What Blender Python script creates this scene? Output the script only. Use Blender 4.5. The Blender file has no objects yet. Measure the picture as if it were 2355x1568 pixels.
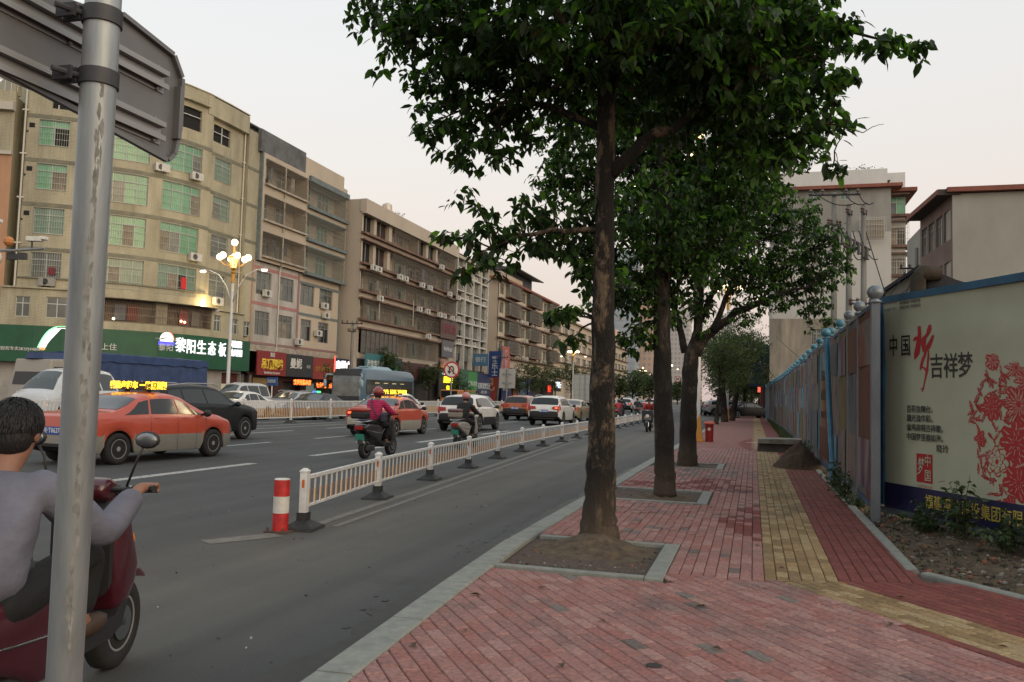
import bpy, math, random
from mathutils import Vector, Matrix, noise as mnoise
R = random.Random(7)
rad = math.radians
SC = bpy.context.scene
COL = SC.collection
F_PX = 1905.0                      # focal length on a 2355 px wide picture
PSI, PITCH, ROLL, CAM_H = math.atan((1735-1177.5)/F_PX), rad(3.75), .027, 1.6
FW = Vector((-math.sin(PSI)*math.cos(PITCH), math.cos(PSI)*math.cos(PITCH), math.sin(PITCH)))
_r0 = Vector((math.cos(PSI), math.sin(PSI), 0)); _u0 = _r0.cross(FW)
RT = math.cos(ROLL)*_r0 + math.sin(ROLL)*_u0
UP = -math.sin(ROLL)*_r0 + math.cos(ROLL)*_u0
CAM = Vector((0, 0, CAM_H))
cam = bpy.data.cameras.new('camera'); camo = bpy.data.objects.new('camera', cam); COL.objects.link(camo)
m = Matrix((RT, UP, -FW)).transposed().to_4x4(); m.translation = CAM
camo.matrix_world = m
cam.sensor_width = 36; cam.lens = F_PX/2355*36; cam.clip_end = 3000; cam.clip_start = .05
SC.camera = camo
SUN_EL, SUN_AZ = rad(16), rad(118)       # azimuth from +Y towards +X: low glow behind and to the right
w = bpy.data.worlds.new('World'); SC.world = w; w.use_nodes = True
nt = w.node_tree; nt.nodes.clear()
def N(t, **k):
    n = nt.nodes.new(t)
    for a, b in k.items(): setattr(n, a, b)
    return n
sky = N('ShaderNodeTexSky', sky_type='NISHITA', sun_disc=False, sun_elevation=SUN_EL, sun_rotation=SUN_AZ, dust_density=5.0, air_density=1.5)
bg1 = N('ShaderNodeBackground'); bg1.inputs[1].default_value = .05
nt.links.new(sky.outputs[0], bg1.inputs[0])
tc = N('ShaderNodeTexCoord'); sx = N('ShaderNodeSeparateXYZ'); rp = N('ShaderNodeValToRGB')
nt.links.new(tc.outputs['Generated'], sx.inputs[0]); nt.links.new(sx.outputs[2], rp.inputs[0])
cr = rp.color_ramp
cr.elements[0].position = 0; cr.elements[0].color = (.68, .54, .50, 1)
cr.elements[1].position = 1; cr.elements[1].color = (.69, .735, .775, 1)
for p, c in ((.10, (.74, .61, .565)), (.22, (.80, .705, .65)), (.36, (.80, .765, .735)), (.55, (.77, .785, .79))):
    e = cr.elements.new(p); e.color = (*c, 1)
bg2 = N('ShaderNodeBackground'); bg2.inputs[1].default_value = .97
nt.links.new(rp.outputs[0], bg2.inputs[0])
ad = N('ShaderNodeAddShader'); out = N('ShaderNodeOutputWorld')
nt.links.new(bg1.outputs[0], ad.inputs[0]); nt.links.new(bg2.outputs[0], ad.inputs[1]); nt.links.new(ad.outputs[0], out.inputs[0])
sl = bpy.data.lights.new('sun', 'SUN'); sl.energy = .95; sl.angle = rad(75); sl.color = (1, .90, .78)
so = bpy.data.objects.new('sun', sl); COL.objects.link(so)
sd = Vector((math.sin(SUN_AZ)*math.cos(SUN_EL), math.cos(SUN_AZ)*math.cos(SUN_EL), math.sin(SUN_EL)))
so.rotation_euler = sd.to_track_quat('Z', 'Y').to_euler()
so.location = (20, -20, 40)
SC.view_settings.view_transform = 'Standard'; SC.view_settings.look = 'None'
SC.view_settings.exposure = 0; SC.view_settings.gamma = 1; SC.view_settings.use_curve_mapping = False
SC.cycles.max_bounces = 6; SC.cycles.transparent_max_bounces = 6; SC.cycles.use_denoising = True
SC.cycles.caustics_reflective = False; SC.cycles.caustics_refractive = False; SC.cycles.sample_clamp_indirect = 3

def ray(x, y): return (x-1177.5)/F_PX*RT - (y-784)/F_PX*UP + FW
def gz(x, y, z=0):
    d = ray(x, y); return CAM + (z-CAM_H)/d.z*d
def gx(x, y, X):
    d = ray(x, y); return CAM + X/d.x*d
def gy(x, y, Y):
    d = ray(x, y); return CAM + Y/d.y*d

MATS = {}
def M(name, col=(.5, .5, .5), rough=.6, metal=0., var=0., vs=3., bump=0., bs=40., emit=None, es=1., spec=None, col2=None, world=False,
      alpha=None, trans=None, stretch=None, coat=0., fac=None):
    if name in MATS: return MATS[name]
    m = bpy.data.materials.new(name); m.use_nodes = True; MATS[name] = m
    t = m.node_tree; b = t.nodes['Principled BSDF']
    b.inputs['Base Color'].default_value = (*col, 1); b.inputs['Roughness'].default_value = rough; b.inputs['Metallic'].default_value = metal
    if spec is not None: b.inputs['Specular IOR Level'].default_value = spec
    if coat: b.inputs['Coat Weight'].default_value = coat; b.inputs['Coat Roughness'].default_value = .08
    if trans is not None: b.inputs['Transmission Weight'].default_value = trans
    if alpha is not None: b.inputs['Alpha'].default_value = alpha
    if var or bump:
        if world: co = t.nodes.new('ShaderNodeNewGeometry').outputs['Position']
        else: co = t.nodes.new('ShaderNodeTexCoord').outputs['Object']
        if stretch:
            mp = t.nodes.new('ShaderNodeMapping'); mp.inputs['Scale'].default_value = stretch; t.links.new(co, mp.inputs[0]); co = mp.outputs[0]
        if var:
            n = t.nodes.new('ShaderNodeTexNoise'); n.inputs['Scale'].default_value = vs; n.inputs['Detail'].default_value = 6; n.inputs['Roughness'].default_value = .62
            t.links.new(co, n.inputs['Vector'])
            r = t.nodes.new('ShaderNodeValToRGB'); r.color_ramp.elements[0].position = .34; r.color_ramp.elements[1].position = .68
            if fac: r.color_ramp.elements[0].position, r.color_ramp.elements[1].position = fac
            c2 = col2 if col2 else tuple(min(1, c*(1+var)) for c in col); c1 = col if col2 else tuple(c*(1-var) for c in col)
            r.color_ramp.elements[0].color = (*c1, 1); r.color_ramp.elements[1].color = (*c2, 1)
            t.links.new(n.outputs['Fac'], r.inputs[0]); t.links.new(r.outputs[0], b.inputs['Base Color'])
        if bump:
            n2 = t.nodes.new('ShaderNodeTexNoise'); n2.inputs['Scale'].default_value = bs; n2.inputs['Detail'].default_value = 4
            t.links.new(co, n2.inputs['Vector'])
            bp = t.nodes.new('ShaderNodeBump'); bp.inputs['Strength'].default_value = bump; bp.inputs['Distance'].default_value = .02
            t.links.new(n2.outputs['Fac'], bp.inputs['Height']); t.links.new(bp.outputs[0], b.inputs['Normal'])
    if emit:
        b.inputs['Emission Color'].default_value = (*emit, 1); b.inputs['Emission Strength'].default_value = es
    return m

class MB:
    def __init__(s): s.v = []; s.f = []; s.m = []
    def add(s, vs, fs, m=0):
        o = len(s.v); s.v += [tuple(p) for p in vs]
        for f in fs: s.f.append([i+o for i in f]); s.m.append(m)
        return s
    def quad(s, a, b, c, d, m=0): return s.add([a, b, c, d], [(0, 1, 2, 3)], m)
    def box(s, c, d, m=0, rz=0, mat=None):
        x, y, z = [k/2 for k in d]
        vs = [Vector((i*x, j*y, k*z)) for k in (-1, 1) for j in (-1, 1) for i in (-1, 1)]
        if rz: r = Matrix.Rotation(rz, 3, 'Z'); vs = [r @ v for v in vs]
        if mat: vs = [mat @ v for v in vs]
        c = Vector(c); return s.add([v+c for v in vs], [(0, 2, 3, 1), (4, 5, 7, 6), (0, 1, 5, 4), (2, 6, 7, 3), (0, 4, 6, 2), (1, 3, 7, 5)], m)
    def hexa(s, b, t, m=0):      # bottom 4 + top 4 corners
        return s.add(list(b)+list(t), [(3, 2, 1, 0), (4, 5, 6, 7), (0, 1, 5, 4), (1, 2, 6, 5), (2, 3, 7, 6), (3, 0, 4, 7)], m)
    def tube(s, pts, rs, n=8, m=0, caps=True):
        pts = [Vector(p) for p in pts]
        if not isinstance(rs, (list, tuple)): rs = [rs]*len(pts)
        o = len(s.v); ref = None
        for i, p in enumerate(pts):
            t = (pts[min(i+1, len(pts)-1)]-pts[max(i-1, 0)]).normalized()
            if ref is None: ref = Vector((0, 0, 1)) if abs(t.z) < .9 else Vector((1, 0, 0))
            u = t.cross(ref).normalized(); v = t.cross(u).normalized(); ref = -v if False else u.cross(t)*1.0
            ref = v*-1
            for k in range(n):
                a = 2*math.pi*k/n; q = p + rs[i]*(math.cos(a)*u + math.sin(a)*v); s.v.append(tuple(q))
        for i in range(len(pts)-1):
            for k in range(n):
                a, b = o+i*n+k, o+i*n+(k+1) % n; s.f.append([a, b, b+n, a+n]); s.m.append(m)
        if caps:
            s.f.append([o+k for k in range(n)][::-1]); s.m.append(m)
            e = o+(len(pts)-1)*n; s.f.append([e+k for k in range(n)]); s.m.append(m)
        return s
    def cyl(s, a, b, r, r2=None, n=12, m=0): return s.tube([a, b], [r, r if r2 is None else r2], n, m)
    def lathe(s, prof, c=(0, 0, 0), n=16, m=0, axis='z'):
        o = len(s.v); c = Vector(c)
        for r, h in prof:
            for k in range(n):
                a = 2*math.pi*k/n; x, y = r*math.cos(a), r*math.sin(a)
                p = Vector((x, y, h)) if axis == 'z' else (Vector((h, x, y)) if axis == 'x' else Vector((y, h, x)))
                s.v.append(tuple(c+p))
        for i in range(len(prof)-1):
            for k in range(n):
                a, b = o+i*n+k, o+i*n+(k+1) % n; s.f.append([a, b, b+n, a+n]); s.m.append(m)
        s.f.append([o+k for k in range(n)][::-1]); s.m.append(m)
        e = o+(len(prof)-1)*n; s.f.append([e+k for k in range(n)]); s.m.append(m)
        return s
    def sphere(s, c, r, n=12, m=0, sc=(1, 1, 1)):
        k = n//2; pr = [(max(r*math.sin(math.pi*i/k), .0005)*1, -r*math.cos(math.pi*i/k)) for i in range(k+1)]
        o = len(s.v); s.lathe(pr, (0, 0, 0), n, m)
        for i in range(o, len(s.v)): x, y, z = s.v[i]; s.v[i] = (c[0]+x*sc[0], c[1]+y*sc[1], c[2]+z*sc[2])
        return s
    def prism(s, poly, a, b, axis='x', m=0, inset=0):
        def P(p, h):
            return (h, p[0], p[1]) if axis == 'x' else ((p[0], h, p[1]) if axis == 'y' else (p[0], p[1], h))
        n = len(poly); vs = [P(p, a) for p in poly]+[P(p, b) for p in poly]
        fs = [list(range(n))[::-1], list(range(n, 2*n))]+[[i, (i+1) % n, n+(i+1) % n, n+i] for i in range(n)]
        return s.add(vs, fs, m)
    def mesh(s, name, mats, smooth=False):
        me = bpy.data.meshes.new(name); me.from_pydata(s.v, [], s.f); 
        for x in (mats if isinstance(mats, (list, tuple)) else [mats]): me.materials.append(x)
        me.polygons.foreach_set('material_index', s.m)
        if smooth: me.shade_smooth()
        me.update(); return me
    def build(s, name, mats, parent=None, smooth=False, kind=None, bevel=0, fixn=False, label=None):
        me = s.mesh(name, mats, smooth is True)
        o = bpy.data.objects.new(name, me); COL.objects.link(o)
        if smooth and smooth is not True: me.shade_smooth(); me.set_sharp_from_angle(angle=smooth)
        if parent: o.parent = parent
        if kind: o['kind'] = kind
        if label: o['label'] = label
        if bevel:
            b = o.modifiers.new('bevel', 'BEVEL'); b.width = bevel; b.segments = 2; b.limit_method = 'ANGLE'
        return o
def obj(name, me, parent=None, loc=None, rz=None, kind=None):
    o = bpy.data.objects.new(name, me); COL.objects.link(o)
    if parent: o.parent = parent
    if loc is not None: o.location = loc
    if rz is not None: o.rotation_euler = (0, 0, rz)
    if kind: o['kind'] = kind
    return o
def empty(name, loc=(0, 0, 0), rz=0):
    o = bpy.data.objects.new(name, None); COL.objects.link(o); o.location = loc; o.rotation_euler = (0, 0, rz); o.empty_display_size = .2
    return o
def tag(o, label, cat, group=None, kind=None):
    o['label'] = label
    if cat: o['category'] = cat
    if group: o['group'] = group
    if kind: o['kind'] = kind
    return o
def thing(name, label, cat, loc=(0, 0, 0), rz=0, group=None): return tag(empty(name, loc, rz), label, cat, group)
def struct(o): o['kind'] = 'structure'; return o
def copy_tree(o, parent=None):
    c = o.copy(); COL.objects.link(c); c.parent = parent
    for ch in list(o.children): copy_tree(ch, c)
    return c
def text_mesh(body, size, ext=.01, bold=0., align='CENTER', spacing=1.0, sx=1.0, line=1.0, shear=0):
    c = bpy.data.curves.new('lettering', 'FONT'); c.body = body; c.size = size; c.extrude = ext; c.offset = bold; c.align_x = align; c.align_y = 'CENTER'
    c.space_character = spacing; c.resolution_u = 2; c.space_line = line; c.shear = shear
    o = bpy.data.objects.new('lettering_tmp', c); COL.objects.link(o)
    dg = bpy.context.evaluated_depsgraph_get()
    me = bpy.data.meshes.new_from_object(o.evaluated_get(dg)); bpy.data.objects.remove(o); bpy.data.curves.remove(c)
    me.name = 'lettering'
    if sx != 1:
        for v in me.vertices: v.co.x *= sx
    return me
def place_text(body, size, mat, origin, xdir, zdir=(0, 0, 1), parent=None, name='lettering', **k):
    me = text_mesh(body, size, **k); me.materials.clear(); me.materials.append(mat)
    x = Vector(xdir).normalized(); z = Vector(zdir); z = (z-z.dot(x)*x).normalized(); n = x.cross(z)
    mm = Matrix((x, z, n)).transposed().to_4x4(); mm.translation = Vector(origin)
    me.transform(mm)
    return obj(name, me, parent)

asphalt = M('asphalt', (.045, .049, .049), .82, var=.3, vs=.35, bump=.35, bs=120, world=True, col2=(.063, .067, .065))
def rough_asphalt():
    t = asphalt.node_tree; b = t.nodes['Principled BSDF']; g = t.nodes.new('ShaderNodeNewGeometry')
    rp = [n for n in t.nodes if n.type == 'VALTORGB'][0]
    fine = t.nodes.new('ShaderNodeTexNoise'); fine.inputs['Scale'].default_value = 90; fine.inputs['Detail'].default_value = 3
    dust = t.nodes.new('ShaderNodeTexNoise'); dust.inputs['Scale'].default_value = .9; dust.inputs['Detail'].default_value = 8; dust.inputs['Roughness'].default_value = .7
    for n in (fine, dust): t.links.new(g.outputs['Position'], n.inputs['Vector'])
    mr = t.nodes.new('ShaderNodeMapRange'); mr.inputs[1].default_value = .3; mr.inputs[2].default_value = .7; mr.inputs[3].default_value = .72; mr.inputs[4].default_value = 1.3
    t.links.new(fine.outputs['Fac'], mr.inputs[0])
    mx = t.nodes.new('ShaderNodeMix'); mx.data_type = 'RGBA'; mx.blend_type = 'MULTIPLY'; mx.inputs[0].default_value = 1
    t.links.new(rp.outputs[0], mx.inputs[6]); t.links.new(mr.outputs[0], mx.inputs[7])
    sep = t.nodes.new('ShaderNodeSeparateXYZ'); t.links.new(g.outputs['Position'], sep.inputs[0])
    ma = t.nodes.new('ShaderNodeMapRange'); ma.interpolation_type = 'SMOOTHSTEP'
    ma.inputs[1].default_value = -6.4; ma.inputs[2].default_value = -4.7; t.links.new(sep.outputs[0], ma.inputs[0])
    mb2 = t.nodes.new('ShaderNodeMapRange'); mb2.interpolation_type = 'SMOOTHSTEP'
    mb2.inputs[1].default_value = -2.7; mb2.inputs[2].default_value = -4.4; t.links.new(sep.outputs[0], mb2.inputs[0])
    mul = t.nodes.new('ShaderNodeMath'); mul.operation = 'MULTIPLY'; t.links.new(ma.outputs[0], mul.inputs[0]); t.links.new(mb2.outputs[0], mul.inputs[1])
    mul2 = t.nodes.new('ShaderNodeMath'); mul2.operation = 'MULTIPLY'; t.links.new(mul.outputs[0], mul2.inputs[0]); t.links.new(dust.outputs['Fac'], mul2.inputs[1])
    mx2 = t.nodes.new('ShaderNodeMix'); mx2.data_type = 'RGBA'; t.links.new(mul2.outputs[0], mx2.inputs[0]); t.links.new(mx.outputs[2], mx2.inputs[6]); mx2.inputs[7].default_value = (.115, .105, .085, 1)
    st_ = t.nodes.new('ShaderNodeMapping'); st_.inputs['Scale'].default_value = (1.6, .05, 1); t.links.new(g.outputs['Position'], st_.inputs[0])
    sn = t.nodes.new('ShaderNodeTexNoise'); sn.inputs['Scale'].default_value = 1.3; sn.inputs['Detail'].default_value = 6; t.links.new(st_.outputs[0], sn.inputs['Vector'])
    sm = t.nodes.new('ShaderNodeMapRange'); sm.inputs[1].default_value = .3; sm.inputs[2].default_value = .7; sm.inputs[3].default_value = .78; sm.inputs[4].default_value = 1.22; t.links.new(sn.outputs['Fac'], sm.inputs[0])
    pn = t.nodes.new('ShaderNodeTexNoise'); pn.inputs['Scale'].default_value = .55; pn.inputs['Detail'].default_value = 10; pn.inputs['Roughness'].default_value = .75; t.links.new(g.outputs['Position'], pn.inputs['Vector'])
    pr_ = t.nodes.new('ShaderNodeMapRange'); pr_.inputs[1].default_value = .56; pr_.inputs[2].default_value = .64; pr_.inputs[3].default_value = 1; pr_.inputs[4].default_value = .8; t.links.new(pn.outputs['Fac'], pr_.inputs[0])
    mm_ = t.nodes.new('ShaderNodeMath'); mm_.operation = 'MULTIPLY'; t.links.new(sm.outputs[0], mm_.inputs[0]); t.links.new(pr_.outputs[0], mm_.inputs[1])
    mx3 = t.nodes.new('ShaderNodeMix'); mx3.data_type = 'RGBA'; mx3.blend_type = 'MULTIPLY'; mx3.inputs[0].default_value = 1; t.links.new(mx2.outputs[2], mx3.inputs[6]); t.links.new(mm_.outputs[0], mx3.inputs[7])
    t.links.new(mx3.outputs[2], b.inputs['Base Color'])
rough_asphalt()
earth = M('earth', (.05, .036, .024), .95, var=.5, vs=9, bump=.9, bs=25, world=True, col2=(.13, .095, .06))
concrete = M('concrete', (.20, .205, .19), .85, var=.2, vs=6, bump=.3, bs=60, world=True, col2=(.30, .30, .275))
stone_k = M('kerb_granite', (.17, .185, .17), .8, var=.2, vs=12, bump=.2, bs=90, world=True, col2=(.25, .26, .235))
white_line = M('road_paint', (.20, .20, .19), .7, var=.3, vs=9, world=True, col2=(.52, .52, .49))
white_paint = M('white_paint', (.62, .62, .58), .45, var=.12, vs=5)
black_rub = M('black_rubber', (.018, .018, .018), .75, var=.3, vs=8)
dark_metal = M('dark_metal', (.05, .05, .055), .5, metal=.3)
galv = M('galvanised_steel', (.30, .33, .36), .42, metal=.75, var=.25, vs=6, bump=.06, bs=60, stretch=(1, 1, .12), col2=(.44, .48, .52))
chrome = M('chrome', (.6, .6, .6), .2, metal=1)
glass_dark = M('dark_glass', (.012, .016, .016), .06, spec=.8)
steel_gray = M('grey_steel', (.25, .26, .27), .5, metal=.5, var=.15, vs=4)
black_void = M('dark_interior', (.010, .010, .011), .9)
wire_m = M('cable', (.02, .02, .02), .7)
# ================================================================== SETTING
g = MB().quad((-900, -300, -.06), (900, -300, -.06), (900, 1500, -.06), (-900, 1500, -.06)).build('ground', M('far_ground', (.06, .06, .05), .9, var=.2, vs=.02, world=True)); struct(g)
mb = MB()
ny = 60
mb.quad((-35.4, -40, 0), (-2.1, -40, 0), (-2.1, 900, 0), (-35.4, 900, 0))
mb.quad((-90, -40, -.004), (-35.4, -40, -.004), (-35.4, 40, -.004), (-90, 40, -.004))
road = struct(mb.build('road', asphalt))
def strip(name, rects, mat, z=.004):
    b = MB()
    for x0, y0, x1, y1, wd in rects:
        d = Vector((x1-x0, y1-y0, 0)).normalized(); n = Vector((d.y, -d.x, 0))*wd/2
        a, c = Vector((x0, y0, z)), Vector((x1, y1, z)); b.quad(a+n, c+n, c-n, a-n)
    return struct(b.build(name, mat))
dashes = [(-10.25, 11.2, -10.25, 15.6, .24), (-10.3, 18.1, -10.35, 22.4, .24), (-10.4, 25, -10.45, 29.2, .24), (-10.5, 31.8, -10.5, 36, .24)]
dashes += [(-10.5, 38.6+6.8*i, -10.5, 42.8+6.8*i, .16) for i in range(18)]
dashes += [(-13.9, 11+6.8*i, -13.9, 15.2+6.8*i, .16) for i in range(1, 22)] + [(-17.2, 11+6.8*i, -17.2, 15.2+6.8*i, .16) for i in range(1, 22)]
dashes += [(-24.6, 4+6.8*i, -24.6, 8.2+6.8*i, .16) for i in range(22)] + [(-28.1, 4+6.8*i, -28.1, 8.2+6.8*i, .16) for i in range(22)]
strip('road_markings', dashes, white_line)
strip('road_edge_lines', [(-20.2, 20, -20.2, 300, .15), (-22.1, 5, -22.1, 300, .15), (-18.9,20,-18.9,200,.12)], white_line)
strip('road_dust_line', [(-4.72, 8.9, -6.2, 29.5, .09), (-4.98, 8.9, -6.5, 29.5, .13), (-6.5, 29.8, -7.1, 56, .12), (-5.42, 7.45, -5.0, 8.15, .26)], M('dusty_line', (.12, .115, .10), .9, var=.3, vs=8, world=True, col2=(.2, .19, .165)))
mb = MB(); mb.box((-38.2, 178, .05), (5.6, 270, .2)); struct(mb.build('far_pavement', M('far_paving', (.13, .11, .10), .9, var=.25, vs=2, world=True)))
mb = MB(); mb.prism([(-35.4, 43), (-39, 40), (-50, 33), (-60, 33), (-60, 60), (-35.4, 60)], -.05, .145, 'z'); struct(mb.build('corner_pavement', M('far_paving')))
pave_mats = {}
def brickmat(nm, c, dk=.5, rough=.85, stain=(.085, .085, .085)):
    m = M(nm, c, rough, bump=.35, bs=150, var=.01, world=True)
    t = m.node_tree; b = t.nodes['Principled BSDF']; g = t.nodes.new('ShaderNodeNewGeometry')
    n = t.nodes.new('ShaderNodeTexNoise'); n.inputs['Scale'].default_value = 1.1; n.inputs['Detail'].default_value = 5; n.inputs['Roughness'].default_value = .6; t.links.new(g.outputs['Position'], n.inputs['Vector'])
    r = t.nodes.new('ShaderNodeValToRGB'); r.color_ramp.elements[0].position = .53; r.color_ramp.elements[1].position = .67
    t.links.new(n.outputs['Fac'], r.inputs[0])
    f = t.nodes.new('ShaderNodeTexNoise'); f.inputs['Scale'].default_value = 35; f.inputs['Detail'].default_value = 5; t.links.new(g.outputs['Position'], f.inputs['Vector'])
    mr = t.nodes.new('ShaderNodeMapRange'); mr.inputs[1].default_value = .25; mr.inputs[2].default_value = .75; mr.inputs[3].default_value = .6; mr.inputs[4].default_value = 1.35; t.links.new(f.outputs['Fac'], mr.inputs[0])
    mx = t.nodes.new('ShaderNodeMix'); mx.data_type = 'RGBA'; mx.inputs[6].default_value = (*c, 1); mx.inputs[7].default_value = (*stain, 1)
    ms = t.nodes.new('ShaderNodeMath'); ms.operation = 'MULTIPLY'; ms.inputs[1].default_value = dk; t.links.new(r.outputs[0], ms.inputs[0]); t.links.new(ms.outputs[0], mx.inputs[0])
    m2 = t.nodes.new('ShaderNodeMix'); m2.data_type = 'RGBA'; m2.blend_type = 'MULTIPLY'; m2.inputs[0].default_value = 1
    t.links.new(mx.outputs[2], m2.inputs[6]); t.links.new(mr.outputs[0], m2.inputs[7]); t.links.new(m2.outputs[2], b.inputs['Base Color'])
    return m
PINK = [brickmat('paver_pink%d' % i, c) for i, c in enumerate([(.285, .142, .124), (.262, .127, .112), (.295, .152, .134), (.245, .127, .115), (.268, .116, .10), (.315, .178, .156)])]
REDB = [brickmat('paver_red%d' % i, c, .25) for i, c in enumerate([(.155, .036, .030), (.135, .032, .027), (.17, .045, .036)])]
YEL = [brickmat('paver_yellow%d' % i, c, .45, stain=(.10, .09, .06)) for i, c in enumerate([(.27, .185, .088), (.225, .15, .068), (.31, .23, .12), (.19, .125, .055)])]
GREYB = [brickmat('paver_grey%d' % i, c, .3) for i, c in enumerate([(.125, .10, .09), (.16, .135, .12)])]
ALLB = PINK+REDB+YEL+GREYB
SIDE_Z = .12
base = MB(); 
base.prism([(-2.0, -3), (-2.25, 8), (-2.25, 140), (1.05, 140), (1.05, 80), (1.33, 30), (1.33, 8.5), (1.46, 8.25), (5, 4), (5, -3)], -.05, .095, 'z')
base.quad((-2.2, 27, .1235), (1.33, 27, .1235), (1.0, 80, .1235), (-2.2, 80, .1235), 1)
base.quad((-2.2, 80, .1235), (1.0, 80, .1235), (1.0, 140, .1235), (-2.2, 140, .1235), 1)
fb = M('far_paver', (.2, .09, .075), .9)
def far_brick():
    t = fb.node_tree; b = t.nodes['Principled BSDF']; g = t.nodes.new('ShaderNodeNewGeometry'); mp = t.nodes.new('ShaderNodeMapping'); mp.inputs['Rotation'].default_value = (0, 0, math.pi/2)
    br = t.nodes.new('ShaderNodeTexBrick'); br.inputs['Scale'].default_value = 1; br.inputs['Brick Width'].default_value = .2; br.inputs['Row Height'].default_value = .1; br.inputs['Mortar Size'].default_value = .006
    br.inputs['Color1'].default_value = (.25, .115, .10, 1); br.inputs['Color2'].default_value = (.20, .085, .073, 1); br.inputs['Mortar'].default_value = (.09, .05, .04, 1)
    t.links.new(g.outputs['Position'], mp.inputs[0]); t.links.new(mp.outputs[0], br.inputs['Vector']); t.links.new(br.outputs[0], b.inputs['Base Color'])
far_brick()
pavement = struct(base.build('pavement', [M('joint_sand', (.075, .052, .043), .95, var=.3, vs=20, world=True), fb]))
yb = MB()
for i in range(14):
    y0 = 27+4*i; xo = .05 if i else 0
    yb.quad((.05, y0, .1275), (.55, y0, .1275), (.5, y0+4, .1275), (.0, y0+4, .1275))
yb.quad((.5, 30, .1255), (1.2, 30, .1255), (.95, 80, .1255), (.5, 80, .1255), 1)
struct(yb.build('tactile_path', [YEL[0], REDB[0]]))
def paver_verts(L, W, H=.03):
    c = .006; a, b = L/2, W/2
    lo = [(-a, -b, -H), (a, -b, -H), (a, b, -H), (-a, b, -H)]; md = [(-a, -b, -c), (a, -b, -c), (a, b, -c), (-a, b, -c)]
    tp = [(-a+c, -b+c, 0), (a-c, -b+c, 0), (a-c, b-c, 0), (-a+c, b-c, 0)]
    vs = lo+md+tp; fs = [(8, 9, 10, 11)]
    for k in range(4): fs += [(k, (k+1) % 4, 4+(k+1) % 4, 4+k), (4+k, 4+(k+1) % 4, 8+(k+1) % 4, 8+k)]
    return vs, fs
def clip(poly, p, n):                    # keep the side where (q-p).n >= 0
    out = []
    for i in range(len(poly)):
        a, b = poly[i], poly[(i+1) % len(poly)]
        da = (a[0]-p[0])*n[0]+(a[1]-p[1])*n[1]; db = (b[0]-p[0])*n[0]+(b[1]-p[1])*n[1]
        if da >= 0: out.append(a)
        if da*db < 0: t = da/(da-db); out.append((a[0]+t*(b[0]-a[0]), a[1]+t*(b[1]-a[1])))
    return out
def area(p): return abs(sum(p[i][0]*p[(i+1) % len(p)][1]-p[(i+1) % len(p)][0]*p[i][1] for i in range(len(p))))/2
PITS = [(-2.2, 6.98, -.70, 8.72), (-2.2, 12.25, -.62, 13.95), (-2.2, 18.6, -.62, 20.2)]
A_TURN = math.atan2(-.80, .60)           # direction of the turned courses near the corner
TD = Vector((.60, -.80)); TN = Vector((.80, .60))
bricks = []                              # (poly, centre, ang, size or None, matlist idx)
def in_pit(x, y, e=0): return any(a-e < x < c+e and b-e < y < d+e for a, b, c, d in PITS)
def pick(x, y, zone):
    if zone == 'yellow': return ALLB.index(R.choice(YEL))
    if zone == 'red': return ALLB.index(R.choice(REDB))
    r = R.random()
    if (y > 9.3 and y < 12.6 and x > -.02-.35*math.sin((y-9.3)) and x < .12) or (14.2 < y < 16.4 and x < 0 and mnoise.noise((x, y*.6, 3)) > -.15): return ALLB.index(R.choice(REDB[:2]+PINK[1:2]))
    if (16.6 < y < 18.4) and r < .45: return ALLB.index(R.choice(GREYB))
    if r < .03: return ALLB.index(R.choice(GREYB))
    return ALLB.index(R.choice(PINK))
xk = -2.36
y0 = 7.45
col = 0; x = -2.2
while x < 1.31:
    yy = 7.25 + (0 if col % 2 else .1) - .2
    while yy < 27:
        cx, cy = x+.05, yy+.1
        zone = 'yellow' if .12 < cx < .66 else ('red' if cx >= .66 else 'pink')
        poly = [(x+.0025, yy+.0025), (x+.0975, yy+.0025), (x+.0975, yy+.1975), (x+.0025, yy+.1975)]
        yl = 7.30 if cx > -.7 else 8.82
        if 0.1 < cx: yl = 7.34+.35*(cx-.1)
        if cy > yl-.1 and not in_pit(cx, cy, .03):
            cl = clip(poly, (cx, yl), (0, 1)) if cy < yl+.12 else poly
            lift = 0
            if 9.4 < cy < 12 and -1.9 < cx < .1 and R.random() < .16: lift = .012
            if area(cl) > .003: bricks.append((cl if cl is not poly else None, (cx, cy), math.pi/2, pick(cx, cy, zone), lift))
        yy += .2
    x += .1; col += 1
for r in range(-60, 60):
    for k in range(-40, 40):
        u = k*.2 + (.1 if r % 2 else 0); v = r*.1
        c = Vector((-.7, 5.0)) + TD*u + TN*v
        cx, cy = c
        if not (-2.6 < cx < 4.6 and 1.6 < cy < 9.2): continue
        yl = 7.30 if cx > -.7 else 6.90
        if .1 < cx: yl = 7.34+.35*(cx-.1)
        h1, h2 = TD*.0975, TN*.0475
        poly = [tuple(c-h1-h2), tuple(c+h1-h2), tuple(c+h1+h2), tuple(c-h1+h2)]
        full = True
        for (p, n) in (((-2.2, 8), (1, .035)), ((0, yl), (0, -1)), ((1.30, 8.35), (-.78, -.62))):
            q = clip(poly, p, n)
            if len(q) < 3: poly = q; break
            if len(q) != len(poly) or area(q) < area(poly)-1e-6: full = False
            poly = q
        if len(poly) < 3 or area(poly) < .0025: continue
        dn = (cx-.12)*TN.x+(cy-7.45)*TN.y
        zone = 'yellow' if 0 < dn < .5 else ('red' if dn >= .5 else 'pink')
        if zone == 'pink' and dn > -.12 and cx > 1.0: zone = 'red'
        bricks.append((None if full else poly, (cx, cy), A_TURN, pick(cx, cy, zone), 0))
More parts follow.
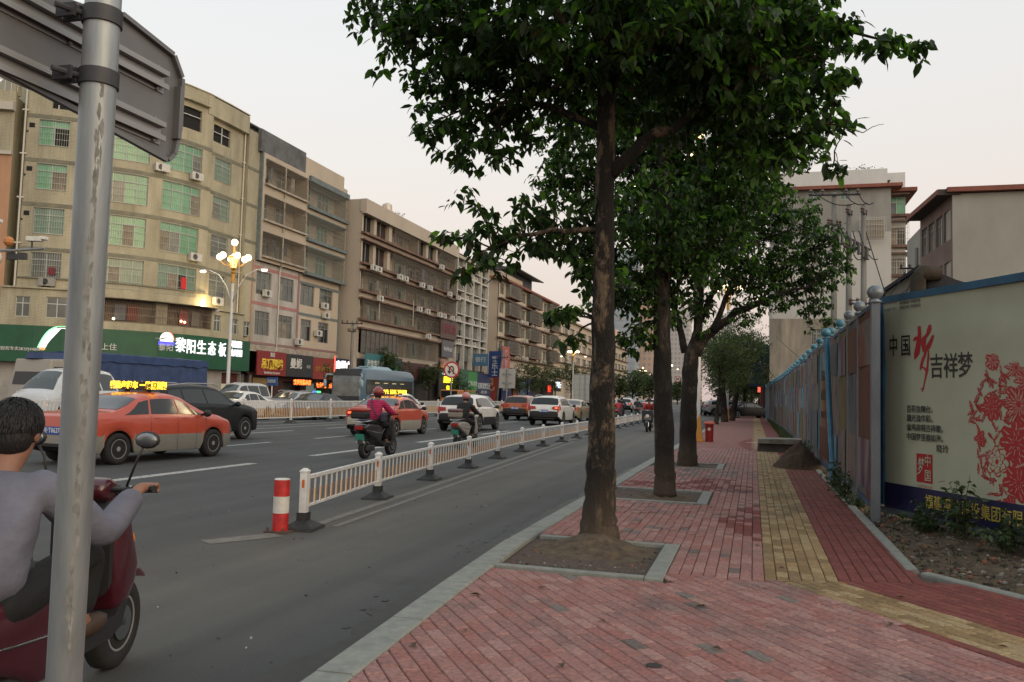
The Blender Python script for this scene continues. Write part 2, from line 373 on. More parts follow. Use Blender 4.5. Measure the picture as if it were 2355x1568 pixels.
def proj_size(cx, cy):
    v = Vector((cx, cy, SIDE_Z))-CAM; d = v.dot(FW)
    if d < .3: return 0
    px, py = 1177.5+F_PX*v.dot(RT)/d, 784-F_PX*v.dot(UP)/d
    return 1/d if (-40 < px < 2400 and py < 1640) else 0
bricks.sort(key=lambda b: -proj_size(*b[1]))
bv, bf = paver_verts(.195, .095)
shared = {}
rest = MB(); n_single = 0
for poly, (cx, cy), ang, mi, lift in bricks:
    z = SIDE_Z+lift+R.uniform(-.0022, .0022)
    a = ang+R.uniform(-.008, .008)
    if poly is None and n_single < 300 and proj_size(cx, cy) > 0:
        if mi not in shared:
            me = bpy.data.meshes.new('paver'); me.from_pydata(bv, [], bf); me.materials.append(ALLB[mi]); shared[mi] = me
        o = obj('paver', shared[mi], pavement, (cx, cy, z)); o.rotation_euler = (R.uniform(-.012, .012), R.uniform(-.006, .006), a); n_single += 1
    elif poly is None:
        ca, sa = math.cos(a), math.sin(a); tx = R.uniform(-.012, .012)*(4 if lift else 1)
        rest.add([(cx+ca*x-sa*y, cy+sa*x+ca*y, z+h+tx*x) for x, y, h in bv], bf, mi)
    else:
        mid = Vector((sum(p[0] for p in poly)/len(poly), sum(p[1] for p in poly)/len(poly)))
        n = len(poly); vs = [(p[0], p[1], z-.03) for p in poly]+[(p[0], p[1], z-.006) for p in poly]
        for p in poly:
            q = Vector(p); q = q+(mid-q).normalized()*.007; vs.append((q.x, q.y, z))
        fs = [list(range(2*n, 3*n))]
        for k in range(n): fs += [(k, (k+1) % n, n+(k+1) % n, n+k), (n+k, n+(k+1) % n, 2*n+(k+1) % n, 2*n+k)]
        rest.add(vs, fs, mi)
rest.build('pavers', ALLB, pavement, kind='stuff')
print('bricks', len(bricks))
def kerb_run(name, pts, wd, z0, z1, step, mats, parent):
    for i in range(len(pts)-1):
        a, b = Vector(pts[i]), Vector(pts[i+1]); L = (b-a).length; n = max(1, round(L/step)); d = (b-a)/L; nn = Vector((d.y, -d.x))
        for k in range(n):
            p, q = a+d*(L*k/n+.004), a+d*(L*(k+1)/n-.004); h = nn*wd/2; c = (p+q)/2
            k2 = MB(); e = .012; t = z1+R.uniform(-.003, .003)
            lo = [(v.x, v.y, z0) for v in (p-h, p+h, q+h, q-h)]; md = [(v.x, v.y, t-e) for v in (p-h, p+h, q+h, q-h)]
            hi = nn*(wd/2-e); tp = [(v.x, v.y, t) for v in (p-hi, p+hi, q+hi, q-hi)]
            k2.hexa(lo, md); k2.hexa(md, tp); k2.build('kerb_stone', mats, parent)
kerb = struct(empty('kerb'))
kerb_run('k', [(-1.86, -1.5), (-2.09, 4.0), (-2.22, 6.2), (-2.31, 8.2), (-2.315, 30)], .22, -.04, .135, .95, stone_k, kerb)
mb = MB().box((-2.315, 90, .047), (.22, 119.9, .175)); mb.build('kerb_run', stone_k, kerb)
kerb_run('k', [(4.6, 4.35), (1.47, 8.2)], .11, 0, .135, .95, stone_k, kerb)
kerb_run('k', [(1.39, 8.3), (1.39, 24)], .11, 0, .135, .95, stone_k, kerb)
mb = MB(); mb.prism([(1.34, 24.02), (1.45, 24.02), (1.12, 80), (1.01, 80)], 0, .135, 'z'); mb.build('kerb_run', stone_k, kerb)
for i, (a, b, c, d) in enumerate(PITS):
    pit = struct(empty('tree_pit'))
    def slab(x0, y0_, x1, y1_): MB().box(((x0+x1)/2, (y0_+y1_)/2, .085), (x1-x0, y1_-y0_, .09)).build('border_stone', stone_k, pit, bevel=.006)
    slab(a+.04, b+.005, c-.16, b+.10); slab(a+.04, d-.10, c-.16, d-.005); slab(c-.155, b+.005, c-.005, (b+d)/2-.01); slab(c-.155, (b+d)/2+.0, c-.005, d-.005)
    so_ = MB(); nx, nyy = 40, 40; x0, x1, yb0, yb1 = a+.05, c-.16, b+.10, d-.10
    tx, ty = [(-1.50, 8.1), (-1.30, 13.05), (-1.43, 19.35)][i]
    for r in range(nyy+1):
        for k in range(nx+1):
            x = x0+(x1-x0)*k/nx; y = yb0+(yb1-yb0)*r/nyy
            if i == 0: ty = 8.25
            dd = math.hypot((x-tx)*.9, y-ty)
            h = (.17 if i == 0 else .05)*math.exp(-(dd/.33)**2)
            edge = min(x-x0, x1-x, y-yb0, yb1-y); h *= min(1, edge/.12+.15)
            z = .088+h+.018*mnoise.noise((x*7, y*7, i))+.01*mnoise.noise((x*25, y*25, i))
            so_.v.append((x, y, z))
    for r in range(nyy):
        for k in range(nx):
            q = r*(nx+1)+k; so_.f.append([q, q+1, q+nx+2, q+nx+1]); so_.m.append(0)
    so_.build('soil', earth, pit, smooth=True)
def stones(name, n, fn, mats, rmin, rmax, label, cat='rubble'):
    b = MB()
    for i in range(n):
        x, y, z = fn(); r = R.uniform(rmin, rmax)*R.choice((.5, .7, 1)); k = R.randint(5, 6)
        b.sphere((x, y, z+r*.3), r, 6, R.randrange(len(mats)), (1, R.uniform(.6, 1), R.uniform(.4, .8)))
        for q in range(len(b.v)-24, len(b.v)):
            v = b.v[q]; b.v[q] = (v[0]+R.uniform(-.15, .15)*r, v[1]+R.uniform(-.15, .15)*r, v[2]+R.uniform(-.1, .1)*r)
    return tag(b.build(name, mats), label, cat, kind='stuff')
rub = [M('clod', (.09, .065, .045), .95, var=.4, vs=12), M('pebble', (.14, .125, .105), .85, var=.3, vs=12), M('brick_crumb', (.20, .085, .05), .9), M('dark_clod', (.045, .035, .028), .95), M('pale_chip', (.22, .20, .175), .8)]
def inpit0():
    a, b, c, d = PITS[R.choice((0, 0, 0, 1, 2))]; return R.uniform(a+.1, c-.2), R.uniform(b+.13, d-.13), .092
stones('pebbles', 420, inpit0, rub, .006, .02, 'small stones and crumbs scattered on the soil of the tree pits')
gb = MB(); 
nx, nyy = 60, 120
for r in range(nyy+1):
    for k in range(nx+1):
        y = 1.5+(r/nyy)**1.5*26; xl = 1.44 if y > 8.25 else 1.44+(8.25-y)*.81
        x = xl+(k/nx)**1.3*(6.5 if y < 12.5 else 1.0)
        e = min(1, (x-xl)/.35)
        hz = .075+e*(.05+.06*mnoise.noise((x*1.3, y*1.3, 0))+.04*mnoise.noise((x*5, y*5, 2))+.015*mnoise.noise((x*16, y*16, 2)))
        hz += e*.22*math.exp(-(((x-2.75)/.7)**2+((y-7.6)/.8)**2))
        gb.v.append((x, y, hz))
for r in range(nyy):
    for k in range(nx):
        q = r*(nx+1)+k; gb.f.append([q, q+1, q+nx+2, q+nx+1]); gb.m.append(0)
struct(gb.build('verge_soil', earth, smooth=True))
mb = MB(); mb.prism([(1.42, 27.4), (9, 27.4), (60, 27.4), (60, 140), (1.1, 140), (1.1, 80)], -.05, .085, 'z'); struct(mb.build('waste_ground', M('waste_ground', (.07, .065, .045), .95, var=.3, vs=.5, world=True)))
def inverge():
    while True:
        y = R.uniform(5.2, 13 if R.random() < .85 else 20); xl = 1.5 if y > 8.25 else 1.5+(8.25-y)*.81
        x = xl+abs(R.gauss(0, .8 if y < 12 else .12))
        if x < 5 and not (y > 9 and x > 2.6): break
    e = min(1, (x-xl+.06)/.35)
    z = .075+e*(.05+.06*mnoise.noise((x*1.3, y*1.3, 0))+.04*mnoise.noise((x*5, y*5, 2)))+e*.22*math.exp(-(((x-2.75)/.7)**2+((y-7.6)/.8)**2))
    return x, y, z
stones('rubble', 1500, inverge, [rub[0],rub[0],rub[3],rub[3],rub[1],rub[2],rub[0],rub[3],rub[4],rub[3]], .010, .042, 'broken stones, clods and brick crumbs strewn along the foot of the billboard')
redbrick = M('fired_brick', (.24, .095, .055), .9, var=.3, vs=10, bump=.3, bs=50)
for x, y, a, t, lb in ((2.45, 7.28, .5, .15, 'perforated red brick lying beside the kerb at the bottom right'), (2.9, 7.15, 1.9, -.3, 'red brick half tipped on the rubble mound nearest the frame edge'), (2.6, 8.2, 1.1, .2, 'dusty red brick on the rubble mound under the billboard')):
    b = MB(); b.box((0, 0, 0), (.24, .115, .09)); br = b.build('brick', redbrick, bevel=.004)
    for q in range(-2, 3):
        for w2 in (-.025, .025): pass
    hb = MB()
    for q in range(4):
        for w2 in (-.026, .026): hb.cyl((-.075+q*.05, w2, .0455), (-.075+q*.05, w2, .0465), .012, n=8)
    hb.build('brick_hole', black_void, br, kind='stuff')
    br.location = (x, y, .22); br.rotation_euler = (t, .1, a); tag(br, lb, 'brick')
lf = M('dead_leaf', (.085, .055, .03), .8, var=.4, vs=30)
lm = MB(); lm.add([(-.03, 0, 0), (0, -.018, .006), (.035, 0, .002), (0, .018, .008)], [(0, 1, 2), (0, 2, 3)]); lme = lm.mesh('dead_leaf', lf)
lspots = [(-.95, 5.55), (-1.72, 5.0), (-1.95, 5.9), (-.35, 6.2), (.25, 7.9), (.05, 9.0), (-.55, 11.9), (-1.0, 4.55), (-1.55, 6.3), (.9, 6.2), (-.2, 5.2), (1.5, 5.9), (1.1, 7.1), (-1.9, 4.6), (.4, 16.3)]
for i, (x, y) in enumerate(lspots):
    o = obj('dead_leaf', lme, None, (x, y, .128), R.uniform(0, 6)); s_ = R.uniform(.7, 1.5); o.scale = (s_, s_, s_*1.8)
    tag(o, 'small curled brown leaf fallen on the pavers', 'leaf', 'dry leaves on the pavement')
sm = MB().lathe([(.045, 0), (.045, .002)], (-.52, 4.76, .122), 16).build('manhole_plug', M('plug_dark', (.03, .025, .022), .7)); tag(sm, 'small round dark plug set in the near pink pavers', 'drain cover')
gr = M('grit', (.3, .3, .28), .8)
def onroad():
    x = R.uniform(-9, -2.55); return x, R.uniform(3.5, 22), .002
stones('grit', 260, onroad, [gr, black_rub, M('clod')], .004, .014, 'grit and small pebbles scattered on the near lane', 'grit')
mb = MB()
def kx(y): return -2.2-.13*min(1, (y-4)/2.2)-.09*min(1, max(0, (y-6.2)/2)) if y > 4 else -2.2+.09*(4-y)
n = 260; prev = None
for i in range(n+1):
    y = 1.5+18*i/n; w_ = .25+max(.004, .085+.13*mnoise.noise((y*1.1, 3, 0))+.07*mnoise.noise((y*4.3, 7, 0))+.05*mnoise.noise((y*13, 1, 0)))*(1.25 if y < 6 else .8); x = kx(y)+.01
    mb.v += [(x, y, .004), (x-w_, y+.03*mnoise.noise((y*9, 0, 2)), .0038)]
    if i: q = 2*i; mb.f.append([q-2, q, q+1, q-1]); mb.m.append(0)
for i in range(24):
    y = 2.5+R.random()*9; x = kx(y)-.34-abs(R.gauss(0, .12)); r = R.uniform(.008, .03); n = 9
    mb.add([(x+r*math.cos(6.283*k/n)*R.uniform(.8, 1.2), y+r*1.5*math.sin(6.283*k/n)*R.uniform(.8, 1.2), .0042+.0001*i) for k in range(n)], [list(range(n))])
tag(mb.build('gutter_mud', M('gutter_mud', (.018, .018, .016), .6, var=.4, vs=10, world=True)), 'dark wet patches and mud along the road side of the near kerb', 'mud', kind='stuff')
mb = MB()
for k in range(9):
    x, y = -4.2+R.uniform(-.12, .12), 4.85+R.uniform(-.04, .04); n = 7
    mb.add([(x+.04*math.cos(6.283*q/n)*R.uniform(.5, 1.5), y+.02*math.sin(6.283*q/n)*R.uniform(.5, 1.5), .0035+.0003*k) for q in range(n)], [list(range(n))])
tag(mb.build('paint_splash', M('splash_white', (.6, .6, .57), .6)), 'small splash of white paint on the near asphalt', 'splash')
# ================================================================== BUILDINGS
class Path:
    def __init__(s, pts):
        s.p = [Vector(p) for p in pts]; s.c = [0]
        for a, b in zip(s.p, s.p[1:]): s.c.append(s.c[-1]+(b-a).length)
        s.n = []
        seg = [(b-a).normalized() for a, b in zip(s.p, s.p[1:])]
        for i in range(len(s.p)):
            t = (seg[max(i-1, 0)]+seg[min(i, len(seg)-1)]).normalized(); s.n.append(Vector((t.y, -t.x)))
        s.L = s.c[-1]
    def at(s, t, z, d=0):
        i = 0
        while i < len(s.c)-2 and t > s.c[i+1]: i += 1
        u = (t-s.c[i])/(s.c[i+1]-s.c[i]); q = s.p[i].lerp(s.p[i+1], u); uu = min(1, max(0, u)); n = s.n[i].lerp(s.n[i+1], uu)
        return Vector((q.x+n.x*d, q.y+n.y*d, z))
    def cuts(s, a, b): return [a]+[c for c in s.c if a+.05 < c < b-.05]+[b]
    def hit(s, x, y):
        d = ray(x, y); L = len(s.p)-1
        for i in range(L):
            a, e = s.p[i], s.p[i+1]-s.p[i]; det = d.x*(-e.y)+e.x*d.y
            if abs(det) < 1e-9: continue
            t = (a.x*(-e.y)+e.x*a.y)/det; u = (d.x*a.y-d.y*a.x)/det
            if t > 0 and (u >= 0 or i == 0) and (u <= 1 or i == L-1): return s.c[i]+u*e.length, CAM_H+t*d.z
def fbox(mb, P, s0, s1, z0, z1, d0, d1, m=0):
    c = P.cuts(s0, s1)
    for a, b in zip(c, c[1:]):
        lo = [P.at(a, z0, d0), P.at(b, z0, d0), P.at(b, z0, d1), P.at(a, z0, d1)]
        hi = [Vector((v.x, v.y, z1)) for v in lo]; mb.hexa(lo, hi, m)
def fwall(mb, P, s0, s1, z0, z1, holes, d=0, dep=.18, m=0, mr=None):
    ss = sorted(set([s0, s1]+[c for c in P.c if s0 < c < s1]+[h[0] for h in holes]+[h[1] for h in holes]))
    zs = sorted(set([z0, z1]+[h[2] for h in holes]+[h[3] for h in holes]))
    ss = [q for q in ss if s0 <= q <= s1]; zs = [q for q in zs if z0 <= q <= z1]
    for a, b in zip(ss, ss[1:]):
        if b-a < 1e-6: continue
        for e, f in zip(zs, zs[1:]):
            cs, cz = (a+b)/2, (e+f)/2
            if any(h[0] < cs < h[1] and h[2] < cz < h[3] for h in holes): continue
            mb.quad(P.at(a, e, d), P.at(b, e, d), P.at(b, f, d), P.at(a, f, d), m)
    for h in holes:
        a, b, e, f = h[:4]; dp = h[4] if len(h) > 4 else dep; k = mr if mr is not None else m
        mb.quad(P.at(a, e, d), P.at(a, e, d-dp), P.at(a, f, d-dp), P.at(a, f, d), k)
        mb.quad(P.at(b, e, d-dp), P.at(b, e, d), P.at(b, f, d), P.at(b, f, d-dp), k)
        mb.quad(P.at(a, e, d), P.at(b, e, d), P.at(b, e, d-dp), P.at(a, e, d-dp), k)
        mb.quad(P.at(a, f, d-dp), P.at(b, f, d-dp), P.at(b, f, d), P.at(a, f, d), k)
def tilewall(name, c, c2, mort, rough=.6, h=.1, w_=.24, stain=.45):
    m = M(name, c, rough, spec=.3); t = m.node_tree; b = t.nodes['Principled BSDF']
    g = t.nodes.new('ShaderNodeNewGeometry'); sp = t.nodes.new('ShaderNodeSeparateXYZ'); cb = t.nodes.new('ShaderNodeCombineXYZ')
    t.links.new(g.outputs['Position'], sp.inputs[0]); t.links.new(sp.outputs[1], cb.inputs[0]); t.links.new(sp.outputs[2], cb.inputs[1])
    br = t.nodes.new('ShaderNodeTexBrick'); br.inputs['Scale'].default_value = 1; br.inputs['Brick Width'].default_value = w_; br.inputs['Row Height'].default_value = h; br.inputs['Mortar Size'].default_value = .012
    br.inputs['Color1'].default_value = (*c, 1); br.inputs['Color2'].default_value = (*c2, 1); br.inputs['Mortar'].default_value = (*mort, 1)
    t.links.new(cb.outputs[0], br.inputs['Vector'])
    n = t.nodes.new('ShaderNodeTexNoise'); n.inputs['Scale'].default_value = .5; n.inputs['Detail'].default_value = 8; n.inputs['Roughness'].default_value = .7
    mp = t.nodes.new('ShaderNodeMapping'); mp.inputs['Scale'].default_value = (1, 1, .3); t.links.new(g.outputs['Position'], mp.inputs[0]); t.links.new(mp.outputs[0], n.inputs['Vector'])
    mr = t.nodes.new('ShaderNodeMapRange'); mr.inputs[1].default_value = .3; mr.inputs[2].default_value = .65; mr.inputs[3].default_value = 1-stain; mr.inputs[4].default_value = 1.05; t.links.new(n.outputs['Fac'], mr.inputs[0])
    mx = t.nodes.new('ShaderNodeMix'); mx.data_type = 'RGBA'; mx.blend_type = 'MULTIPLY'; mx.inputs[0].default_value = 1
    t.links.new(br.outputs[0], mx.inputs[6]); t.links.new(mr.outputs[0], mx.inputs[7]); t.links.new(mx.outputs[2], b.inputs['Base Color'])
    return m
def plaster(name, c, stain=.3, c2=None, vs=.35):
    m = M(name, c, .85, var=stain, vs=vs, world=True, bump=.1, bs=20, stretch=(1, 1, .3), col2=c2); return m
tileA = tilewall('beige_tile', (.45, .415, .295), (.42, .385, .275), (.32, .295, .205))
bandA = M('band_tile', (.16, .155, .11), .6, var=.2, vs=2, world=True)
tileW = tilewall('white_tile', (.50, .475, .44), (.47, .45, .42), (.36, .33, .30))
beige = plaster('beige_plaster', (.38, .325, .255), c2=(.45, .39, .31))
beige2 = plaster('sand_plaster', (.42, .355, .275), c2=(.48, .41, .325))
beigeC = plaster('tan_plaster', (.38, .33, .27), c2=(.44, .385, .315))
ledgeC = M('brown_ledge', (.145, .085, .065), .8, var=.4, vs=1.5, world=True)
ledgeB = M('pale_ledge', (.33, .29, .24), .8, var=.3, vs=2, world=True)
bluegrey = M('blue_grey_trim', (.13, .16, .165), .8, var=.2, vs=2, world=True)
pink_trim = M('pink_trim', (.36, .17, .155), .8, var=.15, vs=2, world=True)
frame_w = M('window_frame', (.45, .48, .45), .4)
frame_g = M('window_frame_grey', (.20, .21, .20), .5)
bars_w = M('window_bar', (.36, .38, .33), .5, metal=.3)
bars_d = M('rusty_bar', (.13, .115, .095), .7)
gl_green = M('green_glass', (.10, .30, .16), .14, var=.3, vs=.9, spec=.7, col2=(.17, .42, .24), world=True)
gl_green2 = M('green_glass_dim', (.09, .18, .13), .14, var=.3, vs=.9, spec=.7, col2=(.17, .27, .20), world=True)
gl_dark = M('dim_glass', (.045, .055, .05), .12, var=.4, vs=.9, spec=.8, col2=(.11, .125, .11), world=True)
gl_grey = M('grey_glass', (.10, .105, .09), .18, var=.4, vs=.7, spec=.6, col2=(.21, .21, .18), world=True)
curt = M('curtain', (.24, .20, .15), .9, var=.3, vs=1.2, world=True)
ac_w = M('ac_white', (.50, .49, .45), .5, var=.1, vs=4)
ac_g = M('ac_grille', (.06, .06, .058), .6)
def window(P, s0, s1, z0, z1, par, d=-.12, gl=None, fr=None, bars='w', cols=3, top=.28, bd=.05, sp=.13, name='window'):
    fr = fr or frame_w; gl = gl or gl_green
    mb = MB(); t = .045; fbox(mb, P, s0, s1, z0, z0+t, d-.03, d+.03); fbox(mb, P, s0, s1, z1-t, z1, d-.03, d+.03)
    fbox(mb, P, s0, s0+t, z0+t, z1-t, d-.03, d+.03); fbox(mb, P, s1-t, s1, z0+t, z1-t, d-.03, d+.03)
    zt = z1-(z1-z0)*top
    if top: fbox(mb, P, s0+t, s1-t, zt-.03, zt+.03, d-.03, d+.035)
    for k in range(1, cols): s = s0+(s1-s0)*k/cols; fbox(mb, P, s-.025, s+.025, z0+t, z1-t, d-.03, d+.034)
    wn = mb.build(name, fr, par)
    pb = MB(); fbox(pb, P, s0+.02, s1-.02, z0+.02, z1-.02, d-.02, d-.005); pb.build('pane', gl, wn)
    if top and cols > 1 and gl is not curt:
        for k in range(cols):
            if R.random() < .3: q = MB(); c0 = s0+(s1-s0)*k/cols; fbox(q, P, c0+.03, c0+(s1-s0)/cols-.03, z0+.05, zt-.04, d-.004, d+.004); q.build('open_sash', R.choice([black_void, curt, gl_dark, gl_grey]), wn)
    if bars:
        bb = MB(); n = max(2, int((s1-s0)/sp)); 
        for k in range(n+1): s = s0+(s1-s0)*k/n; fbox(bb, P, s-.008, s+.008, z0-.03, z1+.02, bd, bd+.016)
        for z in (z0-.02, z0+(z1-z0)*.25, z0+(z1-z0)*.5, zt, z1): fbox(bb, P, s0-.01, s1+.01, z-.011, z+.011, bd-.004, bd+.02)
        bb.build('window_bars', bars_w if bars == 'w' else bars_d, wn, kind='stuff')
    return wn
def aircon(P, s, z, par, d=0, wd=.82):
    mb = MB(); fbox(mb, P, s-wd/2, s+wd/2, z, z+.56, d+.12, d+.44); 
    fbox(mb, P, s-.3, s-.26, z-.05, z, d, d+.46); fbox(mb, P, s+.26, s+.3, z-.05, z, d, d+.46)
    a = mb.build('air_conditioner', ac_w, par)
    gb = MB(); c = P.at(s-wd*.12, z+.28, d+.442); n = (P.at(s, z, 1)-P.at(s, z, 0)).normalized(); tt = n.cross(Vector((0, 0, 1)))
    k = 14; vs = [c+.22*(math.cos(6.2832*i/k)*tt+math.sin(6.2832*i/k)*Vector((0, 0, 1))) for i in range(k)]; gb.add(vs, [list(range(k))]); gb.build('fan_grille', ac_g, a)
    return a
def cage(P, s0, s1, z0, z1, par, d=.03, sp=.16, mat=None, w_=.022):
    bb = MB(); n = max(3, int((s1-s0)/sp))
    for k in range(n+1): s = s0+(s1-s0)*k/n; fbox(bb, P, s-w_/2, s+w_/2, z0, z1, d, d+w_)
    nz = max(2, int((z1-z0)/.5))
    for k in range(nz+1): z = z0+(z1-z0)*k/nz; fbox(bb, P, s0, s1, z-.014, z+.014, d+.001, d+w_+.006)
    return bb.build('balcony_bars', mat or bars_d, par, kind='stuff')
def body(P, s0, s1, z0, z1, depth, par, mat, d=-.02, roofz=None, name='wall'):
    """side, back walls and roof slab behind a facade"""
    mb = MB(); a0, b0 = P.at(s0, z0, d), P.at(s1, z0, d)
    n = P.at((s0+s1)/2, 0, 0)-P.at((s0+s1)/2, 0, -1); a1, b1 = a0-n*depth, b0-n*depth
    zt = roofz or z1
    def q(u, v, e, f): mb.quad((u.x, u.y, e), (v.x, v.y, e), (v.x, v.y, f), (u.x, u.y, f))
    q(a1, a0, z0, z1); q(b0, b1, z0, z1); q(b1, a1, z0, z1)
    c = P.cuts(s0, s1); poly = [P.at(t, zt-.5, d) for t in c]+[Vector((b1.x, b1.y, zt-.5)), Vector((a1.x, a1.y, zt-.5))]
    mb.add(poly, [list(range(len(poly)))[::-1]])
    return mb.build(name, mat, par)
def signboard(P, s0, s1, z0, z1, d, mat, label, name='shop_sign', th=.12, group='signboards over the shops'):
    t = tag(empty(name, P.at((s0+s1)/2, z0, 0)), label, 'sign', group)
    mb = MB(); fbox(mb, P, s0, s1, z0, z1, d-th, d)
    o = mb.build('board', mat); o.parent = t; o.matrix_parent_inverse = t.matrix_basis.inverted(); return t
def ptext(P, body_, size, mat, s, z, d, par, s2=None, **k):
    a, b = P.at(s, z, d), P.at(s+.5, z, d); x = (b-a)
    o = place_text(body_, size, mat, P.at(s, z, d), x, parent=None, **k)
    o.parent = par; o.matrix_parent_inverse = par.matrix_basis.inverted(); return o
led_white = M('lit_white_letters', (.8, .8, .85), .5, emit=(.93, .96, 1), es=1.0)
white_let = M('white_letters', (.62, .62, .60), .5)
PA = Path([(-47.5, 43.65), (-46.2, 44.38), (-44.9, 45.3), (-43.3, 46.7), (-42.1, 48.0), (-41.2, 49.4), (-40.5, 51.1), (-40.1, 53.0), (-40.0, 55.5), (-40, 58.05)])
A = thing('apartment_block', 'curved beige tiled corner block with green glass windows over a green shop sign', 'building')
LA = PA.L
cols = [(.77, 2.65), (4.75, 7.8), (8.8, 11.95), (13.75, 15.8)]
holes = []; wins = []
for fi, zt in enumerate((19.72, 16.68, 13.64, 10.60)):
    for ci, (a, b) in enumerate(cols):
        h = (a, b, zt-.2-(1.75 if ci in (0, 3) else 2.1), zt-.2); holes.append(h); wins.append((fi, ci, h))
openings = [(1.5, 4.4, 20.35, 22.35), (9.3, 11.75, 20.77, 22.4), (13.42, 15.5, 20.7, 22.05)]
w0 = MB(); fwall(w0, PA, 0, LA-2.2, 8.68, 24.0, holes+[o_+(1.5,) for o_ in openings[:2]]+[], 0); 
w0 = MB(); fwall(w0, PA, 0, 12.95, 8.68, 24.0, [h for h in holes if h[1] < 12.9]+[o_+(.2,) for o_ in openings[:2]]); fwall(w0, PA, 12.95, LA, 7.5, 23.9, [h for h in holes if h[0] > 12.9]+[openings[2]+(.2,)], d=-.35)
w0.quad(PA.at(12.95, 7.5, 0), PA.at(12.95, 7.5, -.35), PA.at(12.95, 24, -.35), PA.at(12.95, 24, 0))
w0.build('wall', tileA, A)
for zt in (19.72, 16.68, 13.64, 10.60): b2 = MB(); fbox(b2, PA, 0, 12.94, zt-.12, zt+.14, .002, .03); b2.build('string_course', bandA, A); b2 = MB(); fbox(b2, PA, 12.96, LA, zt-.12, zt+.14, -.347, -.32); b2.build('string_course', bandA, A)
for fi, ci, h in wins:
    dd = 0 if ci < 3 else -.35
    gl = gl_green if (fi < 3 and not (fi == 2 and ci == 0)) else gl_green2
    if ci == 3: gl = gl_green2 if fi < 2 else gl_dark
    if fi == 3 and ci in (0, 3): gl = gl_dark
    window(PA, *h[:4], A, d=dd-.12, gl=gl, cols=2 if ci in (0, 3) else 4, bd=dd+.04, sp=.14)
for o_, dd in zip(openings, (0, 0, -.35)):
    m2 = MB(); fbox(m2, PA, o_[0], o_[1], o_[2], o_[3], dd-.24, dd-.19); q = m2.build('room_shade_panel', black_void, A)  # black panel close behind the opening stands in for the room's shade
    m2 = MB(); zc = o_[3]-.6; fbox(m2, PA, o_[0], o_[1], zc, zc+.06, dd-.12, dd-.06); s_ = o_[0]+(o_[1]-o_[0])*(.12 if dd == 0 else .5); fbox(m2, PA, s_, s_+.07, o_[2], o_[3], dd-.121, dd-.055); m2.build('window_frame', frame_w, A)
cp = MB(); fbox(cp, PA, 0, 12.3, 22.85, 23.0, .0, .35); fbox(cp, PA, 12.3, LA, 22.45, 22.6, -.35, .05); fbox(cp, PA, 12.3, LA, 22.6, 23.9, -.1, .03); fbox(cp, PA, 0, LA, 23.98, 24.06, -.3, .06); cp.build('cornice', tileA, A)
body(PA, 0, LA, 0, 24, 13, A, tileA, d=-.36)
lb = MB(); fbox(lb, PA, 0, 12.95, 8.6, 8.7, 0, .12); lb.build('ledge', bandA, A)
an = MB(); sw = [(.2, 1.05, 5.95, 7.3), (2.0, 3.25, 5.95, 7.35), (4.2, 5.0, 5.95, 7.35)]
fwall(an, PA, 0, 5.35, 7.5, 8.7, [], d=0); fwall(an, PA, -.7, 5.35, 5.3, 7.85, sw, d=.6); fbox(an, PA, -.72, 5.35, 7.85, 7.95, .0, .75)
fwall(an, PA, 5.35, 13.1, 5.3, 5.96, [], d=.6); fwall(an, PA, 5.35, 13.1, 7.5, 8.6, [], d=.02)
sw2 = [(13.75, 14.55, 5.9, 7.15), (15.75, 16.75, 5.85, 7.05), (17.55, 18.4, 5.85, 7.0)]
fwall(an, PA, 13.1, LA, 5.3, 7.5, sw2, d=.35); fbox(an, PA, 13.1, LA, 7.5, 7.58, -.3, .5)
an.quad(PA.at(13.1, 5.3, .6), PA.at(13.1, 5.3, .3), PA.at(13.1, 7.6, .3), PA.at(13.1, 7.6, .6))
an.build('lower_wall', tileA, A)
for h in sw: window(PA, *h, A, d=.48, gl=gl_dark, cols=2, top=.33, bars=None)
for h in sw2: window(PA, *h, A, d=.23, gl=gl_dark, cols=2, top=.33, bars=None)
rf = MB(); fbox(rf, PA, 5.35, 13.3, 7.5, 7.55, 0, 1.1); rf.build('awning', M('awning_dark', (.12, .105, .085), .7, var=.4, vs=2, world=True), A)
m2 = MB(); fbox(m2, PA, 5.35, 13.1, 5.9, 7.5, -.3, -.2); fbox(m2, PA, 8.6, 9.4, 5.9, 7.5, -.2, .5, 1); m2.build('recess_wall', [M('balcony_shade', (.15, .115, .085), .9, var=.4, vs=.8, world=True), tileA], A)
for s_, c_ in ((7.2, (.20, .05, .04)), (10.9, (.3, .05, .05)), (6.4, (.15, .17, .2)), (12.0, (.2, .2, .18))):
    m2 = MB(); fbox(m2, PA, s_-.35, s_+.35, 6.1, 7.2, .1, .16); m2.build('hung_cloth', M('cloth%.2f' % s_, c_, .9), A)
cage(PA, 5.4, 13.1, 5.96, 7.5, A, d=.62, sp=.11, mat=M('grille_brown', (.20, .16, .125), .6), w_=.02)
warm = M('warm_bulb', (1, .8, .45), .5, emit=(1, .78, .42), es=6)
for s_, z_ in ((6.0, 6.15), (10.6, 6.35), (10.9, 6.3)):
    m2 = MB(); m2.sphere(PA.at(s_, z_, .3), .09, 8); m2.build('lamp_bulb', warm, A)
m2 = MB(); m2.sphere(PA.at(5.0, 10.0, -.3), .12, 8); m2.build('lamp_bulb', warm, A)
cloth_r = M('red_cloth', (.5, .02, .03), .8); m2 = MB(); fbox(m2, PA, 10.55, 11.0, 8.75, 9.6, .09, .13); fbox(m2, PA, 1.9, 2.3, 8.9, 9.4, .09, .13, 1); m2.build('hung_cloth', [cloth_r, M('dark_red_cloth', (.16, .03, .04), .9)], A)
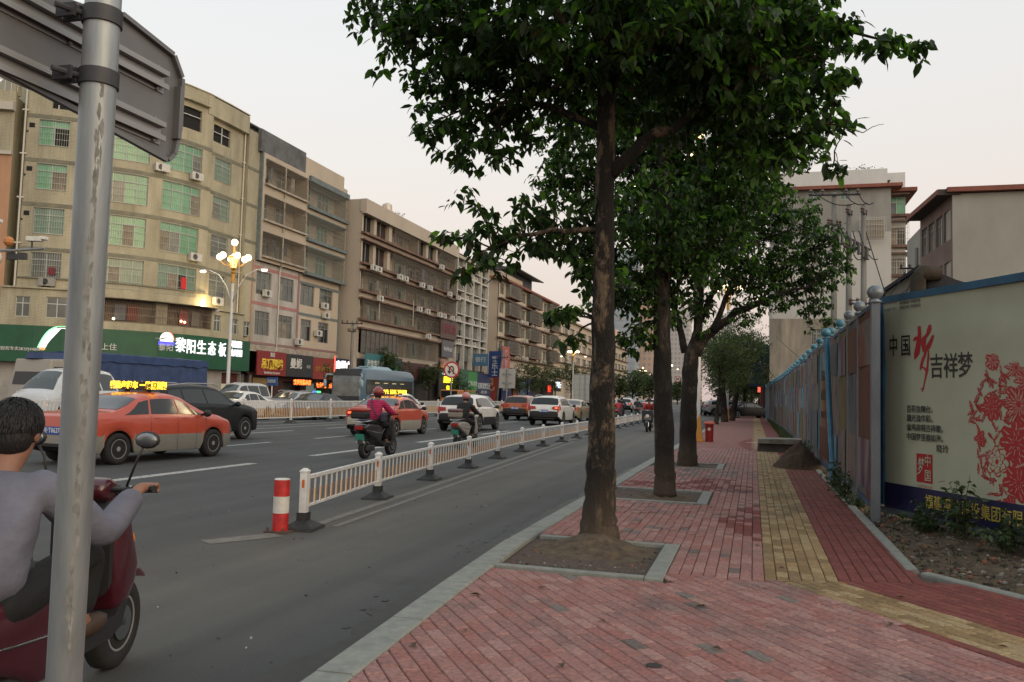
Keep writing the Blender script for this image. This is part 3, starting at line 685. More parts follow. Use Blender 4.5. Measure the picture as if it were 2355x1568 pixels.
for s_, z_, dd in ((8.6, 17.0, 0), (11.3, 17.0, 0), (11.55, 10.95, 0), (1.9, 8.1, 0), (14.6, 8.0, -.35), (1.9, 8.1, 0)): aircon(PA, s_, z_, A, dd, 1.0)
for s_, dd in ((-.08, .12), (LA-.15, -.22)):
    pp = MB(); q = [PA.at(s_, z_, dd) for z_ in (8 if s_ < 1 else 7.6, 12, 16, 20, 23)]; pp.tube(q, .06, 6)
    for z_ in (10.9, 14, 17, 20): fbox(pp, PA, s_-.2, s_+.2, z_, z_+.1, dd-.06, dd+.02)
    pp.build('downpipe', M('pipe_white', (.5, .48, .42), .5), A)
for s_, z_ in ((.05, 18.9), (.05, 15.9), (.05, 12.85)):
    m2 = MB(); fbox(m2, PA, s_+.1, s_+.45, z_, z_+.32, .005, .012); fbox(m2, PA, s_-.05, s_+.07, z_-.35, z_-.22, .005, .012); m2.build('vent_hole', black_void, A)
gf = MB(); fwall(gf, PA, -1.5, LA, 0, 5.3, [(1.2, 3.2, .2, 2.9), (4.2, 12.0, .2, 2.95), (15.0, 17.4, .2, 2.75), (17.9, 19.0, .2, 2.75)], d=.3, dep=.3)
gf.build('shop_wall', M('shop_pier', (.30, .29, .27), .8, var=.2, vs=1, world=True), A)
for a, b, z0, z1, mt in ((1.2, 3.2, 1.4, 2.9, M('red_shutter', (.085, .02, .018), .7)), (15.0, 17.4, 1.9, 2.75, M('red_shutter')), (15.0, 17.4, .2, 1.9, M('lit_shop', (.35, .33, .26), .8, emit=(.55, .5, .33), es=.35)), (4.2, 12, .2, 2.9, black_void), (17.9, 19, .2, 2.75, black_void), (1.2, 3.2, .2, 1.4, black_void)):
    m2 = MB(); fbox(m2, PA, a, b, z0, z1, -.1, .0); m2.build('shop_front', mt, A)
greenb = M('green_board', (.008, .075, .035), .5, var=.15, vs=1, world=True)
PG = Path([PA.at(c_, 0, .95)[:2] for c_ in PA.c]+[PA.at(LA+.6, 0, .95)[:2]])
def gs_(x, y): return PG.hit(x, y)
sR = gs_(574, 820)[0]
G = signboard(PG, -4, sR, 2.95, 5.36, 0, greenb, 'long dark green signboard wrapping the curved beige block with lit white characters')
for i, ch in enumerate('黎阳生态板'):
    sx0, zz = gs_(404+23.9*i+11, 795+2.4*i+ (1 if i else 0)); ptext(PG, ch, 1.12, led_white, sx0, zz-.02, .03, G, ext=.03, bold=.012, sx=.80)
sx0, zz = gs_(543, 793); ptext(PG, '同台配套', .60, led_white, sx0, zz, .03, G, ext=.03, bold=.008, sx=.62)
sx0, zz = gs_(543, 813); ptext(PG, '全屋定制', .60, led_white, sx0, zz, .03, G, ext=.03, bold=.008, sx=.62)
sx0, zz = gs_(381, 800); ptext(PG, '黎阳', .55, white_let, sx0, zz, .03, G, ext=.02, spacing=1.1)
sx0, zz = gs_(241, 798); ptext(PG, '马上住', .5, white_let, sx0, zz, .03, G, ext=.02)
sx0, zz = gs_(41, 802); ptext(PG, '全国授权专卖SKSPJ44800C', .27, white_let, sx0, zz, .03, G, ext=.02)
lg = MB()
def disc(P, s, z, d, r, a0=0, a1=2*math.pi, m=0, sq=1):
    pts = [P.at(s+r*math.cos(a0+(a1-a0)*k/24), z+sq*r*math.sin(a0+(a1-a0)*k/24), d) for k in range(25)]; lg.add(pts, [list(range(25))], m)
ls, lz = gs_(383, 780)
disc(PG, ls, lz, .015, .5, -.35, math.pi+.35); disc(PG, ls, lz, .012, .57, -.2, math.pi*.4, 2)
for k in range(3): z = lz-.2-.1*k; lg.quad(PG.at(ls-.6, z-.035, .02), PG.at(ls+.6, z-.035, .02), PG.at(ls+.6, z+.035, .02), PG.at(ls-.6, z+.035, .02), 1)
lg.add([PG.at(ls-.9, lz+.03, .03), PG.at(ls-.3, lz-.05, .03), PG.at(ls+.5, lz+.38, .03), PG.at(ls-.2, lz+.08, .03)], [(0, 1, 2, 3)], 3)
o = lg.build('logo', [led_white, M('lit_blue', (.1, .1, .8), .5, emit=(.12, .10, .9), es=1.2), M('lit_red', (.8, .1, .05), .5, emit=(1, .25, .12), es=1.3), M('logo_grey', (.3, .3, .35), .5)]); o.parent = G; o.matrix_parent_inverse = G.matrix_basis.inverted()
lg = MB()
(ga, za), (gb_, zb_) = gs_(90, 798), gs_(168, 798); zt_ = gs_(150, 754)[1]
def bump_(a, b, z0, z1, d, m): 
    us = [0, .03, .08, .14, .2, .3, .4, .5, .6, .7, .8, .86, .92, .97, 1]; hh_ = [min(1, (1-abs(2*u-1)**3.2)) for u in us]
    pts = [PG.at(a+(b-a)*u, z0+(z1-z0)*h_, d) for u, h_ in zip(us, hh_)]; lg.add(pts, [list(range(len(pts)))[::-1]], m)
gb2 = ga+(gb_-ga)*1.5
bump_(ga-.12, gb2, za-.03, zt_+.12, .012, 2); bump_(ga, gb2-.1, za, zt_, .022, 0)
lg.quad(PG.at(ga, za-.16, .02), PG.at(gb2-.1, za-.16, .02), PG.at(gb2-.1, za, .02), PG.at(ga, za, .02), 1)
o = lg.build('logo', [led_white, M('lit_orange', (.9, .4, .1), .5, emit=(1, .4, .2), es=.9), M('lit_mint', (.3, .9, .5), .5, emit=(.35, .95, .5), es=1.0)]); o.parent = G; o.matrix_parent_inverse = G.matrix_basis.inverted()
wl = bpy.data.lights.new('wall_lamp_light', 'POINT'); wl.energy = 260; wl.color = (1, .72, .35); wl.shadow_soft_size = .15
wo = bpy.data.objects.new('wall_lamp_light', wl); COL.objects.link(wo); wo.location = PA.at(12.95, 7.75, .55); wo.parent = A
m2 = MB(); fbox(m2, PA, 13.2, 13.6, 7.35, 7.5, .6, .9); m2.build('wall_lamp', ac_w, A)
PL = Path([(-62, 35.5), (-52, 41.5), (-48.2, 43.3)])
Lb = thing('apartment_block', 'salmon rendered block at the left frame edge with white roof balustrade', 'building')
mb = MB(); fwall(mb, PL, 0, PL.L, 0, 16.9, [], m=0); fwall(mb, PL, 0, PL.L, 17.15, 19.9, [], m=1); fbox(mb, PL, 0, PL.L, 16.9, 17.15, -.1, .15, 2); fbox(mb, PL, 0, PL.L, 19.9, 20.45, -.1, .4, 2); fbox(mb, PL, 0, PL.L, 20.45, 21.3, -.3, 0, 1)
mb.build('wall', [plaster('salmon_plaster', (.42, .24, .145)), tileA, M('pale_ledge2', (.45, .42, .37), .8)], Lb); body(PL, 0, PL.L, 0, 21, 9, Lb, tileA, d=-.02)
mb = MB(); n = 40
for k in range(n+1): s_ = PL.L*k/n; fbox(mb, PL, s_-.015, s_+.015, 21.3, 22.1, -.15, -.12)
fbox(mb, PL, 0, PL.L, 22.1, 22.16, -.16, -.1); mb.build('railing', M('white_rail', (.6, .6, .58), .5), Lb, kind='stuff')
mb = MB(); mb.box((-48.6, 43.6, 21.7), (.5, .5, 1.2)); mb.build('roof_post', tileA, Lb)
PBp = Path([(-40, 58.15), (-40, 74.9)])
B = thing('apartment_block', 'balcony block between the curved and the tan block, white tiles with pink trim below', 'building')
mb = MB()
bal_l = [(18.9, 21.0), (15.85, 17.95), (12.75, 14.8)]; bal_r = [(18.65, 20.85), (15.6, 17.8), (12.45, 14.75)]
hl = [(2.0, 8.75, a, b, 1.3) for a, b in bal_l]+[(9.0, 16.4, a, b, 1.3) for a, b in bal_r]
fwall(mb, PBp, 1.7, 16.6, 12.3, 21.45, hl, d=.35, m=0); fbox(mb, PBp, 0, 1.75, 5, 22.9, -.6, .02, 1); fbox(mb, PBp, 1.55, 1.72, 12.3, 21.45, .0, .345, 4)
for a, b in bal_l: fbox(mb, PBp, 2.0, 8.75, a, b, -.98, -.95, 2)
for a, b in bal_r: fbox(mb, PBp, 9.0, 16.4, a, b, -.98, -.95, 2)
fbox(mb, PBp, 1.2, 8.4, 21.45, 23.35, 0, .32, 3); fbox(mb, PBp, 8.4, 15.8, 21.45, 23.0, 0, .34, 0); fbox(mb, PBp, 9.0, 16.65, 20.9, 21.4, .36, .6, 4); fbox(mb, PBp, 15.8, 16.6, 21.45, 21.9, 0, .33, 0)
mb.build('wall', [beige, tileA, beige, M('bare_render', (.11, .115, .12), .9, var=.3, vs=1, world=True), bluegrey], B)
mb = MB()
def WP(x0, y0, x1, y1, P): (a, b), (c, d_) = P.hit(x0, y0), P.hit(x1, y1); return (a, c, d_, b)
wl1 = [WP(590.5, 621, 623, 682, PBp), WP(643.5, 636, 674, 696.5, PBp), WP(586.8, 713, 618, 773, PBp), WP(640.7, 723.5, 670.5, 780, PBp)]
wr1 = [WP(692, 649, 721.6, 706.7, PBp), WP(735.6, 660, 763.5, 715, PBp), WP(692, 732.8, 714, 785, PBp), WP(732, 740, 754, 790, PBp)]
fwall(mb, PBp, 1.2, 8.6, 5.2, 12.3, wl1, m=0); fwall(mb, PBp, 8.6, 16.4, 5.2, 12.3, wr1, m=1)
for z_ in (11.75, 8.75): fbox(mb, PBp, 1.2, 8.45, z_-.13, z_+.13, .003, .03, 2)
fbox(mb, PBp, 1.2, 1.38, 5.2, 12.3, .003, .034, 2); fbox(mb, PBp, 8.45, 8.75, 5.2, 12.3, .003, .04, 3)
for z_ in (11.45, 8.55): fbox(mb, PBp, 8.75, 16.4, z_-.13, z_+.13, .003, .03, 4)
fbox(mb, PBp, 16.2, 16.42, 4.6, 12.3, .003, .05, 4); fbox(mb, PBp, 1.2, 16.4, 5.3, 5.5, .003, .06, 3); fbox(mb, PBp, 1.2, 16.4, 4.7, 5.2, -.2, .1, 5)
mb.build('lower_wall', [tileW, beige2, pink_trim, M('mauve_trim', (.25, .15, .15), .8), bluegrey, ledgeB], B)
for h in wl1+wr1: window(PBp, *h, B, gl=gl_dark, fr=frame_g, cols=3, top=.3, bars=None)
for a, b in bal_l:
    m2 = MB(); fbox(m2, PBp, 1.9, 8.8, a-.16, a, .2, .62); fbox(m2, PBp, 4.9, 5.0, a-.6, b, .4, .5); m2.build('balcony_slab', ledgeB, B); cage(PBp, 2.0, 8.75, a, b, B, d=.42, sp=.15)
    window(PBp, 2.4, 4.4, a+.1, b-.25, B, d=-.9, gl=gl_grey, cols=3, bars=None); window(PBp, 5.6, 7.2, a+.1, b-.25, B, d=-.9, gl=gl_grey, cols=2, bars=None)
for a, b in bal_r:
    m2 = MB(); fbox(m2, PBp, 8.9, 16.6, a-.3, a, .2, .66); fbox(m2, PBp, 8.9, 16.6, b, b+.12, .36, .5); m2.build('balcony_slab', bluegrey, B); cage(PBp, 9.0, 16.4, a, b, B, d=.5, sp=.17, mat=M('grey_bar', (.17, .19, .18), .6))
    window(PBp, 9.5, 11.5, a+.1, b-.25, B, d=-.9, gl=gl_green2, cols=3, bars=None); window(PBp, 12.9, 15.0, a+.1, b-.25, B, d=-.9, gl=gl_green2, cols=3, bars=None)
for z_ in (19.72, 16.68, 13.64, 10.6): m2 = MB(); fbox(m2, PBp, 0, 1.72, z_-.1, z_+.14, .0, .05); m2.build('string_course', bandA, B)
for q in ((602.0, 674, 0), (735, 702, 0), (738, 724, 0), (720, 765, 0), (675, 785, 0)): 
    s_, z_ = PBp.hit(q[0]+6, q[1]+8); aircon(PBp, s_, z_, B, .0, 1.0)
for i in range(6): 
    m2 = MB(); s_ = R.uniform(2.3, 8); a, b = R.choice(bal_l); fbox(m2, PBp, s_, s_+R.uniform(.3, .7), a+.7, b-.3, -.3, -.26); m2.build('hung_cloth', M('laundry%d' % (i % 4), R.choice([(.35, .32, .30), (.12, .12, .13), (.22, .25, .3), (.4, .38, .36)]), .9), B)
pp = MB(); s_ = 5.25; pp.tube([PBp.at(s_, 4.9, .1), PBp.at(s_, 8, .1), PBp.at(s_, 12.4, .1)], .055, 6); pp.build('downpipe', M('pipe_white'), B)
body(PBp, 0, 16.5, 0, 21.9, 13, B, beige, d=-.3)
m2 = MB(); m2.prism([(-46.5, 24.3), (-40.3, 23.55), (-40.3, 23.65), (-46.5, 24.45)], 58.3, 62.7, 'y', 1); m2.box((-43.6, 60.5, 22.9), (5.4, 3.6, 1.5)); m2.build('roof_shed', [M('shed_sheet', (.33, .36, .36), .6), M('shed_roof', (.10, .10, .10), .6)], B)
rows = [(1.25, 5.6, 2.72, 4.75, (.20, .018, .018), 'maroon signboard with yellow characters beside the green signboard', [('吊顶隔墙', .92, (.75, .55, .05), 0, -.12, .03), ('顺发', .40, (.5, .48, .45), 0, .70, .01), ('地址:顺发吊顶 电话1380600', .2, (.55, .5, .45), 0, -.82, .004)], .9),
        (5.65, 10.2, 2.72, 4.7, (.025, .028, .03), 'charcoal signboard with two large white characters between the two red ones', [('曼妮', .95, (.6, .6, .56), -.7, .12, .02), ('墙布', .35, (.4, .4, .38), 1.45, -.05, .0)], 1.05),
        (10.25, 14.0, 2.62, 4.62, (.22, .03, .02), 'plain dark red signboard with faint gold characters, behind a small tree', [('金牛装饰工程', .5, (.42, .24, .05), 0, -.05, .0)], 1.0)]
for a, b, z0, z1, c, lb_, txts, sx_ in rows:
    t = signboard(PBp, a, b, z0, z1, .9, M('board_%d' % int(a*10), c, .6, var=.15, vs=2, world=True), lb_)
    for tx, sz, cc, ds, dz, bo in txts: ptext(PBp, tx, sz, M('let_%.2f_%.2f' % (cc[0], cc[2]), cc, .5), (a+b)/2+ds, (z0+z1)/2+dz, .93, t, bold=bo, sx=sx_ if sz > .3 else 1)
t = signboard(PBp, 14.2, 18.6, 2.3, 4.75, 1.0, M('navy_board', (.012, .014, .05), .5), 'lit navy signboard with glowing white characters and a red neon edge')
ptext(PBp, '宾悦广告', 1.05, led_white, 16.4, 3.95, 1.03, t, bold=.045, ext=.03, sx=.98); ptext(PBp, '设计 喷绘 安装', .42, led_white, 16.5, 2.75, 1.03, t, bold=.02)
m2 = MB(); fbox(m2, PBp, 14.05, 14.16, 2.2, 4.95, .98, 1.06); fbox(m2, PBp, 14.05, 18.6, 2.14, 2.2, .98, 1.06); o = m2.build('neon_edge', M('neon_red', (1, .1, .05), .5, emit=(1, .12, .08), es=1.6)); o.parent = t; o.matrix_parent_inverse = t.matrix_basis.inverted()
gs = MB(); fwall(gs, PBp, 1.2, 18.4, 0, 2.9, [(2.0, 5.2, .2, 2.5), (6.6, 9.6, .2, 2.3), (10.6, 13.4, .2, 2.2), (14.2, 17, .2, 2.0)], d=.05, dep=.6); gs.build('shop_wall', M('dark_red_pier', (.06, .02, .018), .8), B)
for a, b, z0, z1, mt in ((2.0, 5.2, .2, 2.5, M('warm_window', (.16, .11, .05), .6, var=.5, vs=1.2, world=True, emit=(.35, .22, .08), es=.25)), (6.6, 9.6, .2, 2.3, M('grey_window', (.11, .09, .085), .4, var=.4, vs=1.5, world=True)), (10.6, 13.4, .2, 2.2, M('pale_window', (.2, .24, .2), .5, emit=(.3, .4, .34), es=.3)), (14.2, 17, .2, 2.0, M('grey_window'))):
    m2 = MB(); fbox(m2, PBp, a, b, z0, z1, -.55, -.5); m2.build('shop_front', mt, B)
def ledmat(nm, c, es=2.2, sc=7.):
    m = M(nm, (.02, .01, .01), .5); t = m.node_tree; b = t.nodes['Principled BSDF']; tcn = t.nodes.new('ShaderNodeTexCoord')
    v = t.nodes.new('ShaderNodeTexVoronoi'); v.inputs['Scale'].default_value = sc; v.distance = 'CHEBYCHEV'; t.links.new(tcn.outputs['Object'], v.inputs['Vector'])
    r = t.nodes.new('ShaderNodeValToRGB'); r.color_ramp.interpolation = 'LINEAR'; r.color_ramp.elements[0].position = .25; r.color_ramp.elements[0].color = (*c, 1); r.color_ramp.elements[1].position = .5; r.color_ramp.elements[1].color = (c[0]*.25, c[1]*.08, 0, 1)
    t.links.new(v.outputs['Distance'], r.inputs[0]); t.links.new(r.outputs[0], b.inputs['Emission Color']); b.inputs['Emission Strength'].default_value = es; return m
led_red = ledmat('led_red', (1, .16, .03)); 
for a, b, z0, z1, lb_ in ((7.0, 10.2, 1.95, 2.5, 'red scrolling LED board under the charcoal sign'), (10.9, 14.3, 1.75, 2.3, 'red scrolling LED board under the dark red sign'), (15.0, 17.2, 1.6, 2.1, 'orange LED board under the lit navy sign behind the coach mirror')):
    t = signboard(PBp, a, b, z0, z1, .8, M('led_case', (.01, .004, .004), .5), lb_, 'led_board')
    o = ptext(PBp, '欢迎光临本店' if a < 8 else ('专业装修设计' if a < 12 else '打字复印'), .5, M('led_lit', (1, .2, .03), .5, emit=(1, .17, .03), es=2.6), (a+b)/2, (z0+z1)/2, .83, t, bold=.02)
t = signboard(PBp, 11.3, 12.9, 1.1, 1.5, .3, M('led_case'), 'small blue and green neon letters in the pale shop window', 'neon_sign'); ptext(PBp, '名片', .4, M('neon_blue', (.1, .3, 1), .5, emit=(.08, .3, 1), es=2), 11.7, 1.3, .33, t, bold=.02); ptext(PBp, '图文', .4, M('neon_green', (.1, 1, .3), .5, emit=(.08, .9, .3), es=2), 12.5, 1.3, .33, t, bold=.02)
t = signboard(PBp, 15.0, 17.2, 1.0, 1.4, .3, M('led_case'), 'green neon letters beside the coach mirror', 'neon_sign'); ptext(PBp, '广告招牌', .45, M('neon_green'), 16.1, 1.2, .33, t, bold=.02)
PCp = Path([(-38.2, 75.3), (-38.2, 116.2)])
Cb = thing('apartment_block', 'long tan block with brown balcony ledges and dark open bays at its top corner', 'building')
LV = [(17.76, 19.69), (14.66, 16.89), (11.88, 13.85), (8.98, 10.95), (5.51, 7.87)]
ops = []
xs = lambda x, y=560: PCp.hit(x, y)[0]
top_cuts = [(.35, 2.8, 0), (3.4, 6.5, 0), (7.3, 14.6, 1), (14.9, 17.2, 0), (17.9, 20.4, 0), (21.0, 27.3, 1)]
sec_cuts = [(.35, 2.8, 0), (3.4, 6.3, 0), (7.0, 27.3, 1)]
for a, b, k in top_cuts: ops.append((a, b, *LV[0], 1.2 if k else .45, k))
for a, b, k in sec_cuts: ops.append((a, b, *LV[1], 1.2 if k else .45, k))
for i in (2, 3): ops.append((.2, 27.3, *LV[i], 1.0, 1))
ops.append((.2, 21.5, *LV[4], 1.0, 1))
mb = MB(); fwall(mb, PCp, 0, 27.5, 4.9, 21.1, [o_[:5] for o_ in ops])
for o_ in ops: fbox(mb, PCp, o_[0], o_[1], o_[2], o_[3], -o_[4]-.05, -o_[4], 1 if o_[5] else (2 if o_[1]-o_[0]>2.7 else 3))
mb.build('wall', [beigeC, beigeC, M('brick_room', (.040, .022, .017), .9, var=.5, vs=2, world=True), black_void], Cb)  # brick and black bay backs coloured dark for the shade inside
for z0, z1 in LV[:4]:
    m2 = MB(); fbox(m2, PCp, -.15, 27.4, z0-.22, z0, .0, .45); m2.build('ledge', ledgeC, Cb)
    if z1 < 19: m2 = MB(); fbox(m2, PCp, -.2, 27.4, z1, z1+.15, 0, .5); m2.build('ledge', ledgeC, Cb)
m2 = MB(); fbox(m2, PCp, -.2, 27.4, 7.87, 8.05, 0, .5); m2.build('ledge', ledgeC, Cb)
m2 = MB(); fbox(m2, PCp, -.1, 27.4, 19.62, 19.8, 0, .5); fbox(m2, PCp, -.1, 27.5, 19.8, 21.1, -.2, .5); fbox(m2, PCp, 12, 41, 19.8, 20.2, -.3, .4); m2.build('parapet', beigeC, Cb)
for o_ in ops:
    if o_[5]:
        a, b = o_[0], o_[1]; cage(PCp, a, b, o_[2], o_[3], Cb, d=.30, sp=.2, w_=.03, mat=bars_d)
        n = max(1, int((b-a)/3.1))
        for k in range(n):
            c0 = a+(b-a)*k/n+.35; c1 = c0+(b-a)/n*R.uniform(.5, .8); window(PCp, c0, c1, o_[2]+.05, o_[3]-.2, Cb, d=-o_[4]+.08, gl=R.choice([gl_grey, gl_dark, gl_green2, curt]), cols=3, bars=None)
        for k in range(int((b-a)/4)):
            m2 = MB(); s_ = R.uniform(a+.3, b-.8); fbox(m2, PCp, s_, s_+R.uniform(.3, .9), o_[2]+.5, o_[3]-.4, -.3, -.26); m2.build('hung_cloth', M('laundry%d' % R.randrange(4), (.3, .3, .3), .9), Cb)
    else:
        m2 = MB(); s_ = (o_[0]+o_[1])/2; fbox(m2, PCp, s_-.05, s_+.05, o_[2], o_[3], -.4, -.3); m2.build('window_frame', frame_g, Cb)
m2 = MB(); fbox(m2, PCp, .4, 9, 5.55, 7.8, .18, .22); m2.build('window', gl_dark, Cb)
for k in range(9): m2 = MB(); fbox(m2, PCp, .4+k*1.07, .47+k*1.07, 5.52, 7.82, .23, .3); m2.build('mullion', frame_g, Cb)
for q in ((1.6, 13.95), (2.8, 13.95), (8.2, 13.95), (9.7, 13.95), (20.7, 17.0), (26.6, 16.95), (14.6, 13.9), (17, 13.9), (23.8, 14.0), (3.4, 10.98), (14, 11.0), (16.5, 11.0), (20.5, 11.0), (22.0, 11.0), (25, 11.0), (17, 8.05), (27, 13.9)):
    aircon(PCp, q[0], q[1]+.05, Cb, .45, 1.0)
for s_ in (3.6, 12.6): pp = MB(); pp.tube([PCp.at(s_, 9.2, .55), PCp.at(s_, 12.2, .55)], .04, 5); pp.build('pole', M('pipe_white'), Cb)
gcuts = [27.6, 30.9, 34.3, 37.7, 40.9]; glv = [19.9, 17.6, 14.5, 11.35, 8.3, 5.0]
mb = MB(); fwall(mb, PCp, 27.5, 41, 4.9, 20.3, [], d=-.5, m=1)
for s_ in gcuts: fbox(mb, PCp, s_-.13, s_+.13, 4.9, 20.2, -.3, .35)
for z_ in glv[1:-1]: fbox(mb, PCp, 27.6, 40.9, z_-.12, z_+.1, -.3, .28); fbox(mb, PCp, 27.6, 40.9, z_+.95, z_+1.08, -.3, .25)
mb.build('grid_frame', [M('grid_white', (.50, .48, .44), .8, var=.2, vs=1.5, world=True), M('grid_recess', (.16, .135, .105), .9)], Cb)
for i in range(4):
    for k in range(5):
        z1 = glv[k]-.05 if k == 0 else glv[k]-.12; z0 = glv[k+1]+1.1
        if z1-z0 > .5: window(PCp, gcuts[i]+.14, gcuts[i+1]-.14, z0, z1-.05, Cb, d=-.2, gl=gl_grey, fr=frame_g, cols=4, bars=None, top=.5)
        if k < 4 and R.random() < .75: aircon(PCp, gcuts[i]+R.uniform(1, 2.4), glv[k+1]+.12, Cb, -.35, 1.0)
body(PCp, 0, 41, 0, 21.1, 14, Cb, beigeC, d=-.05)
m2 = MB(); m2.quad((-41.05, 75.9, 0), (-38.2, 75.28, 0), (-38.2, 75.28, 21.1), (-41.05, 75.9, 21.1)); m2.build('side_wall', beigeC, Cb)
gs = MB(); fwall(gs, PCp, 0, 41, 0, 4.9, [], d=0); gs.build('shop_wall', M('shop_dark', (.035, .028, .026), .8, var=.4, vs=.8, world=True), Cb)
def simple_sign(P, a, b, z0, z1, c, lb_, tx, cc, sz, d=.9, lit=0, sx_=1, bo=.01, nm='shop_sign', line=1.):
    if not isinstance(cc, tuple): cc, sz = sz, cc
    t = signboard(P, a, b, z0, z1, d, M('bd_%s' % '_'.join('%.2f' % q for q in c), c, .6), lb_, nm)
    if tx: ptext(P, tx, sz, M('lt_%.1f_%.1f_%.1f_%d' % (*cc, lit), cc, .5, emit=cc if lit else None, es=lit), (a+b)/2, (z0+z1)/2, d+.03, t, bold=bo, sx=sx_, line=line)
    return t
simple_sign(PCp, .2, 4.6, 3.3, 5.45, (.035, .15, .17), 'teal signboard with white characters at the near corner of the tan block', '海信专卖店', .80, (.6, .62, .6))
simple_sign(PCp, 4.7, 9.2, 3.1, 5.3, (.01, .035, .03), 'black-green signboard beside the teal one', 'oppo', .9, (.05, .3, .12))
simple_sign(PCp, 9.3, 17, 3.0, 5.0, (.06, .02, .02), 'dark red fascia behind the street trees of the tan block', '', (.5, .5, .5), .5)
simple_sign(PCp, 21.6, 27.4, 8.6, 11.0, (.09, .055, .05), 'brown board with dark red characters high on the tan block', '永腾宾馆', 1.35, (.16, .015, .02), d=.5, bo=.03)
simple_sign(PCp, 21.8, 25.8, 6.2, 8.3, (.10, .10, .115), 'grey board with a row of white letters under the brown board', 'InnHotel', .85, (.55, .52, .55), d=.7)
simple_sign(PCp, 22, 23.9, 4.9, 5.95, (.35, .16, .15), 'small pink notice below the grey board', '招租', .6, (.5, .3, .3), d=.5)
t = simple_sign(PCp, 20.5, 26.6, 1.2, 4.6, (.03, .028, .02), 'dark sign with rows of lit yellow characters and two white light bars', '', (.9, .8, .05), .5)
yl = M('lit_yellow', (1, .85, .05), .5, emit=(1, .78, .03), es=1.8)
for tx, z_, sz in (('中国体育', 4.75, .75), ('足浴养生', 3.3, .85), ('棋牌', 2.3, .5)): ptext(PCp, tx, sz, yl, 23.6, z_, .96, t, bold=.03)
m2 = MB(); fbox(m2, PCp, 21.5, 27, 4.0, 4.16, .95, 1.05); fbox(m2, PCp, 24.5, 27, 1.5, 1.66, .95, 1.05); o = m2.build('light_bar', M('light_bar', (1, 1, 1), .5, emit=(.95, 1, .95), es=2.6)); o.parent = t; o.matrix_parent_inverse = t.matrix_basis.inverted()
simple_sign(PCp, 27.9, 31.2, 2.2, 4.9, (.03, .11, .07), 'dull green board behind the round traffic sign', '', (.5, .5, .5), .5)
simple_sign(PCp, 31.3, 35.3, 1.3, 4.7, (.045, .21, .055), 'bright green signboard with a white line of characters', '健康沐浴馆', .75, (.5, .6, .5), d=.92)
t = simple_sign(PCp, 35.4, 41.4, .9, 4.6, (.022, .03, .10), 'navy signboard with white characters and dashes under the white grid', '买瓷砖就到客乐士', .95, (.55, .55, .58), sx_=.76)
ptext(PCp, '— 客乐士瓷砖 —', .5, M('lt_0.6_0.6_0.6_0'), 38.4, 1.9, .94, t)
t = thing('projecting_sign', 'tall blue sign with white vertical characters projecting from the tan block', 'sign', (-37.0, 116, 4.2), group='projecting shop signs')
MB().box((.55, 0, 1.9), (1.9, .15, 3.8)).build('board', M('proj_blue', (.015, .05, .19), .5), t); place_text('客\n乐\n士', 1.0, M('lt_0.6_0.6_0.6_0'), (.55, -.09, 1.55), (1, 0, 0), parent=t, line=1.0, bold=.01)
t = thing('projecting_sign', 'pale blue square sign projecting beside the tall blue one', 'sign', (-37.0, 109.5, 5.5), group='projecting shop signs')
MB().box((.5, 0, .9), (2.2, .15, 1.7)).build('board', M('proj_pale', (.07, .16, .26), .5), t); place_text('银行', .8, M('lt_0.6_0.6_0.6_0'), (.5, -.09, .9), (1, 0, 0), parent=t)
PDp = Path([(-38.2, 122.2), (-38.2, 160.6)])
D = thing('apartment_block', 'beige block with caged bay windows and a thin red roof edge beyond the tan block', 'building')
mb = MB(); dl = [19.74, 16.75, 13.7, 10.65, 7.6]
nar = [(.9, 3.0), (10.9, 12.4), (13.9, 16.0), (25, 26.6), (29.2, 31.4)]
bays = [(3.9, 10.4), (16.6, 24.2), (31.6, 37.6)]
hs = [(a, b, z-2.25, z-.55) for z in dl[:4] for a, b in nar]
fwall(mb, PDp, 0, 38.4, 4.6, 19.6, hs, m=0); fbox(mb, PDp, -1.5, 38.6, 19.6, 19.95, -1, .9, 1)
for z in dl[1:]: fbox(mb, PDp, -.3, 38.4, z-.18, z, 0, .7, 2)
mb.build('wall', [beige2, M('red_coping', (.21, .070, .048), .8, var=.25, vs=1, world=True), ledgeC], D)
for h in hs: window(PDp, *h, D, gl=gl_grey, fr=frame_g, cols=2, bars=None)
for z in dl[:4]:
    for a, b in bays:
        m2 = MB(); fbox(m2, PDp, a, b, z-2.55, z-2.4, 0, 1.1); m2.build('bay_floor', ledgeC, D)
        m2 = MB(); fbox(m2, PDp, a+.1, b-.1, z-2.4, z-.4, .01, .7); m2.build('bay_glass', R.choice([gl_grey, gl_dark, gl_grey]), D); cage(PDp, a, b, z-2.4, z-.35, D, d=1.0, sp=.3, w_=.05)
for k in range(14): aircon(PDp, R.uniform(1, 37), R.choice(dl[1:])+.05, D, .35, 1.1)
body(PDp, 0, 38.4, 0, 19.7, 14, D, beige2, d=-.05)
m2 = MB(); m2.prism([(-40.3, 122.8), (-38.2, 122.2), (-38.2, 122.5), (-40.3, 123)], 0, 19.6, 'z'); m2.build('side_wall', beige2, D)
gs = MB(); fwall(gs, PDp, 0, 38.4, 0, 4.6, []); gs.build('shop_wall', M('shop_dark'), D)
m2 = MB(); m2.box((-47, 127, 21.3), (8, 9, 3.2)); m2.box((-43.5, 139, 21.2), (5, 14, 2.6)); m2.build('roof_room', [beige2], D)
m2 = MB(); 
for k in range(8): m2.box((-42+0, 128+.7*k, 22.9), (4, .12, .12))
for x_, y_ in ((-43.8, 128), (-40.2, 128), (-40.2, 133), (-43.8, 133)): m2.box((x_, y_, 21.3), (.15, .15, 3.2))
m2.build('roof_pergola', dark_metal, D)
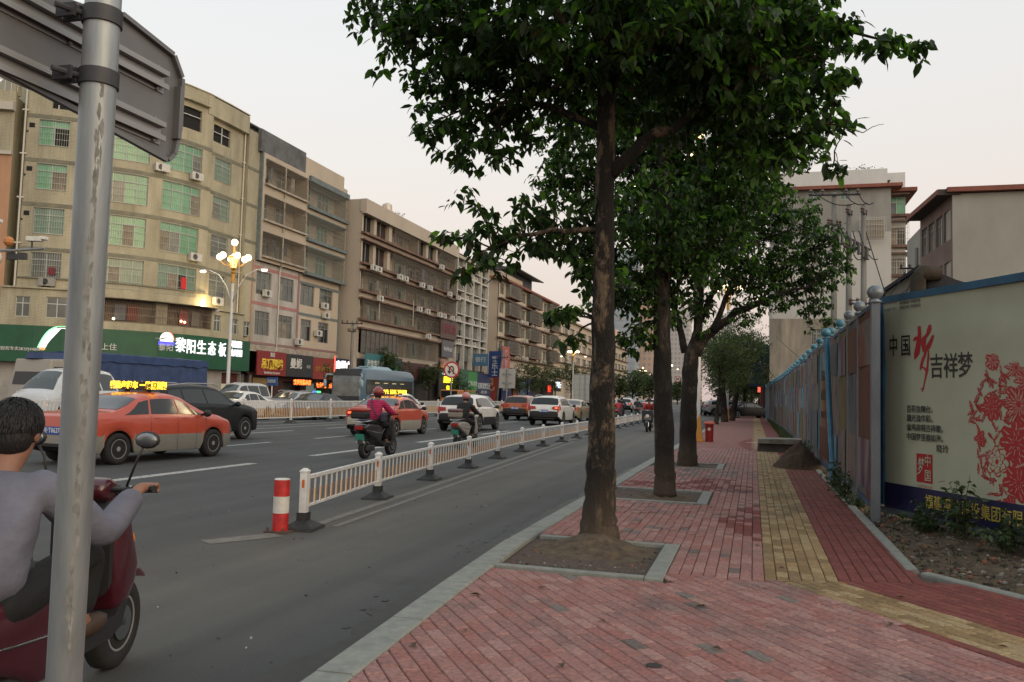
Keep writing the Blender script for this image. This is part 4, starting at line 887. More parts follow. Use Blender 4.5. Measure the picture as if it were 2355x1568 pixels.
m2 = MB(); m2.prism([(-50, 25.2), (-39.5, 23.6), (-39.5, 23.8), (-50, 25.4)], 138, 156, 'y'); m2.box((-45, 147, 22.5), (7, 15, 2.6)); m2.build('roof_shed', M('dark_shed', (.04, .045, .05), .7), D)
PSs = PDp
for a, b, z0, z1, c, lb_, tx, cc, sz in ((.0, 4.2, 5.0, 9.2, (.30, .08, .07), 'vertical red board with pale characters on the beige block corner', '口\n腔', 1.6, (.5, .3, .28)), (.2, 5.4, .9, 4.4, (.015, .02, .10), 'navy board with white characters behind the leaning utility pole', '鑫安建材', 1.1, (.5, .5, .55)), (5.6, 9.5, .9, 3.6, (.22, .05, .02), 'orange-red board behind the grey square sign', '', (.5, .5, .5), .5), (9.6, 14, .9, 4, (.08, .16, .22), 'washed-out blue board right of the grey square sign', '', (.4, .4, .4), .5), (14.2, 19, .8, 4.4, (.015, .02, .10), 'second navy board with white characters beside the trees', '鑫安二', 1.1, (.5, .5, .55))):
    simple_sign(PSs, a, b, z0, z1, c, lb_, tx, cc, sz, d=.95, line=1)
t = simple_sign(PSs, 27.5, 30.5, 2.0, 3.8, (.1, .01, .01), 'small lit red sign glowing between the street trees', '烤肉', 1.3, (1, .05, .02), lit=2.0, d=1.5)
t = simple_sign(PSs, 34.5, 40, 2.6, 5.0, (.01, .01, .01), 'lit white characters in the gap between the street trees', '农商银行', 1.35, (.8, .95, 1), lit=1.6, d=1.2)
t = thing('wall_sign', 'big red panel with a gold bracket emblem on the gap wall behind the blue signs', 'sign', (-38.6, 118.6, .5))
MB().box((.3, 0, 2.1), (3.3, .2, 4.2)).build('board', M('wall_red', (.30, .05, .045), .6), t); place_text('己', 2.2, M('gold_let', (.5, .36, .16), .5), (.4, -.12, 2.5), (1, 0, 0), parent=t, bold=.03)
def plain_block(P, z1, name, label, mat, floors, wn, depth=14, trim=None, group=None):
    o = thing(name, label, 'building', group=group); mb = MB(); L = P.L
    hs = []
    for z in floors:
        for k in range(wn):
            a = L*(k+.15)/wn; b = L*(k+.85)/wn; hs.append((a, b, z, z+1.7))
    fwall(mb, P, 0, L, 0, z1, hs, dep=.5); body(P, 0, L, 0, z1, depth, o, mat, d=-.05)
    fbox(mb, P, 0, L, z1, z1+.35, -.5, .7, 1)
    for z in floors: fbox(mb, P, 0, L, z-.25, z-.08, 0, .6, 2)
    mb.build('facade', [mat, trim or ledgeB, ledgeC], o)
    for h in hs: window(P, *h, o, d=-.3, gl=R.choice([gl_grey, gl_dark]), fr=frame_g, cols=3, bars=None)
    return o
PE = Path([(-39.5, 166), (-39.5, 215)]); plain_block(PE, 18.2, 'apartment_block', 'beige block with long grey balcony strips just left of the nearest trunk', beige2, (15.2, 12.1, 9.0, 5.9), 7, trim=beige)
PF = Path([(-38.5, 219), (-38.5, 262)]); plain_block(PF, 16.5, 'apartment_block', 'low cream block far down the street beyond the beige ones', beige, (13, 10, 7), 7)
def tower(x, y, wx, wy, h, mat, label, n=6, fl=3.1, band=True):
    o = thing('tower_block', label, 'building', (x, y, 0), group='tower blocks at the end of the street')
    mb = MB(); mb.box((0, 0, h/2), (wx, wy, h)); mb.box((0, 0, h+.6), (wx*.5, wy*.5, 5)); mb.build('wall', mat, o)
    wb = MB(); k = 0
    for i in range(n):
        xx = -wx/2+wx*(i+.5)/n
        z = 4
        while z < h-2: wb.box((xx, -wy/2-.05, z), (wx/n*.5, .3, 1.7)); z += fl
    for i in range(4):
        yy = -wy/2+wy*(i+.5)/4; z = 4
        while z < h-2: wb.box((-wx/2-.05, yy, z), (.3, wy/4*.5, 1.7)); wb.box((wx/2+.05, yy, z), (.3, wy/4*.5, 1.7)); z += fl
    wb.build('windows', M('hazed_tower_glass', (.34, .33, .33), .4), o, kind='stuff')  # window colour paled to put the distance haze into it
def tpos(px, Y): p = gy(px, 900, Y); return p.x
hz_a = M('tower_pale', (.55, .52, .49), .8); hz_b = M('tower_pink', (.55, .40, .31), .8); hz_c = M('tower_blue', (.30, .36, .41), .6); hz_d = M('tower_grey', (.48, .46, .45), .8)  # tower wall colours kept pale, with the far haze mixed in
tower(tpos(1428, 420), 420, 16, 16, 74, hz_c, 'tall blue glass tower showing just right of the first trunk')
tower(tpos(1452, 460), 460, 18, 18, 66, hz_a, 'pale tower right of the blue glass one')
tower(tpos(1480, 440), 440, 16, 16, 48, hz_b, 'salmon tower left of the second trunk')
tower(tpos(1512, 520), 520, 14, 18, 56, hz_d, 'grey tower partly behind the second trunk')
tower(tpos(1560, 560), 560, 15, 18, 60, hz_d, 'grey-pink tower between the second and third trunks')
tower(tpos(1583, 600), 600, 18, 18, 46, hz_b, 'pinkish tower low behind the speed limit sign')
tower(tpos(1400, 380), 380, 14, 16, 30, hz_b, 'low brick-coloured tower behind the street lamps')
Rb = thing('apartment_block', 'tall grey and white block with red roof edge behind the hoarding, roof plants on top', 'building')
y1 = 80.; xr = 11.75; xl = 1.6
mb = MB()
PR = Path([(xl, y1), (xr, y1)])      # faces the camera: outward normal is -Y
rw = [(px0, py0, px1, py1) for px0, py0, px1, py1 in ((1858, 436, 1885, 461), (1932, 434, 1955, 458), (1865, 510, 1888, 545), (1930, 512, 1950, 545))]
whole = [WP(*q, PR) for q in rw]
fwall(mb, PR, 0, PR.L, 17.2, 21.6, [h for h in whole if h[2] > 17.3], m=0); fwall(mb, PR, 0, PR.L, 9.3, 17.2, [h for h in whole if h[2] < 17.3], m=1)
fwall(mb, PR, -.2, PR.L, 0, 9.3, [WP(1866, 757, 1890, 795, PR)], d=.25, m=2); fbox(mb, PR, -2, PR.L+.9, 21.2, 21.5, -8, .55, 3); fbox(mb, PR, -3, PR.L-.3, 21.5, 22.95, -.3, .05, 4)
mb.quad((xr, y1, 0), (xr, y1+16, 0), (xr, y1+16, 21.6), (xr, y1, 21.6), 1); mb.quad((xl, y1+16, 0), (xl, y1, 0), (xl, y1, 21.6), (xl, y1+16, 21.6), 1)
mb.quad((xl, y1, 21.9), (xr, y1, 21.9), (xr, y1+16, 21.9), (xl, y1+16, 21.9), 1)
stainw = M('stained_render', (.16, .145, .125), .9, var=.5, vs=.9, world=True, stretch=(1, 1, .18), col2=(.40, .345, .27))
mb.build('wall', [M('grey_render', (.27, .265, .245), .9, var=.2, vs=.6, world=True, stretch=(1, 1, .3)), M('pale_render', (.45, .44, .41), .9, var=.2, vs=.6, world=True, stretch=(1, 1, .25), col2=(.51, .50, .465)), stainw, M('red_coping'), tilewall('white_parapet', (.64, .64, .62), (.62, .62, .60), (.5, .5, .49), stain=.15)], Rb)
for h in whole: window(PR, *h, Rb, gl=gl_green2, cols=2, top=0, bars=None)
window(PR, *WP(1866, 757, 1890, 795, PR), Rb, d=.1, gl=gl_grey, cols=2, bars='w', bd=.5)
h = WP(1958, 862-0, 1990, 863, PR)
cw = WP(1988-10, 505, 2033, 545, PR); m2 = MB(); s0_, z1_ = PR.hit(1975, 503); s1_, z0_ = PR.hit(2037, 556)
window(PR, s0_+.1, s1_-.1, z0_+.3, z1_-.1, Rb, d=.05, gl=curt, cols=3, bars=None); m2 = MB()
cage(PR, s0_, s1_, z0_, z1_, Rb, d=.5, sp=.14, mat=M('cage_cream', (.45, .42, .36), .5), w_=.03)
PR2 = Path([(xr, y1+1.2), (xr+1.75, y1+1.2)])
for y0_, y1_ in ((520, 612), (664, 690)): pass
for k, (py0, py1, glz) in enumerate(((448, 492, 1), (510, 563, 0), (585, 630, 0), (670, 705, 0))):
    zt = gy(2070, py0, y1+1.2).z; zb = gy(2070, py1, y1+1.2).z
    m2 = MB(); fbox(m2, PR2, -.2, 1.7, zb-.25, zb, -1.5, .2); fbox(m2, PR2, -.2, 1.7, zt, zt+.18, -1.5, .25); fbox(m2, PR2, -.2, 1.4, zb-1.2, zb-.25, -1.5, -.2, 1); m2.build('balcony_slab', [ledgeC, M('pale_render')], Rb)
    window(PR2, .0, 1.5, zb+.05, zt-.05, Rb, d=-.8, gl=gl_green if glz else gl_grey, cols=2, bars=None)
    if not glz: cage(PR2, -.1, 1.65, zb, zt, Rb, d=.1, sp=.13, mat=M('cage_cream'), w_=.03)
m2 = MB(); fbox(m2, PR2, -1, 2.3, 21.0, 21.35, -6, .5); fbox(m2, PR2, -1, 1.4, 21.35, 22.9, -.4, -.2, 1); m2.build('roof_edge', [M('red_coping'), M('white_parapet')], Rb)
def at_px(px, py, Y): return gy(px, py, Y)
tkm = M('steel_tank', (.42, .38, .30), .35, metal=.7)
for px, lb_ in ((1812+32, 'round steel water tank on the white parapet, left one'), (1880, 'round steel water tank on the white parapet, half hidden right one')):
    p = at_px(px, 405, 84); o = MB().lathe([(.01, 0), (.75, .02), (.8, .4), (.75, .95), (.35, 1.2), (.01, 1.25)], (0, 0, 0), 14).build('water_tank', tkm, smooth=rad(40)); o.location = (p.x, 84, 22.6); tag(o, lb_, 'water tank')
m2 = MB(); m2.box((1.95, 70, 3.4), (.12, .12, 6.6)); tag(m2.build('white_pipe', M('pipe_white')), 'thin white standpipe rising behind the blue finials of the hoarding', 'pipe') if 0 else None
R2 = thing('apartment_block', 'plain grey gable with red coping at the right frame edge', 'building')
P2 = Path([(10.45, 50), (24, 50)]); P2s = Path([(8.6, 62), (10.45, 50)])
mb = MB(); fwall(mb, P2, 0, P2.L, 0, 13.35, []); fbox(mb, P2, -.3, P2.L, 13.4, 13.66, -6, .35, 1)
mb.build('gable_wall', [M('gable_render', (.30, .295, .26), .9, var=.12, vs=.5, world=True, stretch=(1, 1, .6)), M('red_coping')], R2)
mb = MB(); c0 = [(10.45, 50), (8.2, 66)]; PS = Path([(10.03, 56.8), (10.45, 50)])
hh = [(.35+k*1.62, .35+k*1.62+1.25, z, z+1.7) for z in (10.9, 8.0) for k in range(4)]
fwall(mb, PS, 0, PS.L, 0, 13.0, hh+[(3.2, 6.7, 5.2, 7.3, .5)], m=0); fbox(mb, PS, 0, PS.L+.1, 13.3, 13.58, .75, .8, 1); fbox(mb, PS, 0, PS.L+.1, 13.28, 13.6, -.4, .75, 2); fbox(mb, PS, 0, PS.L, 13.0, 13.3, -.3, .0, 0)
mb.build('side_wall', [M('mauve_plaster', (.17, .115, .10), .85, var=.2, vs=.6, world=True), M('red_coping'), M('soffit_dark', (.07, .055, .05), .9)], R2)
for h_ in hh: window(PS, *h_, R2, gl=gl_grey, fr=frame_g, cols=3, bars=None)
cage(PS, 3.2, 6.7, 5.2, 7.3, R2, d=.4, sp=.15, mat=bars_d); body(P2, 0, P2.L, 0, 13.3, 14, R2, M('gable_render'), d=-.05)
o = thing('tin_shed', 'low sheds with grey pitched roofs glimpsed between the two right-hand blocks', 'shed'); m2 = MB(); q = at_px(2105, 640, 62)
m2.prism([(8.5, 6), (8.5, 9.2), (11, 11.0), (15, 12.2), (15, 6)], 60, 66, 'y'); m2.build('wall', M('gable_render'), o); m2 = MB(); m2.prism([(8.2, 9.1), (11, 11.1), (15, 12.3), (15, 12.5), (11, 11.35), (8.2, 9.35)], 59.6, 66, 'y'); m2.build('roof', M('dark_shed'), o)
o = thing('street_hoarding_shop', 'narrow shop fronts with green, blue and red signs at the far end of the hoarding', 'shop', (0, 0, 0))
m2 = MB(); m2.box((2.9, 92, 2.6), (4, 18, 5.2)); m2.build('wall', M('shop_dark'), o)
m2 = MB(); m2.box((.95, 86, 4.9), (.1, 1.5, 4.2)); m2.box((1.3, 84.9, 5.0), (1.3, .15, 4.4)); m2.build('sign_panel', M('shop_green_panel', (.01, .05, .04), .5), o)
m2 = MB(); m2.box((.2, 88, 4.4), (1.3, .15, 2.4)); m2.build('sign_panel', M('shop_blue_panel', (.015, .05, .16), .5), o)
m2 = MB(); m2.box((.85, 84.4, 2.8), (.9, .1, .5)); m2.build('lit_sign', M('neon_red'), o); m2 = MB(); m2.box((.9, 85, 1.9), (.5, 3, 2.6)); m2.build('door_wall', M('shop_red_wall', (.20, .04, .03), .7), o)
# ================================================================== HOARDING AND BILLBOARD
PHp = [(1.53, 11.75), (1.5, 20), (1.53, 32), (1.5, 46), (1.3, 60), (1.02, 78.5)]
hp = [Vector(p) for p in PHp]; hc = [0]
for a, b in zip(hp, hp[1:]): hc.append(hc[-1]+(b-a).length)
def hat(t):
    i = 0
    while i < len(hc)-2 and t > hc[i+1]: i += 1
    u = (t-hc[i])/(hc[i+1]-hc[i]); return hp[i].lerp(hp[i+1], u)
RLp = random.Random(21)
H = thing('hoarding', 'long printed site hoarding with ball-topped posts receding along the pavement', 'fence')
def artmat(nm, cols, sc=1.2, seed=0, st=(1, 1, .6)):
    m = M(nm, (.3, .3, .3), .55, spec=.12); cols = [tuple(q*.5 for q in c) for c in cols]; t = m.node_tree; b = t.nodes['Principled BSDF']; g = t.nodes.new('ShaderNodeNewGeometry'); mp = t.nodes.new('ShaderNodeMapping'); mp.inputs['Location'].default_value = (seed*3.1, seed*1.7, seed*2.3); mp.inputs['Scale'].default_value = st
    n = t.nodes.new('ShaderNodeTexNoise'); n.inputs['Scale'].default_value = sc; n.inputs['Detail'].default_value = 5; n.inputs['Roughness'].default_value = .65; n.inputs['Distortion'].default_value = .6
    r = t.nodes.new('ShaderNodeValToRGB'); e = r.color_ramp.elements; e[0].position = .3; e[0].color = (*cols[0], 1); e[1].position = .72; e[1].color = (*cols[-1], 1)
    for k, c in enumerate(cols[1:-1]): q = e.new(.3+.42*(k+1)/(len(cols)-1)); q.color = (*c, 1)
    t.links.new(g.outputs['Position'], mp.inputs[0]); t.links.new(mp.outputs[0], n.inputs['Vector']); t.links.new(n.outputs['Fac'], r.inputs[0]); t.links.new(r.outputs[0], b.inputs['Base Color']); return m
arts = [artmat('print_rust', [(.10, .05, .04), (.18, .09, .06), (.22, .07, .05), (.30, .16, .10)], seed=1), artmat('print_slate', [(.05, .07, .10), (.14, .17, .20), (.25, .26, .27), (.20, .14, .12)], seed=2),
        artmat('print_ochre', [(.08, .07, .05), (.20, .16, .09), (.30, .25, .12), (.16, .12, .11)], seed=3), artmat('print_mauve', [(.16, .11, .10), (.27, .21, .20), (.33, .27, .25), (.20, .13, .12)], seed=4, sc=1.6),
        artmat('print_flame', [(.10, .035, .03), (.34, .12, .05), (.30, .27, .22), (.42, .32, .12)], seed=5), artmat('print_cyan', [(.05, .13, .20), (.20, .38, .44), (.40, .46, .46), (.28, .16, .18)], seed=6),
        artmat('print_blue', [(.04, .05, .16), (.20, .10, .16), (.38, .34, .34), (.10, .16, .30)], seed=7), artmat('print_red', [(.22, .04, .04), (.32, .13, .10), (.30, .30, .28), (.10, .05, .06)], seed=8)]
seqm = [0, 1, 2, 3, 4, 7, 3, 6, 5, 6, 4, 1, 7, 3, 5, 1, 0, 6, 2, 7, 5, 3, 1, 6, 0, 7, 2, 5, 1, 3, 7, 0, 5, 2, 6, 1]
grey_post = M('post_grey', (.17, .19, .21), .45, metal=.4, var=.2, vs=3, stretch=(1, 1, .3)); blue_post = M('post_blue', (.035, .15, .27), .5, var=.35, vs=6, col2=(.09, .26, .38)); ball_m = [M('ball_grey', (.20, .23, .25), .35, metal=.4, var=.3, vs=8), M('ball_blue', (.06, .20, .28), .4, var=.3, vs=8)]
blue_frame = M('frame_blue', (.018, .065, .13), .5, var=.3, vs=3)
pos = [0, 1.65, 3.0, 4.45, 6.15, 9.1, 11.2]; 
while pos[-1] < hc[-1]-2.2: pos.append(pos[-1]+2.15)
ballme = MB().lathe([(.001, -.12), (.07, -.115), (.075, -.09), (.04, -.075), (.055, -.06), (.082, -.03), (.092, .01), (.082, .05), (.055, .08), (.02, .095), (.001, .097)], (0, 0, 0), 14)
bme = [ballme.mesh('finial', ball_m[0], True), ballme.mesh('finial', ball_m[1], True)]
for i, t_ in enumerate(pos):
    p = hat(t_); q = hat(min(t_+.1, hc[-1])); ang = math.atan2(q.y-p.y, q.x-p.x); k = 0 if i < 3 else 1
    w_ = .11 if i == 0 else .07
    po = MB().box((0, 0, 1.47), (w_, w_, 2.96)).build('post', grey_post if k == 0 else blue_post, H, bevel=.006); po.location = (p.x, p.y, 0); po.rotation_euler = (0, R.uniform(-.006, .006), ang)
    f = obj('finial', bme[k], po, (0, 0, 3.07)); s_ = 1.15 if i == 0 else (.95 if k == 0 else .88); f.scale = (s_,)*3
    if i < len(pos)-1:
        c = hat(pos[i+1]); d = (c-p).normalized(); a = p+d*.06; b = c-d*.06; n = Vector((-d.y, d.x))*1.0   # n points to -X side
        z0 = .30+R.uniform(-.03, .03); z1 = 2.88+R.uniform(-.03, .03); off = n*(.015+R.uniform(0, .012))
        nseg = 6; pb = MB()
        for s in range(nseg):
            u0, u1 = s/nseg, (s+1)/nseg
            def W(u): return .012*math.sin(u*math.pi*2+i)
            q0 = a.lerp(b, u0)+off+n*W(u0); q1 = a.lerp(b, u1)+off+n*W(u1)
            pb.quad((q0.x, q0.y, z0), (q1.x, q1.y, z0), (q1.x, q1.y, z1), (q0.x, q0.y, z1)); r0 = q0-n*.02; r1 = q1-n*.02
            pb.quad((r1.x, r1.y, z0), (r0.x, r0.y, z0), (r0.x, r0.y, z1), (r1.x, r1.y, z1))
        pb.build('printed_panel', arts[seqm[i % len(seqm)]], H, smooth=True)
        if i < 22:
            for zz0, zz1, k2 in ((z0+.12, z0+.12+RLp.uniform(.6, 1.1), RLp.randrange(8)), (z1-RLp.uniform(.5, .9), z1-.12, RLp.randrange(8))):
                q = MB(); u0, u1 = RLp.uniform(.06, .14), RLp.uniform(.86, .95); c0 = a.lerp(b, u0)+off+n*.0155; c1 = a.lerp(b, u1)+off+n*.0155; q.quad((c0.x, c0.y, zz0), (c1.x, c1.y, zz0), (c1.x, c1.y, zz1), (c0.x, c0.y, zz1)); q.build('printed_picture', arts[k2], H)
        for z_, hh_ in ((z1+.03, .06), (z0-.04, .08)):
            fb_ = MB(); m_ = (a+b)/2; L_ = (b-a).length; fb_.box((m_.x+off.x*.5, m_.y+off.y*.5, z_), (L_, .045, hh_), rz=ang); fb_.build('panel_frame', blue_frame if i != 1 else grey_post, H)
        sk = MB(); m_ = (a+b)/2; sk.box((m_.x+off.x, m_.y+off.y, z0-.0+.12), ((b-a).length, .012, .22), rz=ang); sk.build('kick_strip', M('kick_strip', (.06, .075, .095), .5, var=.3, vs=4), H)
        if i in (4,):   # dark block lettering on the pale printed panel
            for r_ in range(3): place_text(['文明城市', '你我共建', '讲文明树新风'][r_], .26 if r_ < 2 else .16, M('print_ink', (.06, .045, .045), .6), ((a.x+b.x)/2+off.x+n.x*.03, (a.y+b.y)/2+off.y, 2.2-.42*r_), (0, -1, 0), parent=H, ext=.002)
lp = MB().tube([(1.40, 16.15, .05), (1.36, 16.5, 1.5), (1.33, 16.85, 2.85)], .05, 8); o = lp.build('leaning_post', blue_post, smooth=rad(40)); tag(o, 'loose blue post leaning against the hoarding before the pale lettered panel', 'post')
obj('finial', bme[1], o, (1.325, 16.87, 2.95))
PBB = Path([(1.70, 12.25), (3.95, 7.85)])
BB = thing('billboard', 'large cream public notice board with red and black characters facing the pavement', 'billboard')
def bsz(x, y): return PBB.hit(x, y)
L_ = PBB.L
cream = M('cream_vinyl', (.36, .39, .29), .5, spec=.3, var=.10, vs=2.2, world=True, col2=(.40, .43, .33))
vb = MB(); nx, nz = 60, 40; z0, z1 = .26, 2.98
def vin(s, z):
    tz = (z-.56)/2.42; return .034+.018*math.sin(9*(tz-.12*math.sin(1.2*s+.5))+.6*s)*max(0, tz-.35)*1.6+.012*math.sin(26*(tz+.09*(s-1.5)**2*.3))*max(0, tz-.6)*1.8
for r in range(nz+1):
    for k in range(nx+1):
        s = .08+(L_-.1)*k/nx; z = .56+(z1-.56)*r/nz; tz = (z-.56)/(z1-.56)
        vb.v.append(tuple(PBB.at(s, z, vin(s, z))))
for r in range(nz):
    for k in range(nx): q = r*(nx+1)+k; vb.f.append([q, q+1, q+nx+2, q+nx+1]); vb.m.append(0)
vb.build('vinyl_sheet', cream, BB, smooth=True)
mb = MB(); fbox(mb, PBB, 0, L_, 2.98, 3.07, -.03, .07); fbox(mb, PBB, 0, .075, .28, 2.98, -.03, .06); mb.build('frame', M('frame_teal_blue', (.015, .085, .16), .5, var=.3, vs=3), BB)
mb = MB(); fbox(mb, PBB, .0, L_, .17, .25, -.03, .05); fbox(mb, PBB, .05, .12, 0.02, .17, -.02, .04); fbox(mb, PBB, 1.9, 1.97, 0.02, .17, -.02, .04); mb.build('bottom_rail', M('rail_grey_blue', (.07, .10, .12), .5, var=.4, vs=4), BB)
mb = MB(); fbox(mb, PBB, .075, L_, .255, .58, .0, .045); mb.build('blue_band', M('band_navy', (.010, .012, .055), .45, var=.3, vs=3), BB)
mb = MB(); fbox(mb, PBB, 0, L_, .3, 3.0, -.05, -.035); mb.build('backing', steel_gray, BB)
red_print = M('red_print', (.34, .018, .02), .5); ink = M('black_print', (.018, .022, .02), .5); yprint = M('yellow_print', (.42, .34, .05), .5, var=.3, vs=20)
def btext(tx, x, y, size, mat, d=0, **k):
    s, z = bsz(x, y); return ptext(PBB, tx, size, mat, s, z, vin(s, z)+.007+(.004 if d == .056 else 0), BB, ext=.001, **k)
btext('中', 2061, 799, .30, ink, bold=.003, sx=.62); btext('国', 2089, 798, .30, ink, bold=.003, sx=.66)
btext('吉', 2159, 846, .315, ink, bold=.003, sx=.80); btext('祥', 2192, 845, .315, ink, bold=.003, sx=.80); btext('梦', 2226, 843, .315, ink, bold=.003, sx=.80)
for i, tx in enumerate(('百花妆舞台，', '晨光溢华彩。', '金鸡高唱吉祥歌，', '中国梦里春如海。')):
    s, z = bsz(2093, 941+21*i); ptext(PBB, tx, .098, ink, s, z, .052, BB, ext=.001, align='LEFT', bold=.001, sx=.93)
btext('晓玲', 2174, 1034, .11, ink, d=.052)
s, z = bsz(2133, 1165); tsz = .185; ptext(PBB, '福建漳龙建投集团有限公司', tsz, yprint, s+.02, .415, .05, BB, ext=.001, align='LEFT', sx=.82, bold=.002, spacing=1.04)
btext('讲文明树新风', 2056, 697, .05, M('faint_red_print', (.32, .20, .16), .5), d=.07); btext('公益广告', 2056, 712, .05, M('faint_grey_print', (.22, .24, .19), .5), d=.07, spacing=1.5)
btext('中国精神 中国形象\n中国文化 中国表达', 2102, 700, .05, M('faint_dark_print', (.10, .11, .09), .5), d=.075, line=1.2)
rb = MB()
def ribbon(pts, d=.066, mb=rb, m=0):
    P3 = []
    for i, (x, y, w_) in enumerate(pts):
        a = pts[max(i-1, 0)]; b = pts[min(i+1, len(pts)-1)]; dx, dy = b[0]-a[0], b[1]-a[1]; l = math.hypot(dx, dy) or 1; nx_, ny_ = -dy/l*w_, dx/l*w_
        s1, z1_ = bsz(x+nx_, y+ny_); s2, z2_ = bsz(x-nx_, y-ny_); P3.append((PBB.at(s1, z1_, vin(s1, z1_)+.005), PBB.at(s2, z2_, vin(s2, z2_)+.005)))
    for (a, b), (c, e) in zip(P3, P3[1:]): mb.quad(a, c, e, b, m)
for st in ([(2121, 750, 3.5), (2122, 765, 4), (2121, 780, 5), (2116, 800, 5), (2112, 816, 5), (2108, 827, .6)], [(2107, 784, .8), (2112, 779, 4), (2120, 776, 4)], [(2118, 815, 1), (2119, 800, 4), (2116, 790, 4)],
           [(2147, 747, 3), (2145, 757, 5), (2141, 768, 3.5), (2134, 777, 3.5), (2130, 795, 5), (2128, 810, 1)], [(2154, 771, 2.5), (2148, 784, 3.5), (2141, 797, 5), (2134, 808, 3), (2131, 815, 1)],
           [(2138, 771, 1.2), (2130, 776, 1.8), (2125, 788, 1), (2121, 800, .6)], [(2141, 805, 1), (2140, 820, 2.5), (2138, 838, 2), (2137, 852, 3), (2134, 866, 2), (2131, 880, 1.5), (2128, 896, 1.6), (2126, 901, .6)],
           [(2134, 812, 2.5), (2127, 826, 3), (2123, 842, 3), (2121, 851, 1)], [(2122, 843, 2), (2130, 846, 2), (2137, 855, 2.5)], [(2129, 897, 2), (2123, 893, 1)]): ribbon(st)
rb.build('brush_character', red_print, BB)
sb = MB(); 
def rect_px(x0, y0, x1, y1, d, mb, m=0):
    (a, b), (c, e) = bsz(x0, y0), bsz(x1, y1); zt, zb = b, e; mb.quad(PBB.at(a, zb, d), PBB.at(c, zb, d), PBB.at(c, zt, d), PBB.at(a, zt, d), m)
rect_px(2114, 1042, 2151, 1113, .039, sb); rect_px(2116, 1113, 2150, 1134, .039, sb, 1); sb.build('red_seal', [red_print, M('faded_red_print', (.30, .14, .11), .6, var=.5, vs=40, col2=(.36, .38, .29))], BB)
btext('中', 2141, 1062, .155, cream, d=.056, bold=.001, sx=.8); btext('国', 2141, 1096, .155, cream, d=.056, bold=.001, sx=.8); btext('梦', 2123, 1075, .24, cream, d=.056, bold=.002, sx=.5, shear=.3)
fl = MB()
RP = random.Random(11)
def flower(s, z, r, petals, kind):
    for ring in range(3):
        rr = r*(1-.30*ring)*(1 if kind != 1 else .95)
        for k in range(petals):
            a = 2*math.pi*(k+.5*ring)/petals+RP.uniform(-.14, .14); q = rr*RP.uniform(.82, 1.1); wd = (.30 if petals < 10 else .13)*q; cv = RP.uniform(-.25, .25)
            for lay, (w_, m_) in enumerate(((1, 0), ((.80 if kind == 2 else .13), 1 if kind != 2 else 2)) if kind != 1 else ((1, 0), (.35, 1))):
                e = []
                for sg in (1, -1):
                    u_ = range(8) if sg > 0 else range(7, -1, -1)
                    for j in u_:
                        u = .12+.88*j/7; l = q*u*(1 if lay == 0 else .9); ww = wd*w_*math.sin(math.pi*min(1, u*.93))**.55*(1+.22*math.sin(j*2.6+k)); aa = a+cv*u
                        e.append((l*math.cos(aa)-sg*ww*math.sin(aa), l*math.sin(aa)+sg*ww*math.cos(aa)))
                dd = .0385+.0012*ring+.0005*lay+.00006*k; fl.add([PBB.at(s+x, z+y, dd) for x, y in e], [list(range(len(e)))], m_)
    pts = [PBB.at(s+.15*r*math.cos(6.283*k/10)*RP.uniform(.8, 1.2), z+.15*r*math.sin(6.283*k/10), .0425) for k in range(10)]; fl.add(pts, [list(range(10))], 0)
def leafp(s, z, a, l, m=0):
    pts = []
    prof = [0, .5, .35, .8, .5, .95, .45, .6, .2, 0]; n = len(prof)
    for j, q in enumerate(prof): u = j/(n-1); pts.append((l*u*math.cos(a)-.35*l*q*.5*math.sin(a), l*u*math.sin(a)+.35*l*q*.5*math.cos(a)))
    for j in range(n-2, 0, -1): q = prof[j]; u = j/(n-1); pts.append((l*u*math.cos(a)+.35*l*q*.5*math.sin(a), l*u*math.sin(a)-.35*l*q*.5*math.cos(a)))
    fl.add([PBB.at(s+x, z+y, .0375) for x, y in pts], [list(range(len(pts)))], m)
    fl.add([PBB.at(s+.1*l*math.cos(a), z+.1*l*math.sin(a), .0382), PBB.at(s+l*.8*math.cos(a)+.01, z+l*.8*math.sin(a), .0382), PBB.at(s+l*.8*math.cos(a), z+l*.8*math.sin(a)+.008, .0382)], [(0, 1, 2)], 1)
flw = [(2292, 828, .13, 9, 1), (2345, 845, .17, 14, 1), (2287, 935, .16, 8, 0), (2350, 930, .24, 16, 1), (2345, 1020, .24, 8, 0), (2300, 1062, .20, 7, 2), (2262, 1008, .10, 6, 0), (2350, 1110, .22, 8, 0), (2330, 1160, .12, 7, 0), (2380, 980, .28, 8, 0), (2390, 1060, .3, 9, 0), (2370, 880, .2, 12, 1)]
for x, y, r, p, k in flw: s, z = bsz(x, y); flower(s, z, r, p, k)
RL = random.Random(5)
for i in range(110):
    x, y = RL.choice([(2275, 880), (2262, 960), (2280, 1000), (2275, 1090), (2295, 1115), (2320, 1140), (2310, 870), (2320, 980), (2265, 1050), (2340, 890), (2300, 900), (2345, 1070), (2300, 1000), (2255, 930), (2350, 1150), (2330, 960)])
    s, z = bsz(x+RL.uniform(-11, 11), y+RL.uniform(-22, 22)); leafp(s, z, RL.uniform(0, 6.28), RL.uniform(.08, .17))
fl.build('flower_print', [red_print, M('pale_pink_print', (.38, .25, .21), .5), cream], BB)
q = gy(2111, 628, 13.4); o = MB().tube([(q.x, 13.4, 2.4), (q.x, 13.4, q.z-.06), (q.x+.05, 13.4, q.z), (q.x+.3, 13.45, q.z+.0)], [.11, .11, .12, .11], 12).build('pipe_stub', M('rust_brown', (.045, .036, .024), .9, var=.4, vs=8), smooth=rad(60)); tag(o, 'short rusty brown pipe bend poking up behind the blue top frame of the billboard', 'pipe')
nm_ = MB(); n = 14
